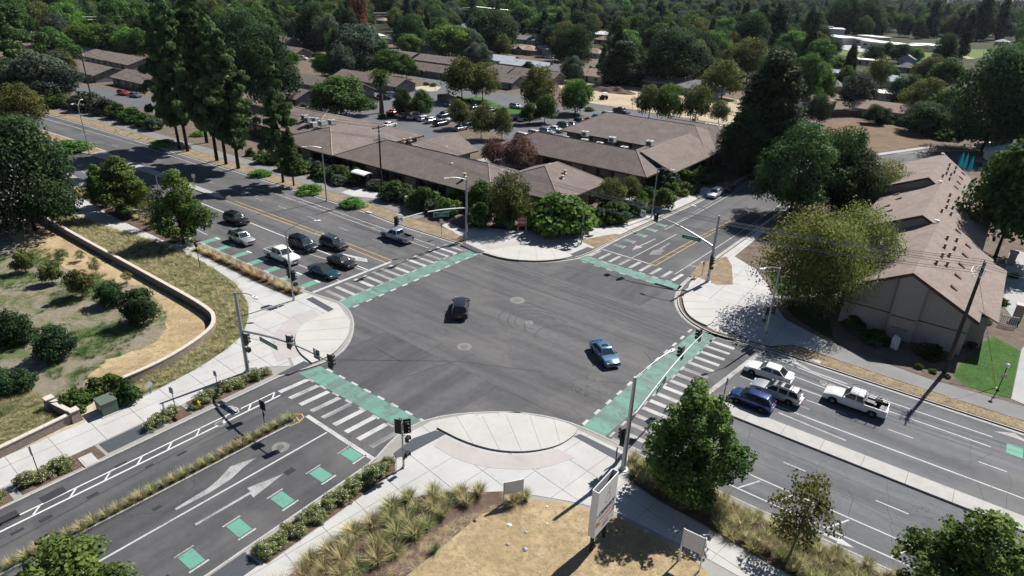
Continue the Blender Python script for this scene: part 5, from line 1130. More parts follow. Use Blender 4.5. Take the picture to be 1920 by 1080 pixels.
# kerbside and distant cars
car('wagon', 'car_white', 0.0, 63.8, R(-88), 'white estate car parked at the red kerb in front of clipped shrubs')
car('sedan', 'car_black', 0.35, 69.8, R(-88), 'black sedan parked behind the white estate car on the side street')
carW('crew', 'car_white', 22, 206, R(176), 'white service pickup on the far carriageway beside the olive tree', z=0.004)
PZ = KH + 0.03
G_ = 'cars in the office parking lot'
lot = [('sedan', 'car_red', 739, 214, 90, 'red sedan at the end of the parking row beside the palm'), ('sedan', 'car_bluesilver', 759, 221, 90, 'blue silver sedan next to the red sedan in the parking row'), ('pickup', 'car_white', 780, 223, 90, 'white pickup in the middle of the parking row'),
       ('wagon', 'car_white', 797, 226, 90, 'white estate car beside the white pickup in the parking row'), ('suv', 'car_silver', 810, 230, 90, 'silver crossover next to the dark blue minivan in the lot'), ('van', 'car_navy', 827, 235, 90, 'dark blue minivan in the office parking row'), ('sedan', 'car_pewter', 864, 244, 92, 'pale silver sedan alone at the near end of the parking row'),
       ('suv', 'car_navy', 832, 220, -90, 'dark blue crossover with sun glint facing the minivan row'), ('coupe', 'car_white', 850, 226, -90, 'low white coupe under the first island tree of the lot'), ('sedan', 'car_darkgreen', 880, 234, -90, 'dark green sedan shaded by the middle island tree'), ('van', 'car_white', 923, 240, -90, 'white minivan behind the last island tree'),
       ('wagon', 'car_silver', 968, 203, -2, 'silver estate car on the turning lane above the lawn'), ('suv', 'car_black', 841, 199, -60, 'black off-road car by the bin enclosure'), ('coupe', 'car_black', 891, 204, 90, 'black coupe half hidden behind the island trees'), ('sedan', 'car_white', 908, 207, 90, 'white sedan half hidden behind the island trees'), ('sedan', 'car_charcoal', 921, 210, 90, 'charcoal sedan parked against the lawn edge'),
       ('wagon', 'car_bluesilver', 966, 223, 90, 'pale blue estate car left of the round twin trees'), ('suv', 'car_white', 984, 226, 90, 'white crossover under the round twin trees'), ('van', 'car_white', 1040, 219, -70, 'white minivan right of the round twin trees'), ('sedan', 'car_red', 774, 208, -90, 'red sedan under the dark twin trees'), ('sedan', 'car_blue', 759, 206, -90, 'blue sedan under the dark twin trees'),
       ('suv', 'car_black', 700, 189, 60, 'black crossover parked behind the palm'), ('suv', 'car_navy', 720, 187, 60, 'navy crossover parked between two others behind the palm'), ('suv', 'car_bluesilver', 736, 182, 60, 'pale crossover parked furthest behind the palm'), ('sedan', 'car_silver', 590, 207, 20, 'silver sedan parked behind the rooftop machinery'), ('sedan', 'car_white', 730, 238, 100, 'white car showing just above the corner office roof')]
for k_, c_, px, py, a, lb in lot: carW(k_, c_, px, py, R(a), lb, G_, z=PZ)
G2 = 'cars parked in the row along the far office roof'
row = [('van', 'car_white', 76, 'white minivan nearest the pink flowering tree'), ('suv', 'car_white', 81, 'white crossover second from the pink flowering tree'), ('wagon', 'car_bluesilver', 86, 'pale blue estate car third from the pink flowering tree'), ('sedan', 'car_white', 90, 'white sedan fourth from the pink flowering tree'), ('van', 'car_darkgreen', 94.6, 'very dark green van in the roof-side row'), ('sedan', 'car_bluesilver', 98.6, 'pale blue sedan between the dark van and dark crossover'), ('suv', 'car_charcoal', 102.8, 'charcoal crossover next to the red coupe'), ('coupe', 'car_red', 107.6, 'dark red coupe in the roof-side row'), ('wagon', 'car_silver', 112.8, 'silver estate car next to the red coupe'), ('suv', 'car_white', 118.2, 'white crossover at the far end of the roof-side row')]
for k_, c_, y, lb in row: car(k_, c_, -53.6, y, R(-4), lb, G2, z=PZ)
car('crew', 'car_black', -54.0, 126.4, R(-18), 'black pickup parked on the back street beyond the roof-side row', z=PZ)
carW('wagon', 'car_red', 232, 178, R(5), 'red estate car in the apartment lot left of the pines', z=PZ); carW('sedan', 'car_grey', 254, 182, R(5), 'grey sedan beside the red estate car in the apartment lot', z=PZ); carW('sedan', 'car_silver', 137, 159, R(2), 'silver sedan parked alone outside the far apartments', z=PZ)
carW('pickup', 'car_silver', 1852, 279, R(10), 'silver camper pickup parked beyond the teal parasols', z=PZ); carW('suv', 'car_charcoal', 1836, 308, R(15), 'charcoal car parked right of the teal parasols', z=PZ)
carW('sedan', 'car_bluesilver', 1030, 110, R(20), 'pale blue sedan in a driveway behind the apartment rows', z=PZ); carW('van', 'car_white', 568, 112, R(20), 'white van parked between apartment blocks behind the pines', z=PZ)
carW('suv', 'car_white', 893, 33, R(20), 'white vehicle glimpsed among the far trees', z=PZ)
# ------------------------------------------------------------------ street furniture
def text_mesh(body, size, m, align='CENTER', extrude=0.004):
    cu = bpy.data.curves.new('text', 'FONT'); cu.body = body; cu.size = size; cu.align_x = align; cu.align_y = 'CENTER'; cu.extrude = extrude; cu.resolution_u = 2; cu.offset = 0.012 if size > 0.5 else 0.0
    o = bpy.data.objects.new('text', cu); COL.objects.link(o); bpy.context.view_layer.update()
    me = bpy.data.meshes.new_from_object(o); bpy.data.objects.remove(o); me.materials.clear(); me.materials.append(M[m]); return me
def put_text(body, size, m, parent, loc, yaw, name='lettering', extrude=0.004):
    """upright lettering facing direction yaw (its reading side looks along yaw)"""
    o = bpy.data.objects.new(name, text_mesh(body, size, m, extrude=extrude)); o.location = loc; o.rotation_euler = (PI / 2, 0, yaw + PI / 2); return link(o, parent)
def facing_box(mb, c, w, t, h, yaw):
    """a board w wide, t thick, h high whose face looks along yaw"""
    return mb.box(c, (t, w, h), yaw)
def signal_head(parent, p, yaw, lit=None, ped=False):
    hd = empty('signal_head', p, yaw, parent)
    if ped:
        mb = MB(); mb.box((0, 0, 0), (0.18, 0.42, 0.42)); mb.box((0.14, 0, 0.2), (0.2, 0.44, 0.03)); mb.box((0.14, 0.21, 0.02), (0.2, 0.03, 0.38)); mb.box((0.14, -0.21, 0.02), (0.2, 0.03, 0.38)); mb.build('housing', M['signal_black'], hd)
        mb = MB(); mb.box((0.095, 0, 0), (0.012, 0.34, 0.34)); mb.build('lens', M['lens_off'], hd); return hd
    mb = MB(); mb.box((0, 0, 0), (0.2, 0.36, 1.08)); mb.build('housing', M['signal_black'], hd)
    mb = MB(); mb.box((-0.11, 0, 0), (0.02, 0.62, 1.36)); mb.build('back_plate', M['signal_black'], hd)
    for k, z in enumerate((0.36, 0, -0.36)):
        mb = MB(); a = np.linspace(R(-25), R(205), 10); n = len(a)
        V = [(0.10, 0.155 * math.cos(t), z + 0.155 * math.sin(t)) for t in a] + [(0.38, 0.155 * math.cos(t), z + 0.155 * math.sin(t)) for t in a] + [(0.10, 0.14 * math.cos(t), z + 0.14 * math.sin(t)) for t in a] + [(0.38, 0.14 * math.cos(t), z + 0.14 * math.sin(t)) for t in a]
        mb.add(V, [(i, i + 1, n + i + 1, n + i) for i in range(n - 1)] + [(2 * n + i, 3 * n + i, 3 * n + i + 1, 2 * n + i + 1) for i in range(n - 1)]); mb.build('visor', M['signal_black'], hd)
        mb = MB(); mb.add([(0.115, 0.13 * math.cos(t), z + 0.13 * math.sin(t)) for t in np.linspace(0, 2 * PI, 15)[:-1]], [tuple(range(14))])
        mb.build('lens', M['green_lens'] if lit == 'g' and k == 2 else (M['red_lens'] if lit == 'r' and k == 0 else M['lens_off']), hd)
    return hd
def name_sign(parent, p, yaw, w, lines, h=0.46):
    b = MB(); facing_box(b, p, w, 0.05, h, yaw); s_ = b.build('street_name_sign', M['sign_green'], parent)
    b = MB(); facing_box(b, p, w + 0.06, 0.03, h + 0.06, yaw); b.build('sign_border', M['sign_white'], s_)
    d = (math.cos(yaw), math.sin(yaw))
    for k, t in enumerate(lines):
        zz = p[2] + (0 if len(lines) == 1 else (0.11 - 0.22 * k)); sz = 0.34 if len(lines) == 1 else 0.21
        for sgn in (1, -1): put_text(t, sz, 'sign_white', s_, (p[0] + sgn * d[0] * 0.028, p[1] + sgn * d[1] * 0.028, zz), yaw + (0 if sgn == 1 else PI))
    for o_ in (-0.35, 0.35):
        b = MB(); q = (p[0] - d[1] * w * o_, p[1] + d[0] * w * o_, p[2]); b.tube([(q[0], q[1], p[2] + h / 2), (q[0], q[1], p[2] + h / 2 + 0.35)], 0.02, 5); b.build('hanger', M['galvanised'], s_)
def lamp_arm(parent, z, direc, L, rise=0.7, drop=0.0):
    d = np.array([math.cos(direc), math.sin(direc)])
    pts = [(0, 0, z)] + [(d[0] * L * t, d[1] * L * t, z + rise * math.sin(t * PI * 0.55) ) for t in (0.15, 0.35, 0.6, 0.85, 1.0)]
    mb = MB(); mb.tube(pts, [0.055, 0.05, 0.047, 0.043, 0.04, 0.036], 7); mb.build('lamp_arm', M['galvanised'], parent)
    e = pts[-1]; lo = empty('lamp_head', (e[0] + d[0] * 0.25, e[1] + d[1] * 0.25, e[2] - 0.02), direc, parent)
    mb = MB(); mb.prism([(-0.35, -0.09), (-0.1, -0.16), (0.3, -0.15), (0.42, -0.05), (0.42, 0.05), (0.3, 0.15), (-0.1, 0.16), (-0.35, 0.09)], -0.06, 0.05, True, True); mb.build('housing', M['lamp_head'], lo)
    mb = MB(); mb.lathe([(0.05, 0.05), (0.05, 0.13), (0.035, 0.14)], 8); mb.build('photocell', M['black_plastic'], lo)
def base_flange(parent, r):
    mb = MB(); mb.lathe([(r * 2.0, 0), (r * 2.0, 0.06), (r * 1.3, 0.08), (r * 1.15, 0.3)], 10); mb.build('base', M['galvanised'], parent)
def mast_signal(bx, by, label, arm_dir, arm_L, face, sign=None, arm_z=5.0, tip_z=6.1, H=8.9, lampdir=None, lampL=2.6, heads=(0.55, 0.97), side_heads=(), turn=None, lit=None, dark=False):
    x, y = W(bx, by, KH); o = empty('traffic_signal', (x, y, KH)); tag(o, label, 'traffic signal')
    mb = MB(); mb.tube([(0, 0, 0), (0, 0, arm_z + 0.6), (0, 0, H)], [0.20, 0.165, 0.13], 12); mb.build('pole', M['galvanised'], o); base_flange(o, 0.2)
    d = np.array([math.cos(arm_dir), math.sin(arm_dir)]); ap = lambda t: (d[0] * arm_L * t, d[1] * arm_L * t, arm_z + (tip_z - arm_z) * math.sin(min(1, t * 1.15) * PI / 2))
    mb = MB(); ts = np.linspace(0, 1, 12); mb.tube([ap(t) for t in ts], [0.125 - 0.075 * t for t in ts], 9); mb.build('mast_arm', M['galvanised'], o)
    for t in heads:
        p = ap(t); signal_head(o, (p[0] + math.cos(face) * 0.2, p[1] + math.sin(face) * 0.2, p[2] - 0.05), face, lit)
    for (z, a, off, ped, lt) in side_heads: signal_head(o, (math.cos(off) * 0.45, math.sin(off) * 0.45, z), a, lt, ped)
    for (z, a, off, ped, lt) in side_heads:
        mb = MB(); mb.tube([(0, 0, z + 0.2), (math.cos(off) * 0.45, math.sin(off) * 0.45, z + 0.2)], 0.03, 5); mb.tube([(0, 0, z - 0.2), (math.cos(off) * 0.45, math.sin(off) * 0.45, z - 0.2)], 0.03, 5); mb.build('bracket', M['signal_black'], o)
    if sign: p = ap(sign[0]); name_sign(o, (p[0], p[1], p[2] - 0.72), sign[1], sign[2], sign[3], 0.46 if len(sign[3]) == 1 else 0.6)
    if turn:
        p = ap(turn); b = MB(); facing_box(b, (p[0] + math.cos(face) * 0.12, p[1] + math.sin(face) * 0.12, p[2] + 0.02), 0.78, 0.03, 0.95, face); ts_ = b.build('turn_sign', M['sign_white'], o)
        b = MB(); facing_box(b, (p[0] + math.cos(face) * 0.085, p[1] + math.sin(face) * 0.085, p[2] + 0.02), 0.80, 0.03, 0.97, face); b.build('sign_back', M['sign_back'], ts_)
        q = np.array([p[0] + math.cos(face) * 0.15, p[1] + math.sin(face) * 0.15, p[2]]); sx = np.array([-math.sin(face), math.cos(face), 0])
        b = MB(); P2 = lambda u, v: tuple(q + sx * u + np.array([0, 0, v]))
        b.add([P2(0.16, -0.3), P2(0.26, -0.3), P2(0.26, 0.12), P2(0.16, 0.12)], [(0, 1, 2, 3)]); b.add([P2(-0.06, 0.05), P2(0.26, 0.05), P2(0.26, 0.16), P2(-0.06, 0.16)], [(0, 1, 2, 3)]); b.add([P2(-0.28, 0.1), P2(-0.06, -0.06), P2(-0.06, 0.27)], [(0, 1, 2)]); b.build('arrow', M['ink'], ts_)
        b = MB(); b.lathe([(0.06, 0), (0.08, 0.12), (0.05, 0.3), (0.06, 0.34)], 8, (p[0], p[1], p[2] + 0.12)); b.build('detector_camera', M['lamp_head'], o)
    if lampdir is not None: lamp_arm(o, H - 0.15, lampdir, lampL)
    for k in range(2): mb = MB(); mb.box((math.cos(face) * 0.2, math.sin(face) * 0.2, 1.05), (0.12, 0.12, 0.3)); (mb.build('push_button_box', M['signal_black'], o) if k == 0 else None)
    return o
mast_signal(465, 697, 'signal mast with green street name sign over the lower side street crossing', 0.0, 13.3, PI / 2, (0.33, -PI / 2, 2.7, ['E. Covell Blvd']), 4.6, 6.4, 8.7, 0.0, 3.0, (0.56, 0.99), ((3.8, PI / 2, 0.2, False, None), (2.6, PI / 2, 0.2, True, None)), 0.86)
mast_signal(874.5, 449, 'signal mast with long curved arm reaching over the waiting queue', R(-91), 14.2, 0.0, (0.38, R(-35), 2.2, ['J Street', '< Cannery Ave']), 5.0, 6.6, 9.4, R(-110), 3.0, (0.60, 0.99), ((3.6, R(20), R(20), False, None), (2.5, 0.0, 0.2, True, None)), 0.93)
mast_signal(1327, 528, 'signal mast on the bare island with arm over the upper side street', PI, 10.6, R(-95), (0.30, -PI / 2, 2.6, ['E Covell Blvd']), 5.0, 7.2, 9.3, PI, 3.3, (0.80,), ((3.2, R(60), R(-60), False, None), (2.2, R(60), R(-60), True, None)), 0.985)
mast_signal(1168, 880, 'tall signal mast beside the big maple with arm over the zebra crossing', PI / 2, 14.0, PI, (0.40, R(5), 2.2, ['J Street', 'Cannery Ave >']), 4.8, 6.6, 8.9, R(80), 4.4, (0.70, 0.985), ((3.2, R(160), R(170), False, None), (2.3, R(100), R(160), True, None)), None)
def ped_signal(bx, by, label, heads, H=4.3, lamp=None):
    x, y = W(bx, by, KH); o = empty('signal_post' if not lamp else 'signal_lamp_post', (x, y, KH)); tag(o, label, 'traffic signal')
    mb = MB(); mb.tube([(0, 0, 0), (0, 0, H)], [0.085 if not lamp else 0.13, 0.06 if not lamp else 0.085], 9); mb.build('pole', M['galvanised'], o); base_flange(o, 0.09)
    for (z, a, off, ped, lt) in heads:
        signal_head(o, (math.cos(off) * 0.42, math.sin(off) * 0.42, z), a, lt, ped)
        mb = MB(); mb.tube([(0, 0, z + 0.25), (math.cos(off) * 0.42, math.sin(off) * 0.42, z + 0.25)], 0.025, 5); mb.build('bracket', M['signal_black'], o)
    mb = MB(); mb.box((0.12, 0, 1.05), (0.1, 0.14, 0.3)); mb.build('push_button_box', M['signal_black'], o)
    if lamp: lamp_arm(o, H - 0.1, lamp[0], lamp[1], lamp[2] if len(lamp) > 2 else 0.9)
    return o
ped_signal(757, 877, 'short signal post with two black heads at the planter end', ((3.9, R(110), R(170), False, None), (4.0, R(-35), R(45), False, None), (3.0, R(20), R(20), True, None), (1.6, R(0), R(0), True, None)), 4.4)
ped_signal(1090, 458, 'signal post showing green beside the bare island by the big shrub', ((4.0, R(-110), R(-150), False, 'g'), (4.2, R(20), R(60), False, None), (2.9, R(-60), R(-60), True, None)), 4.5)
ped_signal(551, 563, 'street lamp with two signal heads at the end of the rusty grasses', ((3.5, R(180), R(170), False, None), (3.3, R(10), R(10), False, None), (2.2, R(10), R(20), True, None)), 8.9, (R(45), 3.4, 1.3))
ped_signal(1432, 638, 'street lamp with signal heads at the dry verge under the airy trees', ((3.6, R(20), R(160), False, None), (3.9, R(190), R(20), False, None), (2.4, R(200), R(160), True, None)), 8.9, (R(-115), 2.4, 0.5))
def street_lamp(bx, by, ty, label, arms, tx=None):
    x, y = W(bx, by, KH); H = HT(bx, by, ty, tx, KH); o = empty('street_lamp', (x, y, KH)); tag(o, label, 'street lamp', 'street lamps along the roads')
    mb = MB(); mb.tube([(0, 0, 0), (0, 0, H)], [0.12, 0.075], 9); mb.build('pole', M['galvanised'], o); base_flange(o, 0.12)
    for (a, L, r_) in arms: lamp_arm(o, H - 0.1, a, L, r_)
    return o
street_lamp(612.5, 376, 276, 'street lamp between the low junipers by the bus shelter', ((R(-110), 2.6, 0.5),)); street_lamp(1221.5, 408, 315, 'street lamp beside the round shrub on the upper side street', ((R(-5), 2.4, 0.5),))
street_lamp(168, 288, 197, 'double-armed street lamp on the planted median tip', ((R(140), 2.4, 0.8), (R(-40), 2.4, 0.8)), 147); street_lamp(302, 380, 330, 'street lamp rising behind the three kerb maples', ((R(45), 3.0, 1.2),), 302)
# post-mounted signs -----------------------------------------------------------------
def post_sign(bx, by, H, boards, label, m='galv_dark', r=0.035):
    x, y = W(bx, by, KH); o = empty('road_sign', (x, y, KH)); tag(o, label, 'road sign')
    mb = MB(); mb.tube([(0, 0, 0), (0, 0, H)], r, 7); mb.build('post', M[m], o)
    for (z, w, h, yaw, bm, dia) in boards:
        mb = MB(); d = 0.05
        if dia:
            sx = np.array([-math.sin(yaw), math.cos(yaw), 0]); n_ = np.array([math.cos(yaw), math.sin(yaw), 0]); c = np.array([0, 0, z]) + n_ * d
            P = [c + np.array([0, 0, h / 2]), c + sx * w / 2, c - np.array([0, 0, h / 2]), c - sx * w / 2]; Q = [p - n_ * 0.012 for p in P]
            mb.add([tuple(p) for p in P + Q], [(0, 1, 2, 3), (7, 6, 5, 4), (0, 4, 5, 1), (1, 5, 6, 2), (2, 6, 7, 3), (3, 7, 4, 0)])
        else: facing_box(mb, (math.cos(yaw) * d, math.sin(yaw) * d, z), w, 0.015, h, yaw)
        mb.build('sign_plate', M[bm], o)
    return o
post_sign(77, 900, 3.2, ((2.75, 0.55, 0.75, R(-92), 'sign_back', False),), 'thin sign seen edge on by the leftmost rose bush', 'signal_black')
post_sign(331, 775, 2.8, ((2.45, 0.45, 0.6, R(-75), 'sign_back', False),), 'small sign on a thin post left of the yellow hydrant', 'signal_black')
post_sign(412, 745, 2.9, ((2.6, 0.4, 0.5, R(-80), 'sign_back', False),), 'small sign on a thin post in the rose hedge beside the mast', 'signal_black')
post_sign(497, 800, 2.7, ((2.2, 0.75, 0.95, R(95), 'signal_black', False), (1.35, 0.5, 0.6, R(80), 'signal_black', True)), 'dark double sign standing in the planted median nose', 'signal_black', 0.04)
post_sign(1354, 757, 2.9, ((2.45, 0.6, 0.75, R(3), 'signal_black', False), (1.55, 0.4, 0.5, R(15), 'signal_black', True)), 'dark sign on the nose of the concrete median', 'signal_black', 0.04)
post_sign(828, 444, 2.9, ((2.55, 0.5, 0.6, R(-50), 'sign_white', False), (1.95, 0.28, 0.45, R(-50), 'sign_pink_text', False)), 'white parking sign in the dry verge below the green name sign')
post_sign(1316, 516, 2.7, ((2.4, 0.55, 0.55, R(-80), 'sign_white', False), (1.8, 0.3, 0.45, R(-80), 'sign_pink_text', False)), 'white sign at the edge of the bare island by the bicycle symbol')
post_sign(366, 350, 2.4, ((2.0, 0.55, 0.7, R(-40), 'sign_white', False), (1.3, 0.5, 0.5, R(-40), 'yellow_sign', True)), 'white and yellow signs on the far concrete median nose', 'sign_back')
post_sign(1222, 401, 3.0, ((2.5, 0.7, 0.7, R(-50), 'yellow_sign', True),), 'diamond sign facing away beside the upper street lamp', 'sign_back')
post_sign(1154, 868, 1.6, ((1.25, 0.14, 0.35, R(200), 'signal_black', False),), 'short push-button post beside the tall signal mast', 'signal_black', 0.05)
# lantern on the W pavement
x, y = W(376, 506, KH); o = empty('lantern_post', (x, y, KH)); tag(o, 'black old-style lantern post on the pavement by the kerb maples', 'lamp post')
mb = MB(); mb.tube([(0, 0, 0), (0, 0, 0.3), (0, 0, 3.2)], [0.1, 0.05, 0.04], 8); mb.build('post', M['signal_black'], o); mb = MB(); mb.lathe([(0.08, 3.2), (0.17, 3.35), (0.2, 3.65), (0.24, 3.68), (0.06, 3.9), (0.02, 4.0)], 8); mb.build('lantern', M['signal_black'], o)
# board signs ------------------------------------------------------------------------
def board(px0, py0, px1, py1, z0, z1, label, m='sign_panel', name='notice_board', post='sign_white', pr=0.045, z=KH):
    a = np.array(W(px0, py0, z)); b = np.array(W(px1, py1, z)); c = (a + b) / 2; w = float(np.hypot(*(b - a))); yaw = math.atan2(*(b - a)[::-1]) - PI / 2
    o = empty(name, (c[0], c[1], z), yaw + PI / 2); tag(o, label, 'sign board')      # local x runs along the board
    for s_ in (-1, 1): mb = MB(); mb.box((s_ * w / 2, 0, z1 / 2), (pr * 2, pr * 2, z1)); mb.build('post', M[post], o)
    mb = MB(); mb.box((0, -0.02, (z0 + z1) / 2), (w + 0.02, 0.05, z1 - z0)); p = mb.build('panel', M[m], o)
    return o, w, p
o, w_, p_ = board(944, 945, 979, 938, 0.95, 2.1, 'blank pinkish white board on two posts behind the pale grass clumps')
o, w_, p_ = board(1272, 1052, 1311, 1071, 1.5, 3.0, 'blank white board on tall posts at the edge of the dry grass, lower right'); mb = MB(); mb.box((0.05, -0.05, 2.3), (0.03, 0.01, 0.12)); mb.build('peeling_mark', M['sign_red'], o)
o, w_, p_ = board(971, 433, 986, 433, 0.75, 2.3, 'red notice board with white print in front of the corner shrubs', 'sign_red')
for k, (z, l) in enumerate(((2.18, 0.5), (2.02, 0.8), (1.88, 0.85), (1.62, 0.6), (1.47, 0.95), (1.37, 0.95), (1.2, 0.7))):
    mb = MB(); mb.box((0, -0.05, z), (w_ * l, 0.008, 0.06)); mb.build('print_line', M['sign_white'], p_)
mb = MB(); mb.box((0, -0.05, 0.84), (w_ * 0.98, 0.012, 0.2)); mb.build('grey_strip', M['sign_back'], p_)
# the tall double-faced site sign
xa, ya = 25.72, -24.96; o = empty('site_sign', (25.75, -24.1, KH), R(90)); tag(o, 'tall white double-faced site sign with orange band standing in dry grass', 'sign board')
for s_ in (-1, 1): mb = MB(); mb.box((s_ * 0.86, 0.0, 1.6), (0.2, 0.2, 3.2)); mb.build('post', M['wood_dark'], o)
def slant(x0, y0, x1, y1, z0, z1, t=0.05):
    mb = MB(); a = np.array([x0, y0]); b = np.array([x1, y1]); d = (b - a) / np.hypot(*(b - a)); n_ = np.array([-d[1], d[0]]) * t
    mb.prism([tuple(a), tuple(b), tuple(b + n_), tuple(a + n_)], z0, z1, True, True); return mb
slant(-1.3, -0.34, 1.35, -0.34, 1.75, 5.75).build('front_panel', M['sign_white'], o); slant(-1.3, 0.12, 1.35, 0.12, 1.75, 5.75).build('back_panel', M['sign_panel'], o); slant(-1.3, -0.33, -1.3, 0.12, 1.75, 5.75, 0.04).build('end_panel', M['sign_white'], o); slant(1.37, -0.33, 1.37, 0.12, 1.75, 5.75, 0.04).build('end_panel', M['sign_white'], o)
for z in (2.4, 5.1): mb = MB(); mb.box((0, 0, z), (2.4, 0.08, 0.14)); mb.build('inner_rail', M['wood_dark'], o)
sg = o; FY = -0.347
def fmark(nm, pts, m, y=FY):
    mb = MB(); n = len(pts); mb.add([(p[0], y, p[1]) for p in pts], [tuple(range(n))]); return mb.build(nm, M[m], sg)
fmark('orange_band', [(-1.25, 2.55), (1.32, 2.55), (1.32, 3.02), (-1.25, 3.02)], 'sign_orange', -0.3435)
put_text('cannery', 0.68, 'sign_grey_text', sg, (0.12, FY, 3.62), -PI / 2); put_text('the', 0.2, 'sign_grey_text', sg, (-1.08, FY, 3.52), -PI / 2)
mb = MB(); mb.box((0.05, FY, 3.2), (1.7, 0.004, 0.06)); mb.build('print_line', M['sign_pink_text'], sg)
for z, w_ in ((2.83, 2.0), (2.70, 1.6)): mb = MB(); mb.box((0.05, -0.3475, z), (w_, 0.004, 0.06)); mb.build('print_line', M['sign_white'], sg)
for z, w_ in ((2.36, 0.7), (2.22, 1.0), (2.08, 0.8)): mb = MB(); mb.box((0.1, FY, z), (w_, 0.004, 0.05)); mb.build('print_line', M['sign_back'], sg)
mb = MB(); ring = [(0.12 + (0.34 + 0.05 * math.sin(2 * t)) * math.cos(t) * (1.0 if math.sin(t) < 0 else 0.78), 4.42 + 0.42 * math.sin(t)) for t in np.linspace(0, 2 * PI, 25)]
for k in range(24):
    a, b = np.array(ring[k]), np.array(ring[k + 1]); c = np.array([0.12, 4.42]); ia, ib = c + (a - c) * 0.88, c + (b - c) * 0.88
    mb.add([(a[0], FY, a[1]), (b[0], FY, b[1]), (ib[0], FY, ib[1]), (ia[0], FY, ia[1])], [(0, 1, 2, 3)])
mb.build('fruit_outline', M['sign_pink_text'], sg); fmark('leaf_mark', [(0.12, 4.86), (0.30, 5.02), (0.42, 5.32), (0.24, 5.22), (0.14, 5.02)], 'sign_orange')
# ------------------------------------------------------------------ utility poles and their wires
POLE = {}
def utility_pole(key, x, y, H, label, arms=((0.0, 2.6),), az=0.0, r=0.19, clutter=0):
    o = empty('utility_pole', (x, y, KH)); tag(o, label, 'utility pole')
    mb = MB(); mb.tube([(0, 0, 0), (0, 0, H)], [r, r * 0.62], 9); mb.build('pole', M['wood_pole'], o); pts = []
    for k, (dz, L) in enumerate(arms):
        z = H - 0.35 - dz; mb = MB(); mb.box((0.0, 0, z), (0.12, L, 0.14), az); mb.build('crossarm', M['wood_pole'] if k % 2 == 0 else M['metal_grey'], o)
        for f in (-0.46, -0.18, 0.18, 0.46):
            lx, ly = -math.sin(az) * L * f, math.cos(az) * L * f
            mb = MB(); mb.lathe([(0.03, 0.07), (0.06, 0.12), (0.035, 0.17), (0.06, 0.22), (0.02, 0.27)], 7, (lx, ly, z)); mb.build('insulator', M['metal_grey'], o); pts.append((x + lx, y + ly, KH + z + 0.26))
    for k in range(clutter):
        a = random.random() * 6.28; z = H - 0.4 - 1.2 * random.random(); mb = MB(); q = [(0.9 * (random.random() - .5) + 0.4 * math.cos(a), 1.8 * (random.random() - .5), z + 0.5 * (random.random() - .5)) for _ in range(4)]; mb.tube([tuple(p) for p in smooth_line(q, 4)], 0.018, 5); mb.build('jumper_wire', M['metal_grey'], o)
    mb = MB(); mb.box((0.2, 0, 2.2), (0.03, 0.2, 0.35)); mb.build('pole_tag', M['yellow_sign'], o)
    POLE[key] = pts; return o
UX, UY = W(1770, 700, KH)
utility_pole('R', UX, UY, 12.6, 'thick wooden utility pole with tangled crossarms beside the lawn', ((0.0, 2.6), (0.9, 2.2)), R(2), 0.22, 14)
utility_pole('M', *W(717, 372, KH), 12.8, 'wooden utility pole with two crossarms behind the bus shelter', ((0.0, 3.0), (2.0, 2.6), (2.5, 1.4)), R(2), 0.19, 7)
utility_pole('L', *W(178, 212, KH), 15.6, 'leaning tall utility pole above the hedge in front of apartments', ((0.0, 2.4), (1.8, 2.0)), R(4), 0.2, 2)
utility_pole('F', -420, 6, 14, 'far utility pole past the big conifer', ((0.0, 2.4),), R(4))
utility_pole('G', 150, 19, 13, 'utility pole standing beyond the lawn', ((0.0, 2.6),), R(2))
for key, px, py, H in (('a', 104, 78, 12), ('b', 437, 46, 13), ('c', 893, 46, 14), ('d', 1240, 40, 13)):
    x, y = W(px, py, 0); utility_pole(key, x, y, H, {'a': 'distant utility pole behind the apartment trees', 'b': 'distant utility pole above the tall pines', 'c': 'distant dark utility pole among the central far trees', 'd': 'distant utility pole in the far woods'}[key], ((0.0, 2.6), (1.2, 2.2)), R(60))
def wire(a, b, sag, label, r=0.014, m='wire', name='power_line'):
    a, b = np.array(a), np.array(b); n = 18; mb = MB(); mb.tube([tuple(a + (b - a) * t - np.array([0, 0, 4 * sag * t * (1 - t)])) for t in np.linspace(0, 1, n)], r, 4, False); o = mb.build(name, M[m]); tag(o, label, 'cable', 'overhead power lines'); return o
ORD = ['first', 'second', 'third', 'fourth', 'fifth', 'sixth', 'seventh', 'eighth', 'ninth', 'tenth', 'eleventh', 'twelfth']
for (k1, k2, sag, nm, idx, r, m) in (('R', 'M', 2.4, 'overhead cable crossing from the lawn pole to the bus shelter pole', (0, 1, 2, 3, 5, 6), 0.022, 'wire_bright'), ('M', 'L', 2.6, 'overhead cable from the bus shelter pole towards the hedge pole', (0, 1, 3, 5, 6), 0.022, 'wire'), ('L', 'F', 3.5, 'overhead cable from the hedge pole into the distance', (0, 1, 2, 3), 0.025, 'wire'), ('R', 'G', 2.0, 'overhead cable leaving the lawn pole to the east', (0, 1, 2, 3), 0.02, 'wire_bright'),
                             ('a', 'b', 3, 'distant cable behind the left trees', (0, 1, 3, 5), 0.10, 'wire_bright'), ('b', 'c', 5, 'distant cable above the central trees', (0, 1, 3, 5), 0.10, 'wire_bright'), ('c', 'd', 5, 'distant cable over the far woods', (0, 1, 3), 0.08, 'wire_bright')):
    for q, i in enumerate(idx): wire(POLE[k1][i], POLE[k2][min(i, len(POLE[k2]) - 1)], sag * (1 + 0.05 * q), f'{nm}, {ORD[q]} strand', r, m)
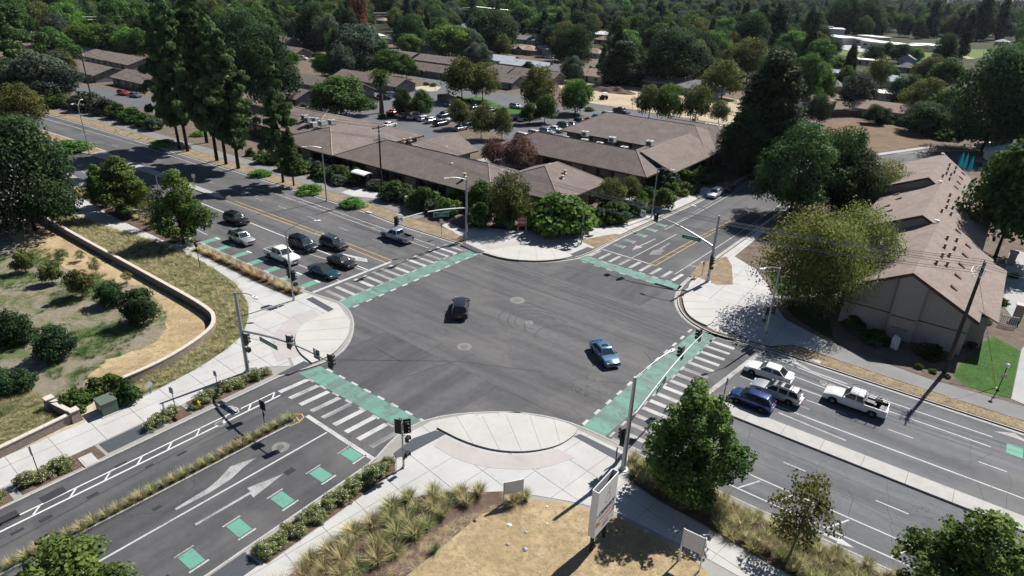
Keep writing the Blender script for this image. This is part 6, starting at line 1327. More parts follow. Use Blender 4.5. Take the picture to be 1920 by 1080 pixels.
# steel guy of the lawn pole with yellow guard
gx, gy = W(1867, 727, KH); wire((UX, UY, 11.0), (gx, gy, KH + 0.05), 0.0, 'taut guy wire from the lawn pole down to the grass', 0.016, 'wire', 'guy_wire')
mb = MB(); d = np.array([UX - gx, UY - gy, 11.0 - KH]); d /= np.linalg.norm(d); mb.tube([(0, 0, 0.02), tuple(d * 2.4)], 0.04, 6); mb.tube([(0, 0, 0), (0, 0, 0.06)], 0.12, 8); tag(mb.build('guy_guard', M['yellow_sign'], None, (gx, gy, KH)), 'yellow plastic guard round the foot of the guy wire on the lawn', 'cable guard')
# globe lamp in the lawn and others
def globe_lamp(px, py, H, label, sign=False, z=ZP):
    x, y = W(px, py, z); o = empty('globe_lamp', (x, y, z)); tag(o, label, 'garden lamp', 'white globe lamps')
    mb = MB(); mb.lathe([(0.14, 0), (0.12, 0.1), (0.045, 0.2), (0.04, H)], 8); mb.build('post', M['signal_black'], o); mb = MB(); mb.lathe([(0.05, H), (0.16, H + 0.08), (0.2, H + 0.2), (0.16, H + 0.33), (0.05, H + 0.4)], 12); mb.build('globe', M['globe_white'], o, smooth=True)
    if sign: mb = MB(); mb.box((0.06, 0, H * 0.66), (0.02, 0.4, 0.35), R(-60)); mb.build('sign_plate', M['metal_grey'], o)
globe_lamp(1870, 733, 2.8, 'white globe lamp with small sign on the bright lawn', True)
for px, py, l in ((795, 150, 'globe lamp at the apartment lane edge'), (816, 172, 'globe lamp on the gravel island'), (763, 128, 'globe lamp between apartment blocks'), (1054, 150, 'globe lamp beside the bare lot hedge'), (906, 180, 'lamp post by the turning circle'), (1185, 208, 'lamp at the lot exit'), (692, 150, 'globe lamp by the far apartments')): globe_lamp(px, py, 3.0, l)
# hydrants
def hydrant(px, py, label):
    x, y = W(px, py, KH); o = empty('fire_hydrant', (x, y, KH)); tag(o, label, 'fire hydrant')
    mb = MB(); mb.lathe([(0.16, 0), (0.16, 0.06), (0.11, 0.08), (0.11, 0.5), (0.15, 0.52), (0.15, 0.56), (0.11, 0.64), (0.04, 0.72), (0.03, 0.78)], 12); mb.build('barrel', M['hydrant_yellow'], o)
    for a in (0, PI / 2, PI): mb = MB(); mb.tube([(0, 0, 0.42), (0.22 * math.cos(a), 0.22 * math.sin(a), 0.42)], 0.07, 8); mb.build('outlet', M['hydrant_yellow'], o)
hydrant(373, 764, 'yellow fire hydrant between two rose hedges'); hydrant(914, 196, 'small yellow fire hydrant at the turning circle lawn')
# cabinets
def cabinet(px, py, w, d, h, m, label, rz=0.0, lid=True):
    x, y = W(px, py, KH); o = empty('utility_cabinet', (x, y, KH), rz); tag(o, label, 'utility cabinet')
    mb = MB(); mb.box((0, 0, 0.03), (w + 0.3, d + 0.3, 0.06)); mb.build('plinth', M['concrete_walk'], o)
    mb = MB(); mb.box((0, 0, 0.06 + h / 2), (w, d, h)); mb.build('housing', M[m], o)
    if lid: mb = MB(); mb.prism([(-w / 2 - .04, -d / 2 - .04), (w / 2 + .04, -d / 2 - .04), (w / 2 + .04, d / 2 + .04), (-w / 2 - .04, d / 2 + .04)], h + 0.065, h + 0.12); mb.build('lid', M[m], o)
    mb = MB(); mb.box((w * 0.15, -d / 2 - 0.008, h * 0.6), (0.28, 0.012, 0.2)); mb.build('warning_label', M['sign_white'], o); mb = MB(); mb.box((0, -d / 2 - 0.006, h * 0.5), (0.02, 0.014, h * 0.9)); mb.build('door_seam', M['black_plastic'], o)
cabinet(203, 770, 1.5, 1.3, 1.15, 'cabinet_green', 'green transformer box on bare ground behind the pavement', JA)
cabinet(236, 748, 0.55, 0.55, 0.9, 'cabinet_green', 'small green pedestal in front of the dark bush', JA)
cabinet(764, 386, 0.75, 0.6, 1.6, 'cabinet_tan', 'tan signal cabinet among shrubs by the grey path', R(90))
# interpretive panel
x, y = W(283, 737, KH); o = empty('information_panel', (x, y, KH), JA); tag(o, 'small tilted information panel among pale grasses by the field wall', 'information panel'); mb = MB(); mb.box((0, 0, 0.45), (0.1, 0.08, 0.9)); mb.build('post', M['sign_back'], o); mb = MB(); mb.box((0, 0, 0.95), (0.75, 0.5, 0.04), 0, Matrix.Rotation(R(35), 3, 'X')); mb.build('panel', M['sign_panel'], o)
# kerb-side access vaults
for px, py, w, d, l in ((1528, 677, 1.1, 0.7, 'pale concrete vault cover in the dry verge'), (748, 402, 1.0, 0.7, 'concrete vault cover left of the parking sign'), (692, 398, 1.2, 0.6, 'concrete vault cover beside the low juniper'), (166, 863, 1.6, 1.0, 'pale utility vault lid in the mulch strip'), (864, 442, 0.9, 0.5, 'small vault cover at the foot of the curved mast')):
    x, y = W(px, py, ZP); mb = MB(); mb.box((0, 0, 0), (w, d, 0.05)); mb.box((0, 0, 0.03), (w * 0.8, d * 0.7, 0.02)); tag(mb.build('vault_cover', M['concrete_walk'], None, (x, y, ZP + 0.02), 0 if px > 300 else JA), l, 'vault cover')
# bus shelter
x, y = W(680, 348, KH); o = empty('bus_shelter', (x, y, KH + 0.02), 0.0); tag(o, 'dark bus shelter with curved white roof beside the utility pole', 'bus shelter')
mb = MB(); a = np.linspace(R(20), R(160), 9); top = [(1.15 * math.cos(t), 2.25 + 0.45 * math.sin(t)) for t in a]; n = len(top)
mb.add([(-1.9, p[0], p[1]) for p in top] + [(1.9, p[0], p[1]) for p in top] + [(-1.9, p[0], p[1] - 0.05) for p in top] + [(1.9, p[0], p[1] - 0.05) for p in top], [(i, n + i, n + i + 1, i + 1) for i in range(n - 1)] + [(2 * n + i, 2 * n + i + 1, 3 * n + i + 1, 3 * n + i) for i in range(n - 1)] + [(i, i + 1, 2 * n + i + 1, 2 * n + i) for i in range(n - 1)] + [(n + i, 3 * n + i, 3 * n + i + 1, n + i + 1) for i in range(n - 1)]); mb.build('roof', M['roof_white'], o)
for sx in (-1.75, 0, 1.75):
    for sy in (-0.65, 0.65): mb = MB(); mb.tube([(sx, sy, 0), (sx, sy, 2.5)], 0.045, 6); mb.build('post', M['signal_black'], o)
mb = MB(); mb.box((0, 0.66, 1.25), (3.4, 0.02, 1.7)); mb.build('back_glass', M['car_glass'], o); mb = MB(); mb.box((1.76, 0, 1.25), (0.02, 1.2, 1.7)); mb.build('side_glass', M['car_glass'], o); mb = MB(); mb.box((0, 0.35, 0.48), (2.6, 0.4, 0.06)); mb.box((-1.1, 0.35, 0.24), (0.06, 0.36, 0.45)); mb.box((1.1, 0.35, 0.24), (0.06, 0.36, 0.45)); mb.build('bench', M['wood_dark'], o); mb = MB(); mb.box((1.0, 0.64, 1.4), (0.8, 0.02, 1.1)); mb.build('timetable', M['sign_white'], o)
x, y = W(700, 352, KH); mb = MB(); mb.lathe([(0.26, 0), (0.3, 0.75), (0.32, 0.8), (0.2, 0.95), (0.05, 1.0)], 10); tag(mb.build('litter_bin', M['umbrella_teal'] if False else M['cabinet_green'], None, (x, y, KH)), 'green litter bin beside the bus shelter', 'litter bin')
bed('shelter_pad', WP((640, 362), (668, 352), (725, 368), (716, 376), (690, 372), (660, 369)), 'concrete_walk', z=ZP + 0.03)
# field wall: masonry courses under a pale cap, with end posts
def wall_run(line, h, label, w=0.32, name='field_wall'):
    o = empty(name, (line[0][0], line[0][1], KH)); tag(o, label, 'wall'); o_l = [(p[0] - line[0][0], p[1] - line[0][1]) for p in line]
    mb = MB(); strip(mb, o_l, w / 2, -w / 2, -0.05, h); mb.build('masonry', M['masonry'], o)
    # cap stones laid one after another
    d = [0]
    for i in range(1, len(o_l)): d.append(d[-1] + math.hypot(o_l[i][0] - o_l[i - 1][0], o_l[i][1] - o_l[i - 1][1]))
    P = lambda t: (float(np.interp(t, d, [p[0] for p in o_l])), float(np.interp(t, d, [p[1] for p in o_l])))
    t = 0
    while t < d[-1] - 0.1:
        u = min(t + 1.2, d[-1]); mb = MB(); strip(mb, [P(t + 0.008), P((t + u) / 2), P(u - 0.008)], w / 2 + 0.05, -w / 2 - 0.05, h + 0.002, h + 0.09); mb.build('cap_stone', M['masonry_cap'], o); t = u
    return o
wall_run([tuple(p) for p in WALL_IN[7:]] + [(-20.1, -41.3)], 0.85, 'long curved low masonry wall with pale cap round the dry field')
wall_run([tuple(p) for p in WALL_IN[:8]], 0.85, 'low masonry wall under the big dark tree at the field corner')
a, b = W(97, 765, KH), W(143, 788, KH)
wall_run([a, b], 0.75, 'short wall stub between the two square wall posts')
c_ = W(0, 858, KH); wall_run([b, c_, (c_[0] - 1.2, c_[1] - 12)], 0.85, 'straight low masonry wall along the meadow by the pavement')
for (p, l) in ((a, 'square capped wall post at the back of the wall step'), (b, 'square capped wall post at the pavement end of the wall step')):
    o = empty('wall_post', (p[0], p[1], KH)); tag(o, l, 'wall post'); mb = MB(); mb.add([(-.42, -.42, 0), (.42, -.42, 0), (.42, .42, 0), (-.42, .42, 0), (-.3, -.3, 1.05), (.3, -.3, 1.05), (.3, .3, 1.05), (-.3, .3, 1.05)], [(0, 1, 5, 4), (1, 2, 6, 5), (2, 3, 7, 6), (3, 0, 4, 7), (4, 5, 6, 7)]); mb.build('shaft', M['masonry'], o); mb = MB(); mb.box((0, 0, 1.1), (0.75, 0.75, 0.1)); mb.build('cap', M['masonry_cap'], o)
# stones and litter in the dry grass
for k, (px, py, s_, m) in enumerate(((955, 985, 0.28, 'litter'), (1012, 983, 0.13, 'rock_grey'), (1026, 982, 0.12, 'litter'), (890, 977, 0.22, 'ink'), (1026, 950, 0.14, 'litter'), (985, 1030, 0.32, 'rock_grey'), (952, 1020, 0.25, 'rock_grey'), (986, 998, 0.22, 'rock_grey'), (1062, 958, 0.1, 'litter'))):
    x, y = W(px, py, ZP); bm = bmesh.new(); s_ *= 0.6; bmesh.ops.create_icosphere(bm, subdivisions=2, radius=s_)
    for v in bm.verts: v.co *= 0.8 + 0.35 * random.random(); v.co.z *= 0.55
    me = bpy.data.meshes.new('rock'); bm.to_mesh(me); bm.free(); me.materials.append(M[m]); oo = link(bpy.data.objects.new('field_stone' if m == 'rock_grey' else 'litter_scrap', me)); oo.location = (x, y, ZP + s_ * 0.2)
    tag(oo, {0: 'crumpled white scrap in the middle of the dry grass', 1: 'small grey stone right of the white scrap', 2: 'small white stone beside the grey one', 3: 'black plastic scrap at the edge of the grass clumps', 4: 'white scrap near the top of the dry patch', 5: 'flat grey stone low in the dry patch', 6: 'flat grey stone left of the lowest one', 7: 'flat grey stone below the white scrap', 8: 'tiny white scrap by the pavement edge'}[k], 'stone' if m == 'rock_grey' else 'litter')
# ------------------------------------------------------------------ buildings
def roof_faces(mb, faces, th=0.14):
    """roof slabs: each plane gets thickness downwards"""
    for f in faces:
        n = len(f); V = [tuple(p) for p in f] + [(p[0], p[1], p[2] - th) for p in f]
        mb.add(V, [tuple(range(n)), tuple(range(2 * n - 1, n - 1, -1))] + [(i, n + i, n + (i + 1) % n, (i + 1) % n) for i in range(n)])
def win(parent, c, w, h, yaw, frame='trim_white', mull=0, name='window'):
    """a window on a wall facing yaw: frame proud of the wall, pane set in it"""
    o = empty(name, c, yaw, parent)
    mb = MB(); f = 0.07
    for (y0, z0, sy, sz) in ((0, h / 2, w + f, f), (0, -h / 2, w + f, f), (w / 2, 0, f, h), (-w / 2, 0, f, h)): mb.box((0.02, y0, z0), (0.06, sy, sz))
    for k in range(mull): mb.box((0.02, -w / 2 + w * (k + 1) / (mull + 1), 0), (0.05, 0.05, h))
    mb.build('frame', M[frame], o); mb = MB(); mb.box((0.0, 0, 0), (0.03, w, h)); mb.build('pane', M['window_glass'], o)
def part(nm, mb, m, parent): return mb.build(nm, M[m], parent)
def gable_block(x0, x1, y0, y1, ez, rz, label, wall='stucco_mauve', roof='shingle_brown', over=0.6, axis='x', wins=True, fascia='fascia_pale', name='apartment_block', gablewin=True, vents=0, group=None, zb=KH, hip=False):
    """a long low block with a gabled (or hipped) roof along its axis"""
    cx, cy = (x0 + x1) / 2, (y0 + y1) / 2; o = empty(name, (cx, cy, zb)); tag(o, label, 'building', group)
    hx, hy = (x1 - x0) / 2, (y1 - y0) / 2; rot = axis == 'y'
    if rot: o.rotation_euler = (0, 0, PI / 2); hx, hy = hy, hx
    mb = MB(); mb.prism([(-hx, -hy), (hx, -hy), (hx, hy), (-hx, hy)], -0.1, ez)
    if not hip:
        for s_ in (-1, 1): mb.add([(s_ * hx, -hy, ez), (s_ * hx, hy, ez), (s_ * hx, 0, ez + (rz - ez) * 0.97)], [(0, 1, 2)])
    part('wall', mb, wall, o)
    sl = (rz - ez) / hy; ey = hy + over; eze = ez - sl * over + 0.12; ex = hx + over * 0.7; rz_ = rz + 0.12
    mb = MB()
    if hip:
        rxh = max(0.2, hx - hy)
        roof_faces(mb, [[(-ex, -ey, eze), (ex, -ey, eze), (rxh, 0, rz_), (-rxh, 0, rz_)], [(ex, ey, eze), (-ex, ey, eze), (-rxh, 0, rz_), (rxh, 0, rz_)], [(ex, -ey, eze), (ex, ey, eze), (rxh, 0, rz_)], [(-ex, ey, eze), (-ex, -ey, eze), (-rxh, 0, rz_)]])
    else: roof_faces(mb, [[(-ex, -ey, eze), (ex, -ey, eze), (ex, 0, rz_), (-ex, 0, rz_)], [(ex, ey, eze), (-ex, ey, eze), (-ex, 0, rz_), (ex, 0, rz_)]])
    r_ = part('roof', mb, roof, o)
    for s_ in (-1, 1):
        mb = MB(); mb.box((0, s_ * (ey + 0.02), eze - 0.07), (2 * ex, 0.05, 0.2)); part('fascia_board', mb, fascia, o)
    if not hip:
        for s_ in (-1, 1):
            mb = MB()
            for t in (-1, 1): mb.add([(s_ * (ex + 0.02), t * ey, eze - 0.18), (s_ * (ex + 0.02), t * ey, eze + 0.02), (s_ * (ex + 0.02), 0, rz_ + 0.02), (s_ * (ex + 0.02), 0, rz_ - 0.18)], [(0, 1, 2, 3)])
            part('barge_board', mb, fascia, o)
    if wins:
        n = max(1, int(2 * hx / 4.2))
        for k in range(n):
            xx = -hx + 2 * hx * (k + 0.5) / n
            win(o, (xx, -hy - 0.005, ez * 0.52), 1.3, 1.1, -PI / 2, mull=1)
            if k % 2 == 0:
                mb = MB(); mb.box((xx + 1.5, -hy - 0.02, 1.05), (0.95, 0.06, 2.1)); part('door', mb, 'wall_dark', o)
        if gablewin and not hip:
            win(o, (hx + 0.005, 0.3, ez * 0.78 + 0.3), 1.5, 0.6, 0.0)
            mb = MB(); mb.box((hx + 0.02, 0, rz - 0.75), (0.05, 0.7, 0.5)); part('gable_vent', mb, 'wall_dark', o)
    for k in range(vents):
        mb = MB(); t = 0.3 + 0.3 * random.random(); mb.lathe([(0.12, -0.3), (0.12, 0.35), (0.2, 0.38), (0.2, 0.55), (0.05, 0.6)], 8, (-hx + 2 * hx * (k + 0.6) / vents, -hy * t, rz_ - sl * hy * t)); part('roof_vent', mb, 'vent_tan', r_)
    return o
AG = 'brown roofed apartment blocks'
apts = [('A1a', -281, -265, 62.4, 74.4, 'first apartment unit of the back row left of the pines'), ('A1b', -264.6, -244.6, 62.4, 74.2, 'middle apartment unit of the back row left of the pines'), ('A1c', -244.2, -225.4, 62.6, 74.8, 'last apartment unit of the back row, gable window facing the pines'),
        ('A2a', -246, -205.5, 42.2, 54.4, 'front apartment unit behind the tall hedge pole'), ('A2b', -199.5, -179.6, 45, 55.5, 'apartment unit just left of the pines with railings'), ('B', -246, -223, 133.8, 142.5, 'apartment gable seen between dark trees above the pines'), ('B0', -290, -266, 161, 169, 'small far roof peeping from trees right of the pines'),
        ('C1', -166, -124.5, 82.6, 91.4, 'long apartment block behind the big round lot tree'), ('C2', -140, -125.6, 62.5, 71.5, 'apartment gable close behind the rooftop machinery'), ('D1', -156, -124.5, 100.8, 110, 'apartment block with gable window behind the palm'),
        ('E1', -210, -179.5, 161.2, 172.5, 'apartment block beside the far driveway trees'), ('E2', -176, -154, 161.2, 171.5, 'apartment roof behind the lane, left part'), ('E3', -163, -138, 138.4, 146.6, 'long apartment block facing the lane with three windows'), ('E4', -137.2, -122, 138.6, 146.6, 'apartment block hidden behind the lane tree'), ('F', -150, -121.5, 156.8, 166.6, 'apartment roof right of the lane tree'), ('G', -119.5, -104.2, 137.8, 147.2, 'apartment block with gable at the turning circle'), ('F2', -120, -100, 157.5, 166, 'apartment roof end by the bare lot')]
for key, x0, x1, y0, y1, lb in apts: gable_block(x0, x1, y0, y1, 2.6, 4.5, lb, vents=3, group=AG)
mb = MB()
for k in range(14): mb.box((-199 + 1.4 * k, 43.9, 1.0), (0.05, 0.05, 1.9))
# neighbouring houses
HG = 'single-storey houses beyond the office'
def house(px, py, L, D_, lb, roof='shingle_grey', wall='stucco_pale', ez=2.6, rz=4.4, axis='x', hip=True, cross=False):
    x, y = W(px, py, ez); o = gable_block(x - L / 2, x + L / 2, y - D_ / 2, y + D_ / 2, ez, rz, lb, wall, roof, 0.6, axis, True, 'fascia_pale', 'house', True, 2, HG, KH, hip)
    if cross:
        mb = MB(); hy = D_ / 2; roof_faces(mb, [[(L * .18 - 2.6, -hy - 1.6, ez), (L * .18, -hy - 1.6, rz - 0.4), (L * .18, 0.2, rz - 0.4), (L * .18 - 2.6, 0.2, ez)], [(L * .18 + 2.6, -hy - 1.6, ez), (L * .18 + 2.6, 0.2, ez), (L * .18, 0.2, rz - 0.4), (L * .18, -hy - 1.6, rz - 0.4)]]); part('porch_roof', mb, roof, o)
        mb = MB(); mb.prism([(L * .18 - 2.3, -hy - 1.3), (L * .18 + 2.3, -hy - 1.3), (L * .18 + 2.3, -hy), (L * .18 - 2.3, -hy)], 0, ez); part('porch_wall', mb, wall, o)
    mb = MB(); mb.box((-L * 0.3, 0.8, rz + 0.2), (0.7, 0.9, 1.3)); part('chimney', mb, 'wall_dark', o)
    return o
for a in ((940, 112, 18, 10, 'pale blue metal-roofed house behind the apartment rows, left one', 'shingle_blue', 'stucco_blue', 2.6, 4.4, 'x', False), (992, 122, 24, 10, 'pale blue roofed house behind the apartment rows, right one', 'shingle_blue', 'stucco_blue', 2.6, 4.4, 'x', False), (1045, 130, 12, 10, 'grey roofed house next to the pale blue roofs', 'shingle_grey', 'stucco_blue', 2.6, 4.4, 'x', True),
          (975, 90, 26, 12, 'warm brown roofed house with porch behind the pale blue roofs', 'shingle_warm', 'stucco_tan', 2.6, 4.4, 'x', True, True), (1022, 92, 13, 11, 'grey roofed house with pale wall and driveway', 'shingle_grey', 'stucco_pale', 2.6, 4.6, 'y', False), (985, 73, 20, 10, 'grey roof behind the warm brown house', 'shingle_grey'),
          (1092, 133, 9, 10, 'blue gabled house behind the bare lot fence', 'shingle_grey', 'stucco_blue', 2.6, 4.6, 'x', False), (1118, 140, 11, 10, 'tan gabled house behind the bare lot fence', 'shingle_warm', 'stucco_pale', 2.6, 4.6, 'x', False), (1186, 142, 9, 9, 'small blue gable left of the big spreading tree', 'shingle_grey', 'stucco_blue', 2.6, 4.6, 'y', False), (1220, 148, 16, 11, 'dark grey roofed house with brick chimney behind the fence', 'shingle_grey', 'stucco_tan'),
          (1312, 163, 16, 12, 'grey gabled house behind the bare lot trees', 'shingle_grey', 'stucco_blue', 2.6, 4.8, 'x', True, True), (1272, 155, 12, 9, 'house corner with parked cars behind the spreading tree', 'shingle_grey', 'stucco_pale'),
          (1668, 205, 20, 10, 'ranch house with brown roof and pale walls behind the brown field', 'shingle_warm', 'stucco_pale', 2.7, 4.6, 'x', False), (1560, 140, 15, 10, 'white trimmed grey roofed house left of the grey green tree', 'shingle_blue', 'stucco_pale', 2.7, 4.8, 'x', True, True), (1560, 158, 9, 8, 'low brown roof wing below the grey roofed house', 'shingle_grey', 'stucco_tan'), (1520, 188, 14, 10, 'brown roof half hidden behind the dark tree mass', 'shingle_warm', 'stucco_tan'),
          (1672, 150, 13, 10, 'blue grey roofed house in the tree gap', 'shingle_blue', 'stucco_pale'), (1660, 173, 17, 9, 'white flat-roofed house among trees above the ranch house', 'roof_white', 'stucco_pale', 2.7, 3.1), (1630, 112, 15, 8, 'white flat roof beside the school field', 'roof_white', 'stucco_pale', 2.7, 3.0), (1703, 110, 8, 9, 'small pale gable right of the school field trees', 'shingle_blue', 'stucco_blue', 3, 5, 'y', False), (1700, 125, 8, 7, 'grey shed roof between the right-hand trees', 'shingle_grey', 'stucco_tan'),
          (1770, 230, 14, 10, 'dark roof behind the hedge right of the brown field', 'shingle_warm', 'stucco_tan'), (1885, 243, 16, 10, 'grey roof under the giant right-hand tree', 'shingle_grey', 'stucco_tan'), (1915, 285, 14, 10, 'grey roof corner at the right picture edge', 'shingle_blue', 'stucco_pale'),
          (745, 72, 16, 11, 'slate grey hip roof beside the rust-brown tall tree', 'shingle_grey', 'stucco_pale'), (700, 66, 10, 9, 'white roof left of the slate grey hip roof', 'roof_white'), (795, 92, 13, 10, 'grey roof behind the bright driveway tree', 'shingle_grey'), (870, 50, 9, 8, 'small pale hip roof in the far central trees', 'shingle_blue'), (1000, 52, 16, 9, 'white walled house in the shade of far trees', 'shingle_grey', 'stucco_pale'), (1130, 64, 12, 8, 'pale far roof beside the pointed conifer', 'roof_white'), (1115, 98, 10, 8, 'grey brown roof between the two dark crowns', 'shingle_warm'), (1135, 74, 12, 8, 'brown far roof right of the dark crown', 'shingle_warm'), (1238, 47, 10, 7, 'far bluish roof above the yellow trees', 'roof_white'),
          (720, 38, 9, 9, 'far beige house wall in the tree gap, upper left', 'shingle_warm', 'stucco_pale'), (1648, 50, 10, 8, 'far grey roof behind the school', 'shingle_grey'), (1880, 78, 10, 9, 'far pale house behind the school track', 'shingle_blue'), (985, 22, 16, 10, 'far grey roof near the horizon trees', 'shingle_grey'), (1100, 28, 16, 10, 'far brown roof near the horizon trees', 'shingle_warm')):
    house(*a)
# tower-like shed at upper left
x, y = W(127, 62, 0); o = empty('water_tower', (x, y, 0)); tag(o, 'small blue grey tower with tan top among the far left trees', 'tower'); mb = MB(); mb.box((0, 0, 4), (4, 4, 8)); part('shaft', mb, 'stucco_blue', o); mb = MB(); mb.box((0, 0, 10), (4.3, 4.3, 4)); part('head', mb, 'stucco_tan', o); mb = MB(); mb.box((0, 0, 12.1), (4.8, 4.8, 0.3)); part('roof', mb, 'shingle_grey', o)
# ------------------------------------------------------------------ corner office: low hipped wings with deep eaves
def office(name, label, wings, ez=3.2, bands=True):
    """wings: (x0,x1,y0,y1,ridge z,axis, hip ends)"""
    cx = np.mean([(w[0] + w[1]) / 2 for w in wings]); cy = np.mean([(w[2] + w[3]) / 2 for w in wings]); o = empty(name, (cx, cy, KH)); tag(o, label, 'building')
    for (x0, x1, y0, y1, rz, ax, h0, h1) in wings:
        x0, x1, y0, y1 = x0 - cx, x1 - cx, y0 - cy, y1 - cy; ov = 1.2
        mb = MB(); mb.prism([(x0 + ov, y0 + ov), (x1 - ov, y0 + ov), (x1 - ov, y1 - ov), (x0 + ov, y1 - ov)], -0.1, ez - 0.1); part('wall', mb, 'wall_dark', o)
        mb = MB()
        if ax == 'x':
            d = (y1 - y0) / 2; ym = (y0 + y1) / 2; a, b = x0 + (d * h0), x1 - (d * h1)
            fs = [[(x0, y0, ez), (x1, y0, ez), (b, ym, rz), (a, ym, rz)], [(x1, y1, ez), (x0, y1, ez), (a, ym, rz), (b, ym, rz)]]
            if h1 > 0: fs.append([(x1, y0, ez), (x1, y1, ez), (b, ym, rz)])
            if h0 > 0: fs.append([(x0, y1, ez), (x0, y0, ez), (a, ym, rz)])
            ridge = [(a, ym, rz), (b, ym, rz)]; hips = ([[(x1, y0, ez), (b, ym, rz)], [(x1, y1, ez), (b, ym, rz)]] if h1 else []) + ([[(x0, y0, ez), (a, ym, rz)], [(x0, y1, ez), (a, ym, rz)]] if h0 else [])
        else:
            d = (x1 - x0) / 2; xm = (x0 + x1) / 2; a, b = y0 + d * h0, y1 - d * h1
            fs = [[(x0, y1, ez), (x0, y0, ez), (xm, a, rz), (xm, b, rz)], [(x1, y0, ez), (x1, y1, ez), (xm, b, rz), (xm, a, rz)]]
            if h0 > 0: fs.append([(x0, y0, ez), (x1, y0, ez), (xm, a, rz)])
            if h1 > 0: fs.append([(x1, y1, ez), (x0, y1, ez), (xm, b, rz)])
            ridge = [(xm, a, rz), (xm, b, rz)]; hips = ([[(x0, y0, ez), (xm, a, rz)], [(x1, y0, ez), (xm, a, rz)]] if h0 else []) + ([[(x0, y1, ez), (xm, b, rz)], [(x1, y1, ez), (xm, b, rz)]] if h1 else [])
        roof_faces(mb, fs, 0.22); rf = part('roof', mb, 'shingle_brown', o)
        for q in [ridge] + hips:
            mb = MB(); v = Vector(q[1]) - Vector(q[0]); mb.tube([tuple(Vector(q[0]) + Vector((0, 0, 0.01))), tuple(Vector(q[1]) + Vector((0, 0, 0.01)))], 0.09, 5); part('ridge_cap', mb, 'ridge_cap', rf)
        mb = MB()
        for (p, q) in (((x0, y0), (x1, y0)), ((x1, y0), (x1, y1)), ((x1, y1), (x0, y1)), ((x0, y1), (x0, y0))):
            mb = MB(); strip(mb, [p, q], 0.0, -0.06, ez - 0.3, ez - 0.03); part('fascia_board', mb, 'fascia_brown', o)
        if bands:   # pale wall panels and dark glazing between posts under the eaves
            for side, (p, q, yaw) in enumerate((((x0 + ov, y0 + ov), (x1 - ov, y0 + ov), -PI / 2), ((x1 - ov, y0 + ov), (x1 - ov, y1 - ov), 0.0))):
                L = math.hypot(q[0] - p[0], q[1] - p[1]); n = max(1, int(L / 3.2))
                for k in range(n):
                    t = (k + 0.5) / n; c = (p[0] + (q[0] - p[0]) * t, p[1] + (q[1] - p[1]) * t)
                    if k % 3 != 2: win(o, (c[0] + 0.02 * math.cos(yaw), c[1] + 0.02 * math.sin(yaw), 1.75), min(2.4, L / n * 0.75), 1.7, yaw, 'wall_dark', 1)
                    else:
                        mb = MB(); facing_box(mb, (c[0] + 0.03 * math.cos(yaw), c[1] + 0.03 * math.sin(yaw), 1.5), L / n * 0.8, 0.08, 2.6, yaw); part('wall_panel', mb, 'stucco_tan', o)
    return o, cx, cy
offA, ax_, ay_ = office('office_building', 'low office building with long brown hipped roof along the corner shrubs', [(-64.0, -24.0, 26.0, 41.5, 6.2, 'x', 0.9, 0.9), (-57.5, -46.4, 35.5, 49.5, 5.9, 'y', 0, 0.0), (-30.5, -14.2, 31.6, 47.8, 6.3, 'y', 0.9, 0.6)])
offB, bx_, by_ = office('office_building', 'large office building with brown roof and rooftop machinery court', [(-45.5, -10.5, 55.5, 68.5, 6.2, 'x', 0.8, 0.9), (-45.5, -8.2, 79.5, 103.5, 6.8, 'x', 0.5, 0.7), (-22.5, -8.0, 62, 86, 6.0, 'y', 0.0, 0.0)])
offC, ccx, ccy = office('office_building', 'brown hipped office building beside the tall pines', [(-107, -80, 32.5, 53.5, 6.0, 'x', 0.7, 0.7), (-84, -64.2, 25.8, 51.8, 6.2, 'y', 0.8, 0.8)])
offD, _, _ = office('office_building', 'brown roofed office wing in the shade of the giant dark tree', [(-31, -4.0, 84.8, 108, 6.6, 'x', 0.5, 0.8)])
def roofitem(px, py, z, kind, label, parent=None):
    x, y = W(px, py, z); mb = MB()
    if kind == 'unit':
        o = empty('rooftop_air_unit', (x, y, z - 0.3), 0.0); tag(o, label, 'air conditioner', 'rooftop air conditioning units'); o.scale = (0.8,) * 3; mb.box((0, 0, 0.75), (1.7, 1.5, 1.3)); part('casing', mb, 'unit_white', o); mb = MB(); mb.box((0.0, -0.76, 0.7), (1.2, 0.03, 0.8)); part('louvre', mb, 'unit_dark', o); mb = MB(); mb.box((0, 0, 0.05), (1.9, 1.7, 0.2)); part('curb', mb, 'unit_dark', o); mb = MB(); mb.lathe([(0.45, 1.4), (0.45, 1.5), (0.1, 1.52)], 12); part('fan_cowl', mb, 'metal_grey', o)
    else:
        o = empty('roof_ventilator', (x, y, z - 0.15)); tag(o, label, 'roof vent', 'tan roof ventilators'); mb.box((0, 0, 0.05), (0.7, 0.7, 0.1)); part('flashing', mb, 'flashing', o); mb = MB(); mb.lathe([(0.18, 0.05), (0.18, 0.4), (0.32, 0.45), (0.34, 0.65), (0.1, 0.75)], 10); part('cowl', mb, 'vent_tan', o)
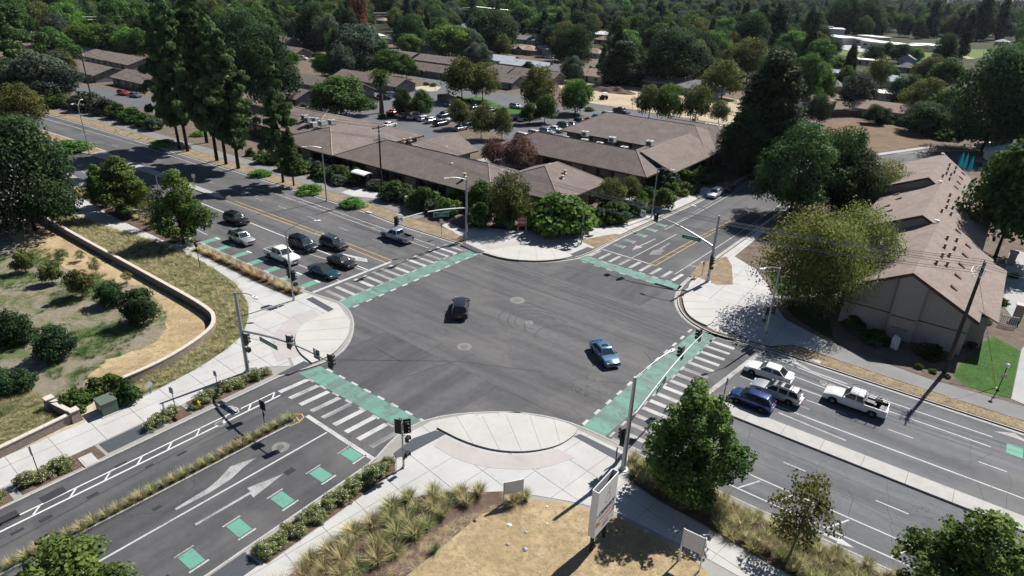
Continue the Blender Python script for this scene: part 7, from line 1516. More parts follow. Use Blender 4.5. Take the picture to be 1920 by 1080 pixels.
for px, py, z, l in ((1097, 253, 5.6, 'rooftop air unit on the court edge, left one'), (1148, 264, 5.6, 'rooftop air unit in the middle of the court roof'), (1218, 271, 5.8, 'rooftop air unit by the white flashing'), (1060, 263, 4.4, 'low air unit at the left end of the court'), (1096, 268, 4.4, 'low air unit below the left rooftop unit'), (1124, 274, 4.4, 'low air unit in the middle of the court'), (1170, 282, 4.4, 'low air unit at the right end of the court'),
                    (578, 227, 5.4, 'grey rooftop unit closest to the pine trunk'), (572, 222, 5.4, 'grey rooftop unit behind the first one'), (592, 228, 5.4, 'rooftop unit with slanted duct by the pines'), (588, 236, 5.2, 'small low rooftop unit near the ridge by the pines'), (604, 233, 5.2, 'second small low rooftop unit by the pines'), (622, 231, 5.2, 'third small low rooftop unit by the pines'),
                    (1327, 238, 5.6, 'roof machine at the left of the shaded row'), (1340, 240, 5.6, 'roof machine second in the shaded row'), (1354, 242, 5.6, 'roof machine third in the shaded row'), (1332, 245, 5.4, 'lower roof machine in front of the shaded row')): roofitem(px, py, z, 'unit', l)
for px, py, z, l in ((757, 265, 5.4, 'tan roof vent left of its pair on the wing roof'), (769, 263, 5.4, 'tan roof vent right of its pair on the wing roof'), (837, 279, 4.2, 'tan vent near the wing eave, left'), (843, 277, 4.2, 'tan vent near the wing eave, right'), (847, 311, 5.0, 'flat tan vent on the long roof'), (871, 330, 4.8, 'round tan vent behind the lamp arm'), (940, 324, 4.8, 'tan vent left of the valley'), (952, 326, 4.8, 'smaller tan vent left of the valley'), (1031, 312, 5.6, 'tan vent on the ridge of the corner wing'), (1059, 324, 5.4, 'tan vent upper on the corner wing'), (1054, 334, 5.0, 'tan vent lower on the corner wing')): roofitem(px, py, z, 'vent', l)
mb = MB(); q = [W3(1190, 287, 4.9), W3(1220, 284, 4.9), W3(1197, 293, 4.6), W3(1180, 290, 4.6)]
# ------------------------------------------------------------------ gable apartments on the right: three stepped units
o = empty('gable_building', (38.4, 24, KH)); tag(o, 'brown gabled apartment building of three stepped units with vented roofs', 'building')
def unit(xl, xr, xm, y0, y1, zel, zer, zr, first=False):
    X = lambda x: x - 38.4; Y = lambda y: y - 24
    mb = MB(); mb.prism([(X(xl), Y(y0)), (X(xr), Y(y0)), (X(xr), Y(y1)), (X(xl), Y(y1))], -0.1, min(zel, zer))
    for y in (y0, y1): mb.add([(X(xl), Y(y), min(zel, zer)), (X(xr), Y(y), min(zel, zer)), (X(xr), Y(y), zer), (X(xm), Y(y), zr - 0.12), (X(xl), Y(y), zel)], [(0, 1, 2, 3, 4)])
    part('wall', mb, 'siding_taupe', o)
    mb = MB(); ov = 0.7; sl = (zr - zel) / (xm - xl); sr = (zr - zer) / (xr - xm)
    roof_faces(mb, [[(X(xl) - ov, Y(y0) - 0.5, zel - sl * ov), (X(xm), Y(y0) - 0.5, zr), (X(xm), Y(y1) + 0.02, zr), (X(xl) - ov, Y(y1) + 0.02, zel - sl * ov)][::-1], [(X(xr) + ov, Y(y0) - 0.5, zer - sr * ov), (X(xr) + ov, Y(y1) + 0.02, zer - sr * ov), (X(xm), Y(y1) + 0.02, zr), (X(xm), Y(y0) - 0.5, zr)][::-1]], 0.2); rf = part('roof', mb, 'shingle_tan', o)
    for (p, q) in (((X(xl) - ov, zel - sl * ov), (X(xm), zr)), ((X(xm), zr), (X(xr) + ov, zer - sr * ov))):
        mb = MB(); yy = Y(y0) - 0.52; mb.add([(p[0], yy, p[1] + 0.02), (q[0], yy, q[1] + 0.02), (q[0], yy, q[1] - 0.36), (p[0], yy, p[1] - 0.36), (p[0], yy - 0.06, p[1] + 0.02), (q[0], yy - 0.06, q[1] + 0.02), (q[0], yy - 0.06, q[1] - 0.36), (p[0], yy - 0.06, p[1] - 0.36)], [(4, 7, 6, 5), (0, 1, 5, 4), (3, 7, 6, 2)]); part('barge_board', mb, 'fascia_brown', o)
    for k in range(5):
        yv = y0 + (y1 - y0) * (0.12 + 0.19 * k); xv = xl + (xm - xl) * (0.22 + 0.12 * (k % 2)); z = zel + sl * (xv - xl); c = (X(xv), Y(yv), z + 0.12)
        mb = MB(); mb.add([(c[0] - .4, c[1] - .3, c[2] - .22), (c[0] + .35, c[1] - .3, c[2] + .30), (c[0] + .35, c[1] + .3, c[2] + .30), (c[0] - .4, c[1] + .3, c[2] - .22), (c[0] + .45, c[1] - .3, c[2] + .02), (c[0] + .45, c[1] + .3, c[2] + .02)], [(0, 1, 2, 3), (0, 4, 1), (3, 2, 5), (1, 4, 5, 2)]); part('dormer_vent', mb, 'copper_vent', rf)
        xv = xm + (xr - xm) * 0.62; z = zer + sr * (xr - xv); c = (X(xv), Y(yv + 0.8), z + 0.12)
        mb = MB(); mb.add([(c[0] + .4, c[1] - .3, c[2] - .22), (c[0] - .35, c[1] - .3, c[2] + .30), (c[0] - .35, c[1] + .3, c[2] + .30), (c[0] + .4, c[1] + .3, c[2] - .22), (c[0] - .45, c[1] - .3, c[2] + .02), (c[0] - .45, c[1] + .3, c[2] + .02)], [(0, 3, 2, 1), (0, 1, 4), (3, 5, 2), (1, 2, 5, 4)]); part('dormer_vent', mb, 'copper_vent', rf)
    for k in range(8):
        yv = y0 + (y1 - y0) * (0.30 + 0.08 * k); xv = xm + (xr - xm) * (0.24 + 0.14 * (k % 2) + 0.02 * (k % 3)); z = zer + sr * (xr - xv); mb = MB(); mb.box((X(xv), Y(yv), z + 0.2), (0.26, 0.26, 0.5)); mb.box((X(xv), Y(yv), z + 0.46), (0.38, 0.38, 0.1)); part('roof_vent', mb, 'copper_vent', rf)
    mb = MB(); mb.box((X(xm) - 0.3, Y(y1) - 0.4, zr + 0.1), (0.5, 0.3, 0.2)); part('ridge_flashing', mb, 'flashing', rf)
unit(30.9, 43.4, 36.9, 24.2, 46.6, 5.0, 4.9, 8.2)
unit(27.6, 42.0, 34.8, 46.6, 68.0, 5.2, 4.9, 8.7)
unit(24.2, 39.0, 32.8, 68.0, 89.0, 5.4, 4.9, 9.2)
# front gable: projecting bay, water table line, downpipes, meters, side lean-to
X = lambda x: x - 38.4; Y = lambda y: y - 24
mb = MB(); mb.add([(X(36.0), Y(23.75), 0), (X(38.6), Y(23.75), 0), (X(38.6), Y(23.75), 7.3), (X(36.9), Y(23.75), 8.0), (X(36.0), Y(23.75), 7.75), (X(36.0), Y(24.2), 0), (X(38.6), Y(24.2), 0), (X(38.6), Y(24.2), 7.3), (X(36.9), Y(24.2), 8.0), (X(36.0), Y(24.2), 7.75)], [(0, 1, 2, 3, 4), (0, 4, 9, 5), (1, 6, 7, 2)]); part('bay', mb, 'siding_taupe', o)
for x in (36.0, 38.6): mb = MB(); mb.box((X(x), Y(23.72), 3.65), (0.12, 0.1, 7.3)); part('corner_board', mb, 'siding_taupe', o)
for (xa_, xb_, yy) in ((30.9, 35.95, 24.17), (36.05, 38.55, 23.72), (38.65, 43.4, 24.17)): mb = MB(); mb.box((X((xa_ + xb_) / 2), Y(yy), 2.75), (xb_ - xa_, 0.06, 0.1)); part('belt_board', mb, 'fascia_brown', o)
for k in range(6): mb = MB(); mb.box((X(36.5 + 0.3 * k), Y(23.70), 1.25), (0.2, 0.12, 0.34)); mb.lathe([(0.1, 0), (0.1, 0.1)], 8, (X(36.5 + 0.3 * k), Y(23.6), 1.35)); part('meter', mb, 'metal_grey', o)
mb = MB(); mb.prism([(X(43.4), Y(27.5)), (X(45.0), Y(27.5)), (X(45.0), Y(44)), (X(43.4), Y(44))], -0.1, 3.8); part('porch_wall', mb, 'siding_taupe', o)
for k in range(4): win(o, (X(45.01), Y(30 + 3.6 * k), 1.7), 1.2, 1.3, 0.0)
mb = MB(); roof_faces(mb, [[(X(43.2), Y(26.6), 4.95), (X(45.8), Y(26.6), 3.95), (X(45.8), Y(45), 3.95), (X(43.2), Y(45), 4.95)]], 0.16); part('porch_roof', mb, 'shingle_tan', o)
# stand-pipe cover board leaning by the meters
x, y = W(1675, 655, KH); mb = MB(); mb.box((0, 0, 0.75), (0.75, 0.3, 1.5), R(-25), Matrix.Rotation(R(14), 3, 'X')); mb.box((0, 0.05, 1.5), (0.62, 0.26, 0.2), R(-25), Matrix.Rotation(R(14), 3, 'X')); tag(mb.build('leaning_tarp', M['sign_panel'], None, (x, y, KH)), 'pale wrapped bundle standing in the shade by the meters', 'bundle')
# teal parasols
for k, (px, ty, by, l) in enumerate(((1795, 295, 318, 'closed teal parasol, leftmost of the three'), (1803, 296, 321, 'closed teal parasol, middle of the three'), (1813, 306, 327, 'closed teal parasol, rightmost of the three'))):
    x, y = W(px, by + 6, KH); o2 = empty('closed_parasol', (x, y, KH)); tag(o2, l, 'parasol', 'closed teal parasols'); mb = MB(); mb.tube([(0, 0, 0), (0, 0, 4.4)], 0.04, 6); part('pole', mb, 'metal_grey', o2); mb = MB(); mb.lathe([(0.30, 1.4), (0.42, 1.5), (0.38, 2.6), (0.22, 3.9), (0.03, 4.7)], 9); part('canopy', mb, 'umbrella_teal', o2); mb = MB(); mb.lathe([(0.35, 0), (0.35, 0.1), (0.08, 0.14)], 10); part('base', mb, 'concrete_grey', o2)
# gate, pier and bicycle beside the garden path
for k, (px, py, l) in enumerate(((1905, 600, 'tan gate pier by the garden path'), (1893, 497, 'tan pier at the far end of the garden path'))):
    x, y = W(px, py, KH); o2 = empty('gate_pier', (x, y, KH)); tag(o2, l, 'pier'); mb = MB(); mb.box((0, 0, 1.0), (0.9, 0.9, 2.0)); part('shaft', mb, 'stucco_tan', o2); mb = MB(); mb.box((0, 0, 2.08), (1.1, 1.1, 0.16)); part('cap', mb, 'masonry_cap', o2)
x, y = W(1888, 612, KH); o2 = empty('garden_gate', (x, y, KH), R(10)); tag(o2, 'white slatted garden gate beside the tan pier', 'gate')
for k in range(9): mb = MB(); mb.box((-0.8 + 0.2 * k, 0, 0.75), (0.07, 0.04, 1.3)); part('slat', mb, 'trim_white', o2)
for z in (0.2, 1.3): mb = MB(); mb.box((0, 0.03, z), (1.8, 0.04, 0.09)); part('rail', mb, 'trim_white', o2)
def bicycle(px, py, rz, l):
    x, y = W(px, py, KH); o2 = empty('bicycle', (x, y, KH), rz); tag(o2, l, 'bicycle', 'bicycles parked by the garden path')
    for wx in (-0.52, 0.52):
        mb = MB(); mb.tube([(wx + 0.33 * math.cos(t), 0, 0.34 + 0.33 * math.sin(t)) for t in np.linspace(0, 2 * PI, 19)], 0.022, 5, False)
        for t in np.linspace(0, PI, 5)[:-1]: mb.tube([(wx - 0.32 * math.cos(t), 0, 0.34 - 0.32 * math.sin(t)), (wx + 0.32 * math.cos(t), 0, 0.34 + 0.32 * math.sin(t))], 0.006, 4, False)
        part('wheel', mb, 'tyre', o2)
    mb = MB()
    for a, b in (((-0.52, 0.34), (-0.05, 0.34)), ((-0.05, 0.34), (0.38, 0.82)), ((-0.22, 0.84), (0.38, 0.82)), ((-0.05, 0.34), (-0.22, 0.9)), ((-0.52, 0.34), (-0.2, 0.8)), ((0.52, 0.34), (0.36, 0.95))): mb.tube([(a[0], 0, a[1]), (b[0], 0, b[1])], 0.02, 5)
    part('frame', mb, 'metal_grey', o2); mb = MB(); mb.box((-0.23, 0, 0.93), (0.26, 0.13, 0.06)); part('saddle', mb, 'black_plastic', o2); mb = MB(); mb.tube([(0.36, -0.28, 1.0), (0.38, 0, 0.97), (0.36, 0.28, 1.0)], 0.015, 5); part('handlebar', mb, 'black_plastic', o2)
bicycle(1868, 545, R(60), 'bicycle parked nearest the gable building by the path'); bicycle(1877, 532, R(75), 'bicycle parked second by the garden path'); bicycle(1872, 555, R(40), 'bicycle parked in front of the other two')
# school ---------------------------------------------------------------------------
SG = 'flat-roofed school buildings'
for (px0, px1, py, z, d, l) in ((1602, 1690 - 60, 72, 4, 14, 'school block with white walls and blue door'), (1632, 1718, 77, 4.5, 16, 'long white school block facing the yard'), (1722, 1762, 82, 4.0, 14, 'separate white school block at the yard end'), (1545, 1600, 66, 4.5, 20, 'school hall half hidden by trees'), (1618, 1660, 66.5, 4.2, 10, 'low white school roof behind the long block')):
    a, b = W(px0, py, z), W(px1, py + (px1 - px0) * 0.11, z); x0, x1 = sorted((a[0], b[0])); yc = (a[1] + b[1]) / 2; L = math.hypot(b[0] - a[0], b[1] - a[1]); ang = math.atan2(b[1] - a[1], b[0] - a[0])
    o2 = empty('school_building', ((a[0] + b[0]) / 2, (a[1] + b[1]) / 2, 0), ang); tag(o2, l, 'building', SG)
    mb = MB(); mb.box((0, 0, z / 2), (L, d, z)); part('wall', mb, 'stucco_pale', o2); mb = MB(); mb.box((0, 0, z + 0.2), (L + 1.6, d + 1.6, 0.4)); part('roof', mb, 'roof_white', o2)
    for k in range(max(2, int(L / 6))): win(o2, (-L / 2 + L * (k + .5) / max(2, int(L / 6)), -d / 2 - 0.01, z * 0.6), 3.2, 1.2, -PI / 2)
x, y = W(1548, 58, 6); o2 = empty('school_gymnasium', (x, y, 0), R(20)); tag(o2, 'tall grey school gymnasium left of the school yard', 'building'); mb = MB(); mb.box((0, 0, 4), (26, 18, 8)); part('wall', mb, 'stucco_blue', o2); mb = MB(); mb.box((0, 0, 8.2), (27, 19, 0.5)); part('roof', mb, 'roof_white', o2); mb = MB(); mb.box((3, 0, 9), (4, 4, 1.4)); part('roof_plant', mb, 'metal_grey', o2)
# fences ---------------------------------------------------------------------------
def fence(pts, h, label, m='wood_fence'):
    p0 = pts[0]; o2 = empty('wooden_fence', (p0[0], p0[1], KH)); tag(o2, label, 'fence')
    for i in range(len(pts) - 1):
        a, b = np.array(pts[i]) - p0, np.array(pts[i + 1]) - p0; L = np.hypot(*(b - a)); n = max(1, int(L / 1.15)); ang = math.atan2(*(b - a)[::-1])
        for k in range(n): c = a + (b - a) * (k + .5) / n; mb = MB(); mb.box((c[0], c[1], h / 2 + 0.03 * random.random()), (L / n - 0.03, 0.04, h), ang); part('plank', mb, m, o2)
        mb = MB(); c = (a + b) / 2; d_ = np.array([math.sin(ang), -math.cos(ang)]) * -0.05; mb.box((c[0] + d_[0], c[1] + d_[1], h * 0.8), (L, 0.05, 0.1), ang); part('rail', mb, m, o2)
fence(WP((1548, 222), (1600, 220), (1640, 224), (1690, 236), (1760, 256), (1800, 268)), 1.9, 'dark wooden fence round the brown field')
fence(WP((1045, 148), (1080, 152), (1140, 158), (1200, 165), (1265, 172), (1320, 180)), 2.0, 'dark wooden fence behind the bare lot')
x, y = W(838, 191, KH); o2 = empty('bin_enclosure', (x, y, PZ), R(-20)); tag(o2, 'brown bin enclosure at the back of the parking lot', 'enclosure')
for (cx_, cy_, sx, sy) in ((0, 1.5, 7, 0.2), (-3.5, 0, 0.2, 3.2), (3.5, 0, 0.2, 3.2), (0, 0, 0.2, 3.2)): mb = MB(); mb.box((cx_, cy_, 0.95), (sx, sy, 1.9)); part('wall', mb, 'stucco_tan', o2)
mb = MB(); mb.box((-1.7, 0.3, 1.95), (3.2, 2.4, 0.12)); part('roof', mb, 'shingle_warm', o2)
# dirt heap and tractor on the bare lot
bm = bmesh.new(); bmesh.ops.create_grid(bm, x_segments=24, y_segments=14, size=1)
for v in bm.verts:
    r_ = 1 - (v.co.x ** 2 + v.co.y ** 2); v.co.z = max(0, r_) * 1.8 * (0.7 + 0.5 * math.sin(v.co.x * 7) * math.cos(v.co.y * 5)) + 0.12 * random.random() * max(0, r_) - 0.05; v.co.x *= 9; v.co.y *= 4.5
me = bpy.data.meshes.new('heap'); bm.to_mesh(me); bm.free(); me.materials.append(M['mulch']); x, y = W(1150, 172, KH); hp = link(bpy.data.objects.new('soil_heap', me)); hp.location = (x, y, ZP + 0.02); tag(hp, 'dark heap of soil on the bare lot', 'soil heap')
x, y = W(1132, 186, KH); o2 = empty('tractor', (x, y, ZP), R(150)); tag(o2, 'small dark tractor with white canopy on the bare lot', 'tractor')
mb = MB(); mb.box((0.5, 0, 0.9), (1.7, 0.8, 0.7)); mb.box((-0.6, 0, 0.7), (1.0, 0.9, 0.5)); part('body', mb, 'wood_dark', o2); mb = MB(); mb.box((-0.5, 0, 2.2), (1.7, 1.4, 0.1)); part('canopy', mb, 'roof_white', o2)
for (wx, wr_) in ((-0.7, 0.7), (0.9, 0.45)):
    for sd in (-1, 1): mb = MB(); mb.tube([(wx, sd * 0.55, wr_), (wx, sd * 0.85, wr_)], wr_, 16); part('wheel', mb, 'tyre', o2)
for sx in (-1.1, 0.1):
    for sd in (-0.55, 0.55): mb = MB(); mb.tube([(sx, sd, 0.8), (sx, sd, 2.2)], 0.03, 5); part('canopy_post', mb, 'black_plastic', o2)
mb = MB(); mb.box((1.7, 0, 0.5), (0.5, 1.5, 0.5)); part('bucket', mb, 'metal_grey', o2)
# ------------------------------------------------------------------ planting
def rows(fn, txt, **k):
    for r_ in txt.split(';'):
        f = r_.split()
        if f: fn(f[0], *map(float, f[1:]), **k)
T('near', 1285, 716, 925, 195, 'large dark green maple beside the tall signal mast', 0); T('maple_sparse', 1478, 880, 1048, 125, 'thin bronze maple leaning in the kerb grasses, lower right'); T('near', 1790, 940, 1165, 255, 'big green maple at the lower right corner', 1); T('near', 150, 1003, 1200, 265, 'green maple at the lower left corner in front of the median', 0)
T('near', 345, 322, 456, 108, 'largest of the three kerb maples beside the lantern post', 1); T('maple', 240, 291, 402, 92, 'middle kerb maple left of the street', 2); T('maple', 193, 307, 388, 48, 'smallest kerb maple of the three'); T('maple_sparse', 288, 372, 428, 44, 'thin yellowing sapling between two kerb maples')
T('oak', 66, 228, 432, 200, 'huge dark oak over the field wall corner'); T('pine_low', 10, -75, 168, 165, 'giant conifer filling the upper left corner'); T('olive', 52, 160, 243, 80, 'olive green street tree on the tan median')
for i, (bx, ty, by, w, l) in enumerate(((337, 8, 279, 82, 'first tall pine of the row from the left'), (352, -20, 284, 92, 'second tall pine of the row with forked shadow'), (388, -5, 268, 88, 'tall pine set back behind the others in the row'), (407, -30, 302, 100, 'tallest pine in the middle of the row'), (424, 22, 308, 88, 'pine just right of the tallest one'), (447, 55, 316, 92, 'pine at the right of the main cluster'), (531, 90, 342, 74, 'separate slim pine by the office corner'), (551, 238, 348, 48, 'small young pine at the right end of the row'))): T('pine', bx, ty, by, w, l, i % 3, group='pines along the main road')
T('palm', 716, 122, 212, 46, 'fan palm at the corner of the office parking lot')
T('conifer', 1422, 98, 326, 150, 'giant dark conifer shading the office wing', 0); T('oak', 1385, 215, 330, 95, 'dark tree at the foot of the giant conifer'); T('puff', 1480, 234, 404, 158, 'bushy bright pine right of the upper side street', 0); T('puff', 1558, 236, 396, 105, 'second bushy pine behind the bright one', 1); T('oak', 1585, 285, 410, 120, 'dark tree between the bushy pines and the gabled roofs')
T('airy', 1488, 408, 574, 190, 'airy olive tree nearest the upper side street', 0); T('airy', 1580, 392, 560, 165, 'airy olive tree against the gabled roof', 1); T('airy', 1538, 432, 604, 140, 'leaning airy tree between the other two', 0); T('airy', 1642, 305, 405, 105, 'half bare tree left of the stepped roofs', 1)
T('round', 1866, 270, 482, 165, 'leafy dark tree overhanging the stepped roofs', 0); T('oak', 1842, 100, 284, 175, 'giant dark tree behind the teal parasols'); T('round', 1925, 160, 300, 90, 'green tree cut by the right picture edge')
T('myrtle', 925, 262, 312, 48, 'smaller pink flowering tree in the office court'); T('myrtle', 972, 258, 322, 70, 'larger pink flowering tree in the office court')
T('rust', 672, -12, 76, 46, 'rust-brown tall tree standing dark above the roofs')
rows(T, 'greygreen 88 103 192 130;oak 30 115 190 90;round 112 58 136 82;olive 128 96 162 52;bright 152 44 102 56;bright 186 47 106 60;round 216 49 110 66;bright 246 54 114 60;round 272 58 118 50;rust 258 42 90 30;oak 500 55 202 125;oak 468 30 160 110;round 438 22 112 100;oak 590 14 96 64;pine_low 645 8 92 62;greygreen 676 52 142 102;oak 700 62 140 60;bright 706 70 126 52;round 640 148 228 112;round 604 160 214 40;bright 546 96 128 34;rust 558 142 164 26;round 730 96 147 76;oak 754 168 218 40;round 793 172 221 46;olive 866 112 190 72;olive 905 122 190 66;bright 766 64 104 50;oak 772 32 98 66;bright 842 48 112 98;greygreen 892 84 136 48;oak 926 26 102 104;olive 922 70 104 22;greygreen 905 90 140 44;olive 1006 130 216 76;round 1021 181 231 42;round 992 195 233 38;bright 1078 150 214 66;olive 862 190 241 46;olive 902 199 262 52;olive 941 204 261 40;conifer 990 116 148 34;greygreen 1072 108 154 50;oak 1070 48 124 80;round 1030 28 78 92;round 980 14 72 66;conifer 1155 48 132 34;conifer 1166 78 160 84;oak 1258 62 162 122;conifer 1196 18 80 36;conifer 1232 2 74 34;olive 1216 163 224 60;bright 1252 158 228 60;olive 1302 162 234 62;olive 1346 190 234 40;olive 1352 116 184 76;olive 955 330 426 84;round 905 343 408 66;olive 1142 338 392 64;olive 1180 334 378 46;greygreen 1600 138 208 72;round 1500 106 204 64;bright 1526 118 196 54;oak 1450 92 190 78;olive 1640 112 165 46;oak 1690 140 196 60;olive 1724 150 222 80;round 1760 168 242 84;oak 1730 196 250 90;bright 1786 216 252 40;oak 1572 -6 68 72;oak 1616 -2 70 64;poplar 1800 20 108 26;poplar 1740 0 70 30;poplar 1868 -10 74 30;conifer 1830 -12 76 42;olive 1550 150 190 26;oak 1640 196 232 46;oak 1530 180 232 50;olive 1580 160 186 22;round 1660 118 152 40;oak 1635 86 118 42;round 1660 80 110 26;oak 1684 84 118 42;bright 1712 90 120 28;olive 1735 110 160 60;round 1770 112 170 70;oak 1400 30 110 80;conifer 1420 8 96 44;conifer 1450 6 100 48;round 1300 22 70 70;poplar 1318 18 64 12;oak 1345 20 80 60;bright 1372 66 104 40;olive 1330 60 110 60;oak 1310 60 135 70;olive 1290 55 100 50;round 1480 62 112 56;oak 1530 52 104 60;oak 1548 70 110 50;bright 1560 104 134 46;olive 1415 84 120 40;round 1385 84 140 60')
# hedges and shrubs
rows(S, 'shrub 112 200 55 34;shrub 140 203 40 26;oleander 168 208 60 40;oleander 200 214 50 38;shrub 226 222 46 34;shrub 250 230 46 32;shrub 272 237 44 30;oleander 290 243 40 28;leafy 118 404 40 30;leafy 90 412 40 30;leafy 130 396 30 20')
rows(S, 'juniper 306 272 50 12;juniper 488 329 44 12;juniper 582 360 52 16;juniper 662 386 50 16;juniper 372 255 30 10;shrub 470 292 20 16;shrub 490 298 20 18;shrub 506 302 22 20;shrub 575 318 18 12;leafy 598 332 26 24;shrub 622 340 26 22;leafy 646 336 36 28;leafy 670 342 40 28;shrub 738 374 52 40;leafy 765 372 36 30;shrub 795 392 58 48;shrub 838 406 44 34;leafy 858 384 40 34;shrub 900 424 54 52;shrub 950 426 48 44;leafy 988 424 40 40;shrub 1012 434 46 42;shrub 1088 432 40 34;shrub 1150 416 64 44;shrub 1190 402 48 34;juniper 1052 436 128 82;leafy 1240 392 48 44;oleander 1246 352 50 38;clipped_light 1281 367 24 16;clipped 1299 362 28 18;clipped_light 1308 351 20 14;clipped 1331 346 22 16;clipped 1346 340 26 18;leafy 1284 346 42 34;clipped 1322 324 22 14;leafy 1336 324 18 16;leafy 1300 330 34 26;shrub 1215 372 34 24;clipped 733 219 18 12;clipped 762 212 18 11;clipped 716 222 18 12;clipped 700 204 16 10;clipped 690 196 18 11;clipped 660 200 20 12;clipped 548 205 16 12;clipped 572 203 20 12;leafy 880 196 26 14;leafy 860 192 24 12;clipped 800 160 14 8;clipped 812 162 14 8;leafy 870 288 26 14;leafy 850 296 24 12;juniper 137 282 70 22;shrub 1100 172 30 14;leafy 1105 208 22 8;shrub 1700 236 34 22;shrub 1660 230 40 20;leafy 1748 250 36 20;clipped_light 1890 262 44 22;leafy 1768 262 40 22')
rows(S, 'clipped 1818 605 22 14;clipped 1826 622 20 12;clipped 1822 650 22 14;clipped 1815 640 24 14;leafy 1722 690 16 10;leafy 1748 698 16 8;leafy 1775 708 12 8;clipped 1845 605 26 10;clipped 1900 520 20 12;shrub 1600 612 40 22;shrub 1640 640 56 24;shrub 1745 668 54 26;leafy 1880 570 24 12;leafy 1595 560 30 16;leafy 1560 545 28 14')
rows(S, 'leafy 140 760 42 36;leafy 165 752 36 30;leafy 190 738 40 40;leafy 212 730 36 36;shrub 242 752 46 48;leafy 150 775 26 20')
# more of the shrub band round the corner office
for x in np.arange(-79, -30, 2.3):
    for yb in (21.2, 23.6):
        if random.random() < 0.62:
            xx, yy = x + random.uniform(-.8, .8), yb + random.uniform(-.7, .7); p_ = PX(xx, yy)
            if abs(p_[0] - 680) < 26 and p_[1] > 335: continue
            S(random.choice(['shrub', 'leafy', 'oleander', 'leafy']), p_[0], p_[1], random.uniform(2.8, 4.4) / MPP(xx, yy), None, h=random.uniform(1.8, 3.2))
for k in range(34):
    yy = random.uniform(27, 80); xx = -1.6 - 4.2 - random.uniform(0, 6.5) + (yy - 40) * 0.02; p_ = PX(xx, yy); S(random.choice(['shrub', 'leafy', 'clipped', 'leafy', 'juniper']), p_[0], p_[1], random.uniform(1.8, 3.2) / MPP(xx, yy), None, h=random.uniform(1.2, 2.4))
# orchard behind the wall
for i, (k_, bx, ty, by, w, l) in enumerate((('fruit', 50, 469, 511, 40, 'leftmost small fruit tree of the orchard row'), ('fruit', 99, 492, 532, 40, 'second fruit tree of the orchard row'), ('fruit', 155, 503, 557, 46, 'third fruit tree of the orchard row with a bare stem'), ('fruit_dark', 210, 531, 572, 54, 'fourth fruit tree of the orchard row'), ('fruit_dark', 270, 543, 606, 64, 'bushy fruit tree nearest the curved wall'), ('fruit_dark', 106, 613, 672, 76, 'large bushy fruit tree in the middle of the weeds'), ('fruit_dark', 30, 585, 645, 72, 'large bushy fruit tree at the left edge'), ('fruit_dark', 40, 695, 728, 60, 'straggly fruit tree above the wall posts'), ('fruit_dark', -5, 690, 742, 70, 'fruit tree cut by the left picture edge'))): T(k_, bx, ty, by, w, l, group='fruit trees of the walled orchard')
rows(T, 'maple_sparse 152 468 490 22;maple_sparse 181 480 516 24;maple_sparse 118 466 486 24;maple_sparse 240 508 530 22', desc='spindly grey sapling in the orchard')
# grasses that can be told apart, bed by bed
CLO = {}
def clumps(spots, kinds, label, group, hs=(0.7, 1.0), ws=(1.0, 1.5), z=ZP):
    for (x, y) in spots:
        k_ = random.choice(kinds); o_ = plant(random.choice(SHR[k_]), SNAME[k_], x, y, random.uniform(*hs), random.uniform(*ws), z); tag(o_, label, 'shrub' if k_ == 'rose' else 'grass', group); CLO.setdefault(group, []).append((PX(x, y)[0], o_))
def poisson(poly, d, n=4000, jit=None):
    xs = [p[0] for p in poly]; ys = [p[1] for p in poly]; out = []
    for _ in range(n):
        p = (random.uniform(min(xs), max(xs)), random.uniform(min(ys), max(ys)))
        if inside(p, poly) and all((p[0] - q[0]) ** 2 + (p[1] - q[1]) ** 2 > d * d for q in out): out.append(p)
    return out
clumps([p for p in poisson(WP((548, 1085), (605, 1035), (690, 982), (760, 938), (830, 925), (900, 928), (830, 975), (780, 1010), (730, 1050), (690, 1090), (640, 1150), (480, 1150)), 1.12)], ['tuft', 'tuft', 'tuft_green', 'tuft_green'], 'plumed grass clump in the planted bed behind the lower pavement', 'grass clumps of the lower corner bed', (0.9, 1.3), (1.6, 2.3))
for px, py, k_, w, l in ((815, 1035, 'tuft_pure', 34, 'single bright green grass clump at the edge of the dry patch'), (720, 1020, 'tuft_green', 40, 'dark green grass clump in the middle of the lower bed'), (875, 945, 'tuft', 36, 'grass clump close to the blank white board'), (960, 945, 'tuft', 40, 'grass clump under the blank white board'), (985, 935, 'tuft', 34, 'last grass clump right of the blank white board')): S(k_, px, py, w, None, l, h=1.0, z0=ZP)
clumps(poisson([(23.2, -14.3), (50, -14.0), (50, -18.1), (36, -17.9), (31, -17.2), (27.5, -17.0), (24.6, -16.5)], 0.85), ['tuft_green', 'tuft', 'tuft_green'], 'grass clump in the long kerb bed under the small maples', 'grass clumps of the kerb bed', (0.8, 1.2), (1.3, 1.9))
clumps([(-2.7 + 0.034 * (y + 30), y) for y in np.arange(-68, -30.2, 0.82)] + [(-2.62, -29.3), (-2.5, -28.9)], ['tuft_green', 'tuft_green', 'tuft'], 'plumed grass clump in the row along the planted median', 'grass clumps along the planted median', (0.65, 0.85), (1.1, 1.35), 0.16)
clumps([(x + random.uniform(-.2, .2), -13.1 + random.uniform(-.25, .25)) for x in np.arange(-45.3, -23.0, 1.15)], ['tuft_rust', 'tuft', 'tuft_rust', 'tuft_meadow'], 'rusty straw grass clump in the kerb planter by the green squares', 'grass clumps of the kerb planter', (0.9, 1.25), (1.6, 2.2))
clumps([(x + random.uniform(-.3, .3), -12.6 + random.uniform(-.6, .5)) for x in np.arange(-86, -50, 1.5)], ['tuft', 'tuft_meadow', 'tuft_rust'], 'straw grass clump in the verge under the kerb maples', 'grass clumps under the kerb maples', (0.8, 1.1), (1.5, 2.1))
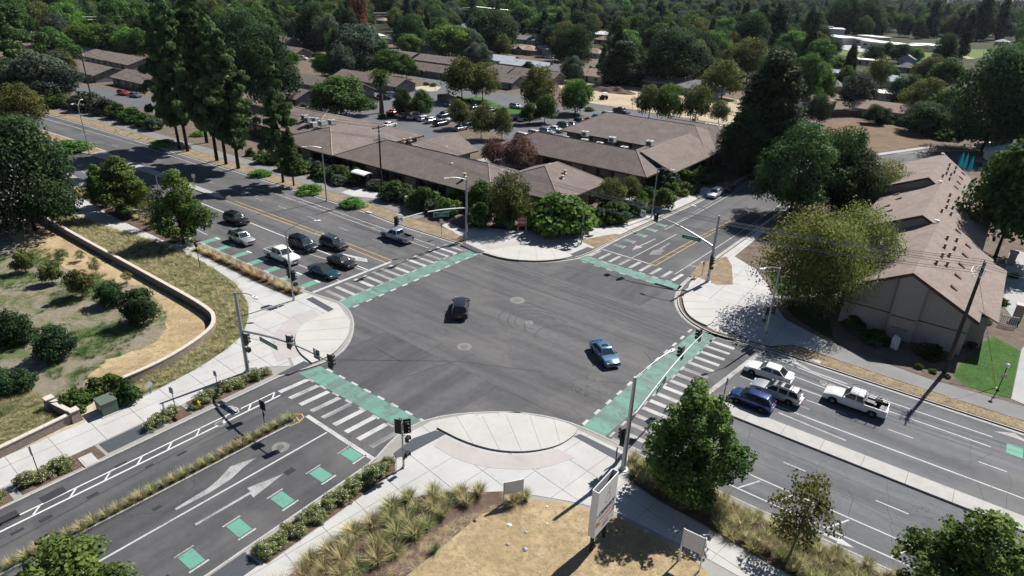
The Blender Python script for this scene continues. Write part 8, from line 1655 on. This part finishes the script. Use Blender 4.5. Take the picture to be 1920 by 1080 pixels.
for (y0, y1, l) in ((-33.2, -25.8, 'rose bush in the hedge between mast and hydrant'), (-46.6, -43.4, 'rose bush behind the thin edge-on sign'), (-62, -48.0, 'rose bush at the left end of the pavement'), (-40.2, -34.6, 'rose bush beside the small sign and hydrant')):
    yy = [y for y in np.arange(y0 + 0.3, y1, 0.52) if not (-35.0 < y < -33.6)]; clumps([(-11.0 + random.uniform(-.35, .35), y + random.uniform(-.2, .2)) for y in yy if l != 'rose bush beside the small sign and hydrant' or y > -37.2], ['rose'], l, l.replace('rose bush', 'rose hedge'), (0.7, 1.25), (1.2, 1.8))
clumps([(8.35 + random.uniform(-.35, .35), y + random.uniform(-.2, .2)) for y in np.arange(-39.1, -27.2, 0.48)], ['rose'], 'rose bush in the kerb hedge along the green squares', 'rose hedge along the green squares', (0.65, 1.15), (1.1, 1.7))
clumps([(8.2 + random.uniform(-.12, .12), y) for y in np.arange(-52, -43.6, 0.75)], ['rose'], 'rose bush at the bottom picture edge', 'rose hedge at the bottom edge', (0.9, 1.2), (1.2, 1.5))
# ground cover nobody could count -> one mesh per bed
def scatter(name, key, pts, h, w, z, label=None):
    """join many small tufts into one ground-cover mesh"""
    V, Fq, Tt, base = [], [], [], 0
    lib = []
    for p in LITE[key]:
        me = p; co = np.empty(len(me.vertices) * 3); me.vertices.foreach_get('co', co); tt = np.empty(len(me.vertices), np.float32); me.attributes['tint'].data.foreach_get('value', tt)
        vi = np.empty(len(me.loops), np.int32); me.loops.foreach_get('vertex_index', vi); lib.append((co.reshape(-1, 3), tt, vi))
    for (x, y, s_) in pts:
        co, tt, vi = lib[random.randrange(len(lib))]; a = random.random() * 6.28; ca, sa = math.cos(a), math.sin(a); q = co * np.array([w * s_, w * s_, h * s_])
        V.append(np.stack([q[:, 0] * ca - q[:, 1] * sa + x, q[:, 0] * sa + q[:, 1] * ca + y, q[:, 2] + z], 1)); Fq.append(vi + base); base += len(co); Tt.append(np.clip(tt + random.gauss(0, 0.12), 0, 1))
    V = np.concatenate(V); Fq = np.concatenate(Fq); n = len(Fq) // 4; me = bpy.data.meshes.new(name); me.vertices.add(len(V)); me.loops.add(len(Fq)); me.polygons.add(n)
    me.vertices.foreach_set('co', V.ravel()); me.loops.foreach_set('vertex_index', Fq.astype(np.int32)); me.polygons.foreach_set('loop_start', np.arange(0, 4 * n, 4, dtype=np.int32))
    at = me.attributes.new('tint', 'FLOAT', 'POINT'); at.data.foreach_set('value', np.concatenate(Tt).astype(np.float32)); me.materials.append(LITE[key][0].materials[0]); me.update(calc_edges=True)
    o_ = link(bpy.data.objects.new(name, me)); tag(o_, label, 'grass', None, 'stuff'); return o_
LITE = {'meadow': [tuft_proto('grass_meadow', 'grass_plume', 46, 0, 0.8, 1).parts[0][1] for _ in range(3)], 'weed': [tuft_proto('weed_green', 'grass_plume', 40, 0, 0.9, 1).parts[0][1] for _ in range(3)], 'straw': [tuft_proto('grass_rust', 'grass_plume', 30, 0, 0.9, 1).parts[0][1] for _ in range(2)], 'dry': [tuft_proto('grass_plume', 'grass_plume', 34, 0, 1.0, 1).parts[0][1] for _ in range(2)]}
strip_poly = [tuple(p) for p in WALK_IN] + [(-16.4, -36.3), (-18.5, -38.0)] + [tuple(p) for p in WALL_IN[::-1][6:]]
def spots(poly, n, smin=0.6, smax=1.2, keep=lambda x, y: True):
    xs = [p[0] for p in poly]; ys = [p[1] for p in poly]; out = []
    while len(out) < n:
        x, y = random.uniform(min(xs), max(xs)), random.uniform(min(ys), max(ys))
        if inside((x, y), poly) and keep(x, y): out.append((x, y, random.uniform(smin, smax)))
    return out
scatter('meadow_grass', 'meadow', spots(strip_poly, 1500, 0.5, 1.1), 0.85, 1.2, ZP, 'dense straw green grass strip between field wall and pavement')
scatter('pale_grass', 'dry', spots(strip_poly, 520, 0.5, 1.1), 0.8, 1.3, ZP, 'pale feathery seed heads over the strip between wall and pavement')
from mathutils import noise as mnoise
gn = lambda x, y: mnoise.noise(Vector((x * 0.16, y * 0.16, 3.3))) + 0.5 * mnoise.noise(Vector((x * 0.45, y * 0.45, 8.1)))
inner = [(-60, -26), (-42, -25), (-30, -25.5), (-24.8, -29), (-24.6, -35), (-21.5, -38.5), (-20.5, -41.5), (-18, -44), (-20, -60), (-45, -62), (-75, -50)]
scatter('orchard_weeds', 'weed', spots(inner, 2300, 0.5, 1.4, lambda x, y: gn(x, y) > 0.08), 0.6, 1.1, ZP, 'patchy green weeds over the walled orchard')
scatter('orchard_straw', 'dry', spots(inner, 700, 0.4, 1.0, lambda x, y: gn(x, y) < 0.0), 0.16, 0.9, ZP, 'flattened dry straw between the orchard weeds')
scatter('meadow_grass', 'meadow', spots(WP((-60, 760), (60, 735), (92, 762), (132, 785), (0, 842), (-60, 860)), 500, 0.5, 1.0), 0.5, 0.9, ZP, 'olive grass behind the straight low wall')
dry_poly = WP((700, 1080), (760, 1030), (850, 980), (930, 950), (1000, 945), (1060, 952), (1150, 975), (1230, 1015), (1290, 1050), (1330, 1100))
scatter('dry_grass', 'dry', spots(dry_poly, 1500, 0.35, 1.0), 0.13, 0.75, ZP, 'flattened straw coloured grass of the lower corner lot')
scatter('dry_grass', 'dry', spots([(-41, -23.6), (-28, -23.8), (-24, -24.8), (-22.2, -27), (-20.4, -31.6), (-20.1, -36.4), (-22.0, -37.2), (-24.4, -34.6), (-24.4, -30.6), (-27.5, -27.2), (-33, -25.4)], 700, 0.35, 0.9), 0.13, 0.75, ZP, 'cut straw inside the curved field wall')
scatter('verge_straw', 'dry', spots([(27, 12.3), (70, 12.3), (70, 13.8), (40, 13.8), (33, 14.1), (28.5, 14.4)], 420, 0.5, 1.2), 0.22, 0.6, ZP, 'dry straw tufts of the verge beside the right-hand lanes')
scatter('verge_straw', 'dry', spots([(-300, 3), (-200, 9.2), (-135, 12.8), (-85, 13.5), (-85, 16.4), (-135, 15.2), (-200, 11.4), (-300, 5)], 700, 0.6, 1.3), 0.3, 1.0, ZP, 'dry straw tufts of the far left verge')
scatter('median_weeds', 'weed', spots([(-300, 3), (-200, 9.2), (-135, 12.8), (-90, 13.5), (-90, 16), (-135, 15.2), (-200, 11.4), (-300, 5)], 60, 0.6, 1.3), 0.5, 1.2, ZP, 'green weeds scattered along the far left verge')
scatter('lawn_blades', 'weed', spots(WP((1790, 703), (1815, 675), (1845, 648), (1866, 638), (1908, 662), (1893, 744), (1850, 734), (1808, 720)), 900, 0.5, 1.0), 0.06, 0.45, ZP + 0.008, 'short mown blades of the bright lawn')
# ------------------------------------------------------------------ suburb trees: fill where the photograph shows unbroken crowns
KEEP = [(940, 112), (992, 122), (1045, 130), (975, 90), (1022, 92), (985, 76), (1092, 133), (1118, 140), (1186, 142), (1220, 150), (1312, 163), (1668, 208), (1700, 208), (1640, 206), (1560, 140), (1672, 150), (1660, 173), (1630, 112), (1703, 110), (745, 72), (795, 92), (700, 66), (870, 52), (1000, 54), (1130, 64), (1115, 98), (720, 40), (160, 95), (200, 105), (250, 115), (190, 135), (260, 150), (560, 90), (690, 165), (760, 160), (780, 100), (830, 112), (820, 128), (940, 128), (960, 150), (600, 150), (720, 100), (900, 140), (890, 125), (1640, 88), (1680, 92), (1740, 92), (1600, 80), (1850, 100), (1700, 105), (1640, 100), (1800, 98), (820, 165), (1000, 180), (1150, 175), (1300, 200), (1650, 260), (1700, 290), (1740, 270), (105, 160), (137, 155), (300, 135), (1025, 110), (540, 80), (527, 70), (1880, 80), (1660, 85), (1720, 88), (1560, 70)]
FOOT = [(x0 - 3, x1 + 3, y0 - 3, y1 + 3) for (_, x0, x1, y0, y1, _) in apts] + [(-135, -44, 54, 130)]
def free(x, y):
    return not any(a < x < b and c < y < d for (a, b, c, d) in FOOT)
placed = [(o_.location.x, o_.location.y) for (o_, *_r) in PLANTED if o_.get('category') == 'tree']
def covers(x, y, h, w):
    p0 = PX(x, y, 0); p1 = PX(x, y, h); r_ = w / 2 / MPP(x, y, h / 2)
    return any(abs(kx - (p0[0] + p1[0]) / 2) < r_ + 3 and p1[1] - 2 < ky < p0[1] + 1 for kx, ky in KEEP)
nf = 0; tries = 0
while nf < 250 and tries < 60000:
    tries += 1; d = random.uniform(150, 520); a = random.uniform(R(86), R(167)); x, y = CAMX + d * math.cos(a), CAMY + d * math.sin(a); px, py = PX(x, y, 4)
    if not (-30 < px < 1950 and -40 < py < 235) or y < 96 + (0 if x < -20 else 60): continue
    if x < -140 and y < 76: continue
    if px > 1380 and py > 150 or (1040 < px < 1440 and py > 150) or (680 < px < 1040 and py > 160) or px < 520 and py > 95: continue
    if 1545 < px < 1915 and 62 < py < 114: continue
    kd = random.choices(['round', 'bright', 'oak', 'greygreen', 'olive', 'conifer', 'poplar'], [5, 3, 5, 2, 3, 2, 1])[0]; h = random.uniform(8, 17) * (1.35 if kd in ('conifer', 'poplar') else 1); w = h * random.uniform(0.7, 1.05) * (0.5 if kd in ('conifer', 'poplar') else 1)
    if not free(x, y) or covers(x, y, h, w) or any((x - u) ** 2 + (y - v) ** 2 < (w * 0.62) ** 2 for u, v in placed): continue
    P = TREES[kd]; o_ = plant(random.choice(P), TNAME.get(kd, 'broadleaf_tree'), x, y, h, w, 0.05); tag(o_, None, 'tree', 'suburb trees'); placed.append((x, y)); q = PX(x, y, h / 2); PLANTED.append((o_, q[0], q[1], TDESC[kd], h)); nf += 1
# far wood: one mass to the horizon
def far_wood(name, n, d0, d1, tone, label, lsz, per, hr):
    mats = {'leaf_far_a': 0, 'leaf_far_b': 1}; C, N, S_, T_ = [], [], [], []; k = 0; guard = 0
    while k < n and guard < n * 30:
        guard += 1; d = math.sqrt(random.uniform(d0 * d0, d1 * d1)); a = random.uniform(R(84), R(168)); x, y = CAMX + d * math.cos(a), CAMY + d * math.sin(a)
        px, py = PX(x, y, 6)
        if not (-60 < px < 1990): continue
        if 1540 < px < 1920 and 60 < py < 116: continue
        h = random.uniform(*hr); w = h * random.uniform(0.7, 1.15); con = random.random() < 0.22
        if con: h *= 1.35; w *= 0.45
        if covers(x, y, h, w): continue
        m_ = int(per); dd = rdir(m_, 0.35); u = (dd[:, 2] + 1) / 2
        rad = (1.05 - u) ** 0.8 if con else np.ones(m_); lump = 0.78 + 0.32 * np.sin(dd[:, 0] * 5 + k) * np.cos(dd[:, 1] * 4 + k * 1.7)
        q = np.stack([x + dd[:, 0] * w / 2 * lump * rad, y + dd[:, 1] * w / 2 * lump * rad, h * (0.55 + 0.45 * dd[:, 2] * lump) if not con else h * np.clip(u, 0.08, 1)], 1)
        C.append(q); N.append(dd + rng.normal(size=(m_, 3)) * 0.75 + np.array([0, 0, 0.25])); S_.append(np.full(m_, lsz * w) * (0.7 + 0.6 * rng.random(m_))); T_.append(np.clip((0.08 if con else random.choice((0.12, 0.25, 0.35, 0.5, 0.75, 0.9))) + 0.12 * rng.normal(size=m_), 0, 1)); k += 1
    me = card_mesh(name, np.concatenate(C), np.concatenate(N), np.concatenate(S_), np.concatenate(T_), 1.1, tone); o_ = link(bpy.data.objects.new(name, me)); tag(o_, label, 'woodland', None, 'stuff')
leafmat('leaf_far', (0.008, 0.018, 0.008), (0.095, 0.112, 0.036), 0.08, 0.0)
def far_wood_trees(name, n, d0, d1, label, hr):
    """a wood too far off to count: one object whose points carry whole crowns"""
    lib = [TREES[k_][v_] for k_, v_ in (('round', 0), ('round', 1), ('oak', 0), ('oak', 1), ('greygreen', 0), ('olive', 0), ('bright', 0), ('conifer', 0), ('poplar', 0))]; P, Sc, Ro, Id = [], [], [], []; guard = 0
    while len(P) < n and guard < n * 40:
        guard += 1; d = math.sqrt(random.uniform(d0 * d0, d1 * d1)); a = random.uniform(R(84), R(168)); x, y = CAMX + d * math.cos(a), CAMY + d * math.sin(a); px, py = PX(x, y, 6)
        if not (-60 < px < 1990) or 1540 < px < 1920 and 60 < py < 116: continue
        k_ = random.choices(range(9), [5, 5, 6, 5, 3, 3, 2, 3, 2])[0]; h = random.uniform(*hr) * (1.35 if k_ > 6 else 1); w = h * (random.uniform(0.75, 1.15) if k_ < 7 else random.uniform(0.28, 0.45))
        if covers(x, y, h, w): continue
        P.append((x, y, -0.3)); Sc.append((w / proto_ext(lib[k_]), w / proto_ext(lib[k_]), h)); Ro.append((0, 0, random.random() * 6.28)); Id.append(k_)
    me = bpy.data.meshes.new(name); me.from_pydata(P, [], [])
    for nm, ty, dat, key in (('iscale', 'FLOAT_VECTOR', Sc, 'vector'), ('irot', 'FLOAT_VECTOR', Ro, 'vector'), ('kind_id', 'INT', Id, 'value')): me.attributes.new(nm, ty, 'POINT').data.foreach_set(key, np.array(dat).ravel())
    ng = bpy.data.node_groups.new(name, 'GeometryNodeTree'); ng.interface.new_socket('Geometry', in_out='INPUT', socket_type='NodeSocketGeometry'); ng.interface.new_socket('Geometry', in_out='OUTPUT', socket_type='NodeSocketGeometry')
    N_ = ng.nodes; L_ = ng.links; gi = N_.new('NodeGroupInput'); go = N_.new('NodeGroupOutput'); jn = N_.new('GeometryNodeJoinGeometry'); L_.new(jn.outputs[0], go.inputs[0])
    def attr(nm, ty): a_ = N_.new('GeometryNodeInputNamedAttribute'); a_.data_type = ty; a_.inputs['Name'].default_value = nm; return a_.outputs['Attribute']
    sc_, kd_ = attr('iscale', 'FLOAT_VECTOR'), attr('kind_id', 'INT'); er = N_.new('FunctionNodeEulerToRotation'); L_.new(attr('irot', 'FLOAT_VECTOR'), er.inputs[0])
    for k_, p_ in enumerate(lib):
        src = bpy.data.objects.new('crown_source', p_.parts[0][1]); oi = N_.new('GeometryNodeObjectInfo'); oi.inputs['Object'].default_value = src; oi.inputs['As Instance'].default_value = True
        cp = N_.new('FunctionNodeCompare'); cp.data_type = 'INT'; cp.operation = 'EQUAL'; L_.new(kd_, cp.inputs[2]); cp.inputs[3].default_value = k_
        ip = N_.new('GeometryNodeInstanceOnPoints'); L_.new(gi.outputs[0], ip.inputs['Points']); L_.new(cp.outputs[0], ip.inputs['Selection']); L_.new(oi.outputs['Geometry'], ip.inputs['Instance']); L_.new(er.outputs[0], ip.inputs['Rotation']); L_.new(sc_, ip.inputs['Scale']); L_.new(ip.outputs[0], jn.inputs[0])
    o_ = link(bpy.data.objects.new(name, me)); o_.modifiers.new('scatter', 'NODES').node_group = ng; tag(o_, label, 'woodland', None, 'stuff'); return o_
far_wood_trees('far_woodland', 1000, 370, 820, 'wooded suburb behind the school and apartments', (9, 20))
far_wood_trees('far_woodland', 3000, 800, 2400, 'distant tree canopy running to the horizon', (10, 21))
far_wood('far_woodland', 1500, 2300, 5200, 'leaf_far', 'last hazy line of trees along the horizon', 0.4, 26, (14, 30))
# ------------------------------------------------------------------ labels for the remaining plants, by the nearest landmark
LM = [('double-armed street lamp', 150, 240), ('leaning utility pole', 165, 160), ('apartment back row', 210, 100), ('pine row', 400, 180), ('rooftop machinery', 590, 230), ('bus shelter', 680, 345), ('fan palm', 716, 165), ('slate grey hip roof', 745, 75), ('lane apartments', 830, 125), ('bin enclosure', 838, 188), ('office parking row', 800, 225), ('island car park', 905, 245), ('turning circle', 960, 195), ('warm brown house', 980, 95), ('pale blue roofs', 970, 118), ('red notice board', 978, 420), ('bare lot', 1160, 172), ('soil heap', 1150, 168), ('white kerbside car', 1340, 362), ('grey gabled house', 1312, 165), ('dark grey fenced house', 1220, 150), ('giant dark conifer', 1402, 210), ('brown field', 1650, 260), ('ranch house', 1668, 210), ('grey roofed trimmed house', 1560, 145), ('school yard', 1620, 85), ('long school block', 1680, 85), ('school track', 1800, 100), ('gymnasium', 1545, 55), ('gable building', 1740, 560), ('lawn globe lamp', 1870, 710), ('teal parasols', 1803, 310), ('transformer box', 203, 765), ('orchard wall', 300, 540), ('far centre utility pole', 893, 30), ('rust-brown tall tree', 672, 35), ('big round lot tree', 640, 190), ('curved mast signal', 874, 400), ('upper street lamp', 1222, 360), ('leftmost far tower', 127, 55), ('pointed conifer', 1155, 90), ('white flat-roofed house', 1660, 175), ('field oak', 66, 330)]
def size_word(h): return 'low' if h < 1.2 else 'waist-high' if h < 2 else 'tall-grown' if h < 4 else 'smallish' if h < 7.5 else 'mid-sized' if h < 11 else 'tall' if h < 16 else 'towering'
used = {}
for o_, px, py, desc, h in PLANTED:
    nm, lx, ly = min(LM, key=lambda l: (l[1] - px) ** 2 + ((l[2] - py) * 1.6) ** 2); dx, dy = px - lx, py - ly
    side = ('left of' if dx < 0 else 'right of') if abs(dx) > 1.2 * abs(dy) else ('behind' if dy < 0 else 'in front of')
    used.setdefault((desc, size_word(h), side, nm), []).append((math.hypot(dx, dy), o_))
for (desc, sz, side, nm), L in used.items():
    L.sort(key=lambda t: t[0])
    for i, (_, o_) in enumerate(L):
        if sz.split('-')[0] in desc.split(): sz = 'full'
        o_['label'] = f'{sz} {desc} {side} the {nm}' + ('' if len(L) == 1 else f', {(ORD[i] if i < 12 else str(i + 1) + "th")} nearest')
for g_, L in CLO.items():
    L.sort(key=lambda t: t[0])
    for i, (_, o_) in enumerate(L):
        n_ = i + 1; sf = 'th' if 10 <= n_ % 100 <= 20 else {1: 'st', 2: 'nd', 3: 'rd'}.get(n_ % 10, 'th'); o_['label'] = f"{o_['label']}, {n_}{sf} from the left"
# ------------------------------------------------------------------ haze: thin even air round everything below the sky
hz = MB(); hz.box((-500, 2750, 24), (9000, 8000, 52)); hm = bpy.data.materials.new('haze_air'); hm.use_nodes = True
hn = hm.node_tree.nodes; hn.remove(hn['Principled BSDF']); pv = hn.new('ShaderNodeVolumePrincipled'); pv.inputs['Color'].default_value = (0.75, 0.84, 1.0, 1); pv.inputs['Density'].default_value = 0.000025; pv.inputs['Anisotropy'].default_value = 0.2
hm.node_tree.links.new(pv.outputs[0], hn['Material Output'].inputs['Volume'])
tag(hz.build('haze', hm), 'thin bluish air haze over the whole place', 'haze', None, 'stuff')
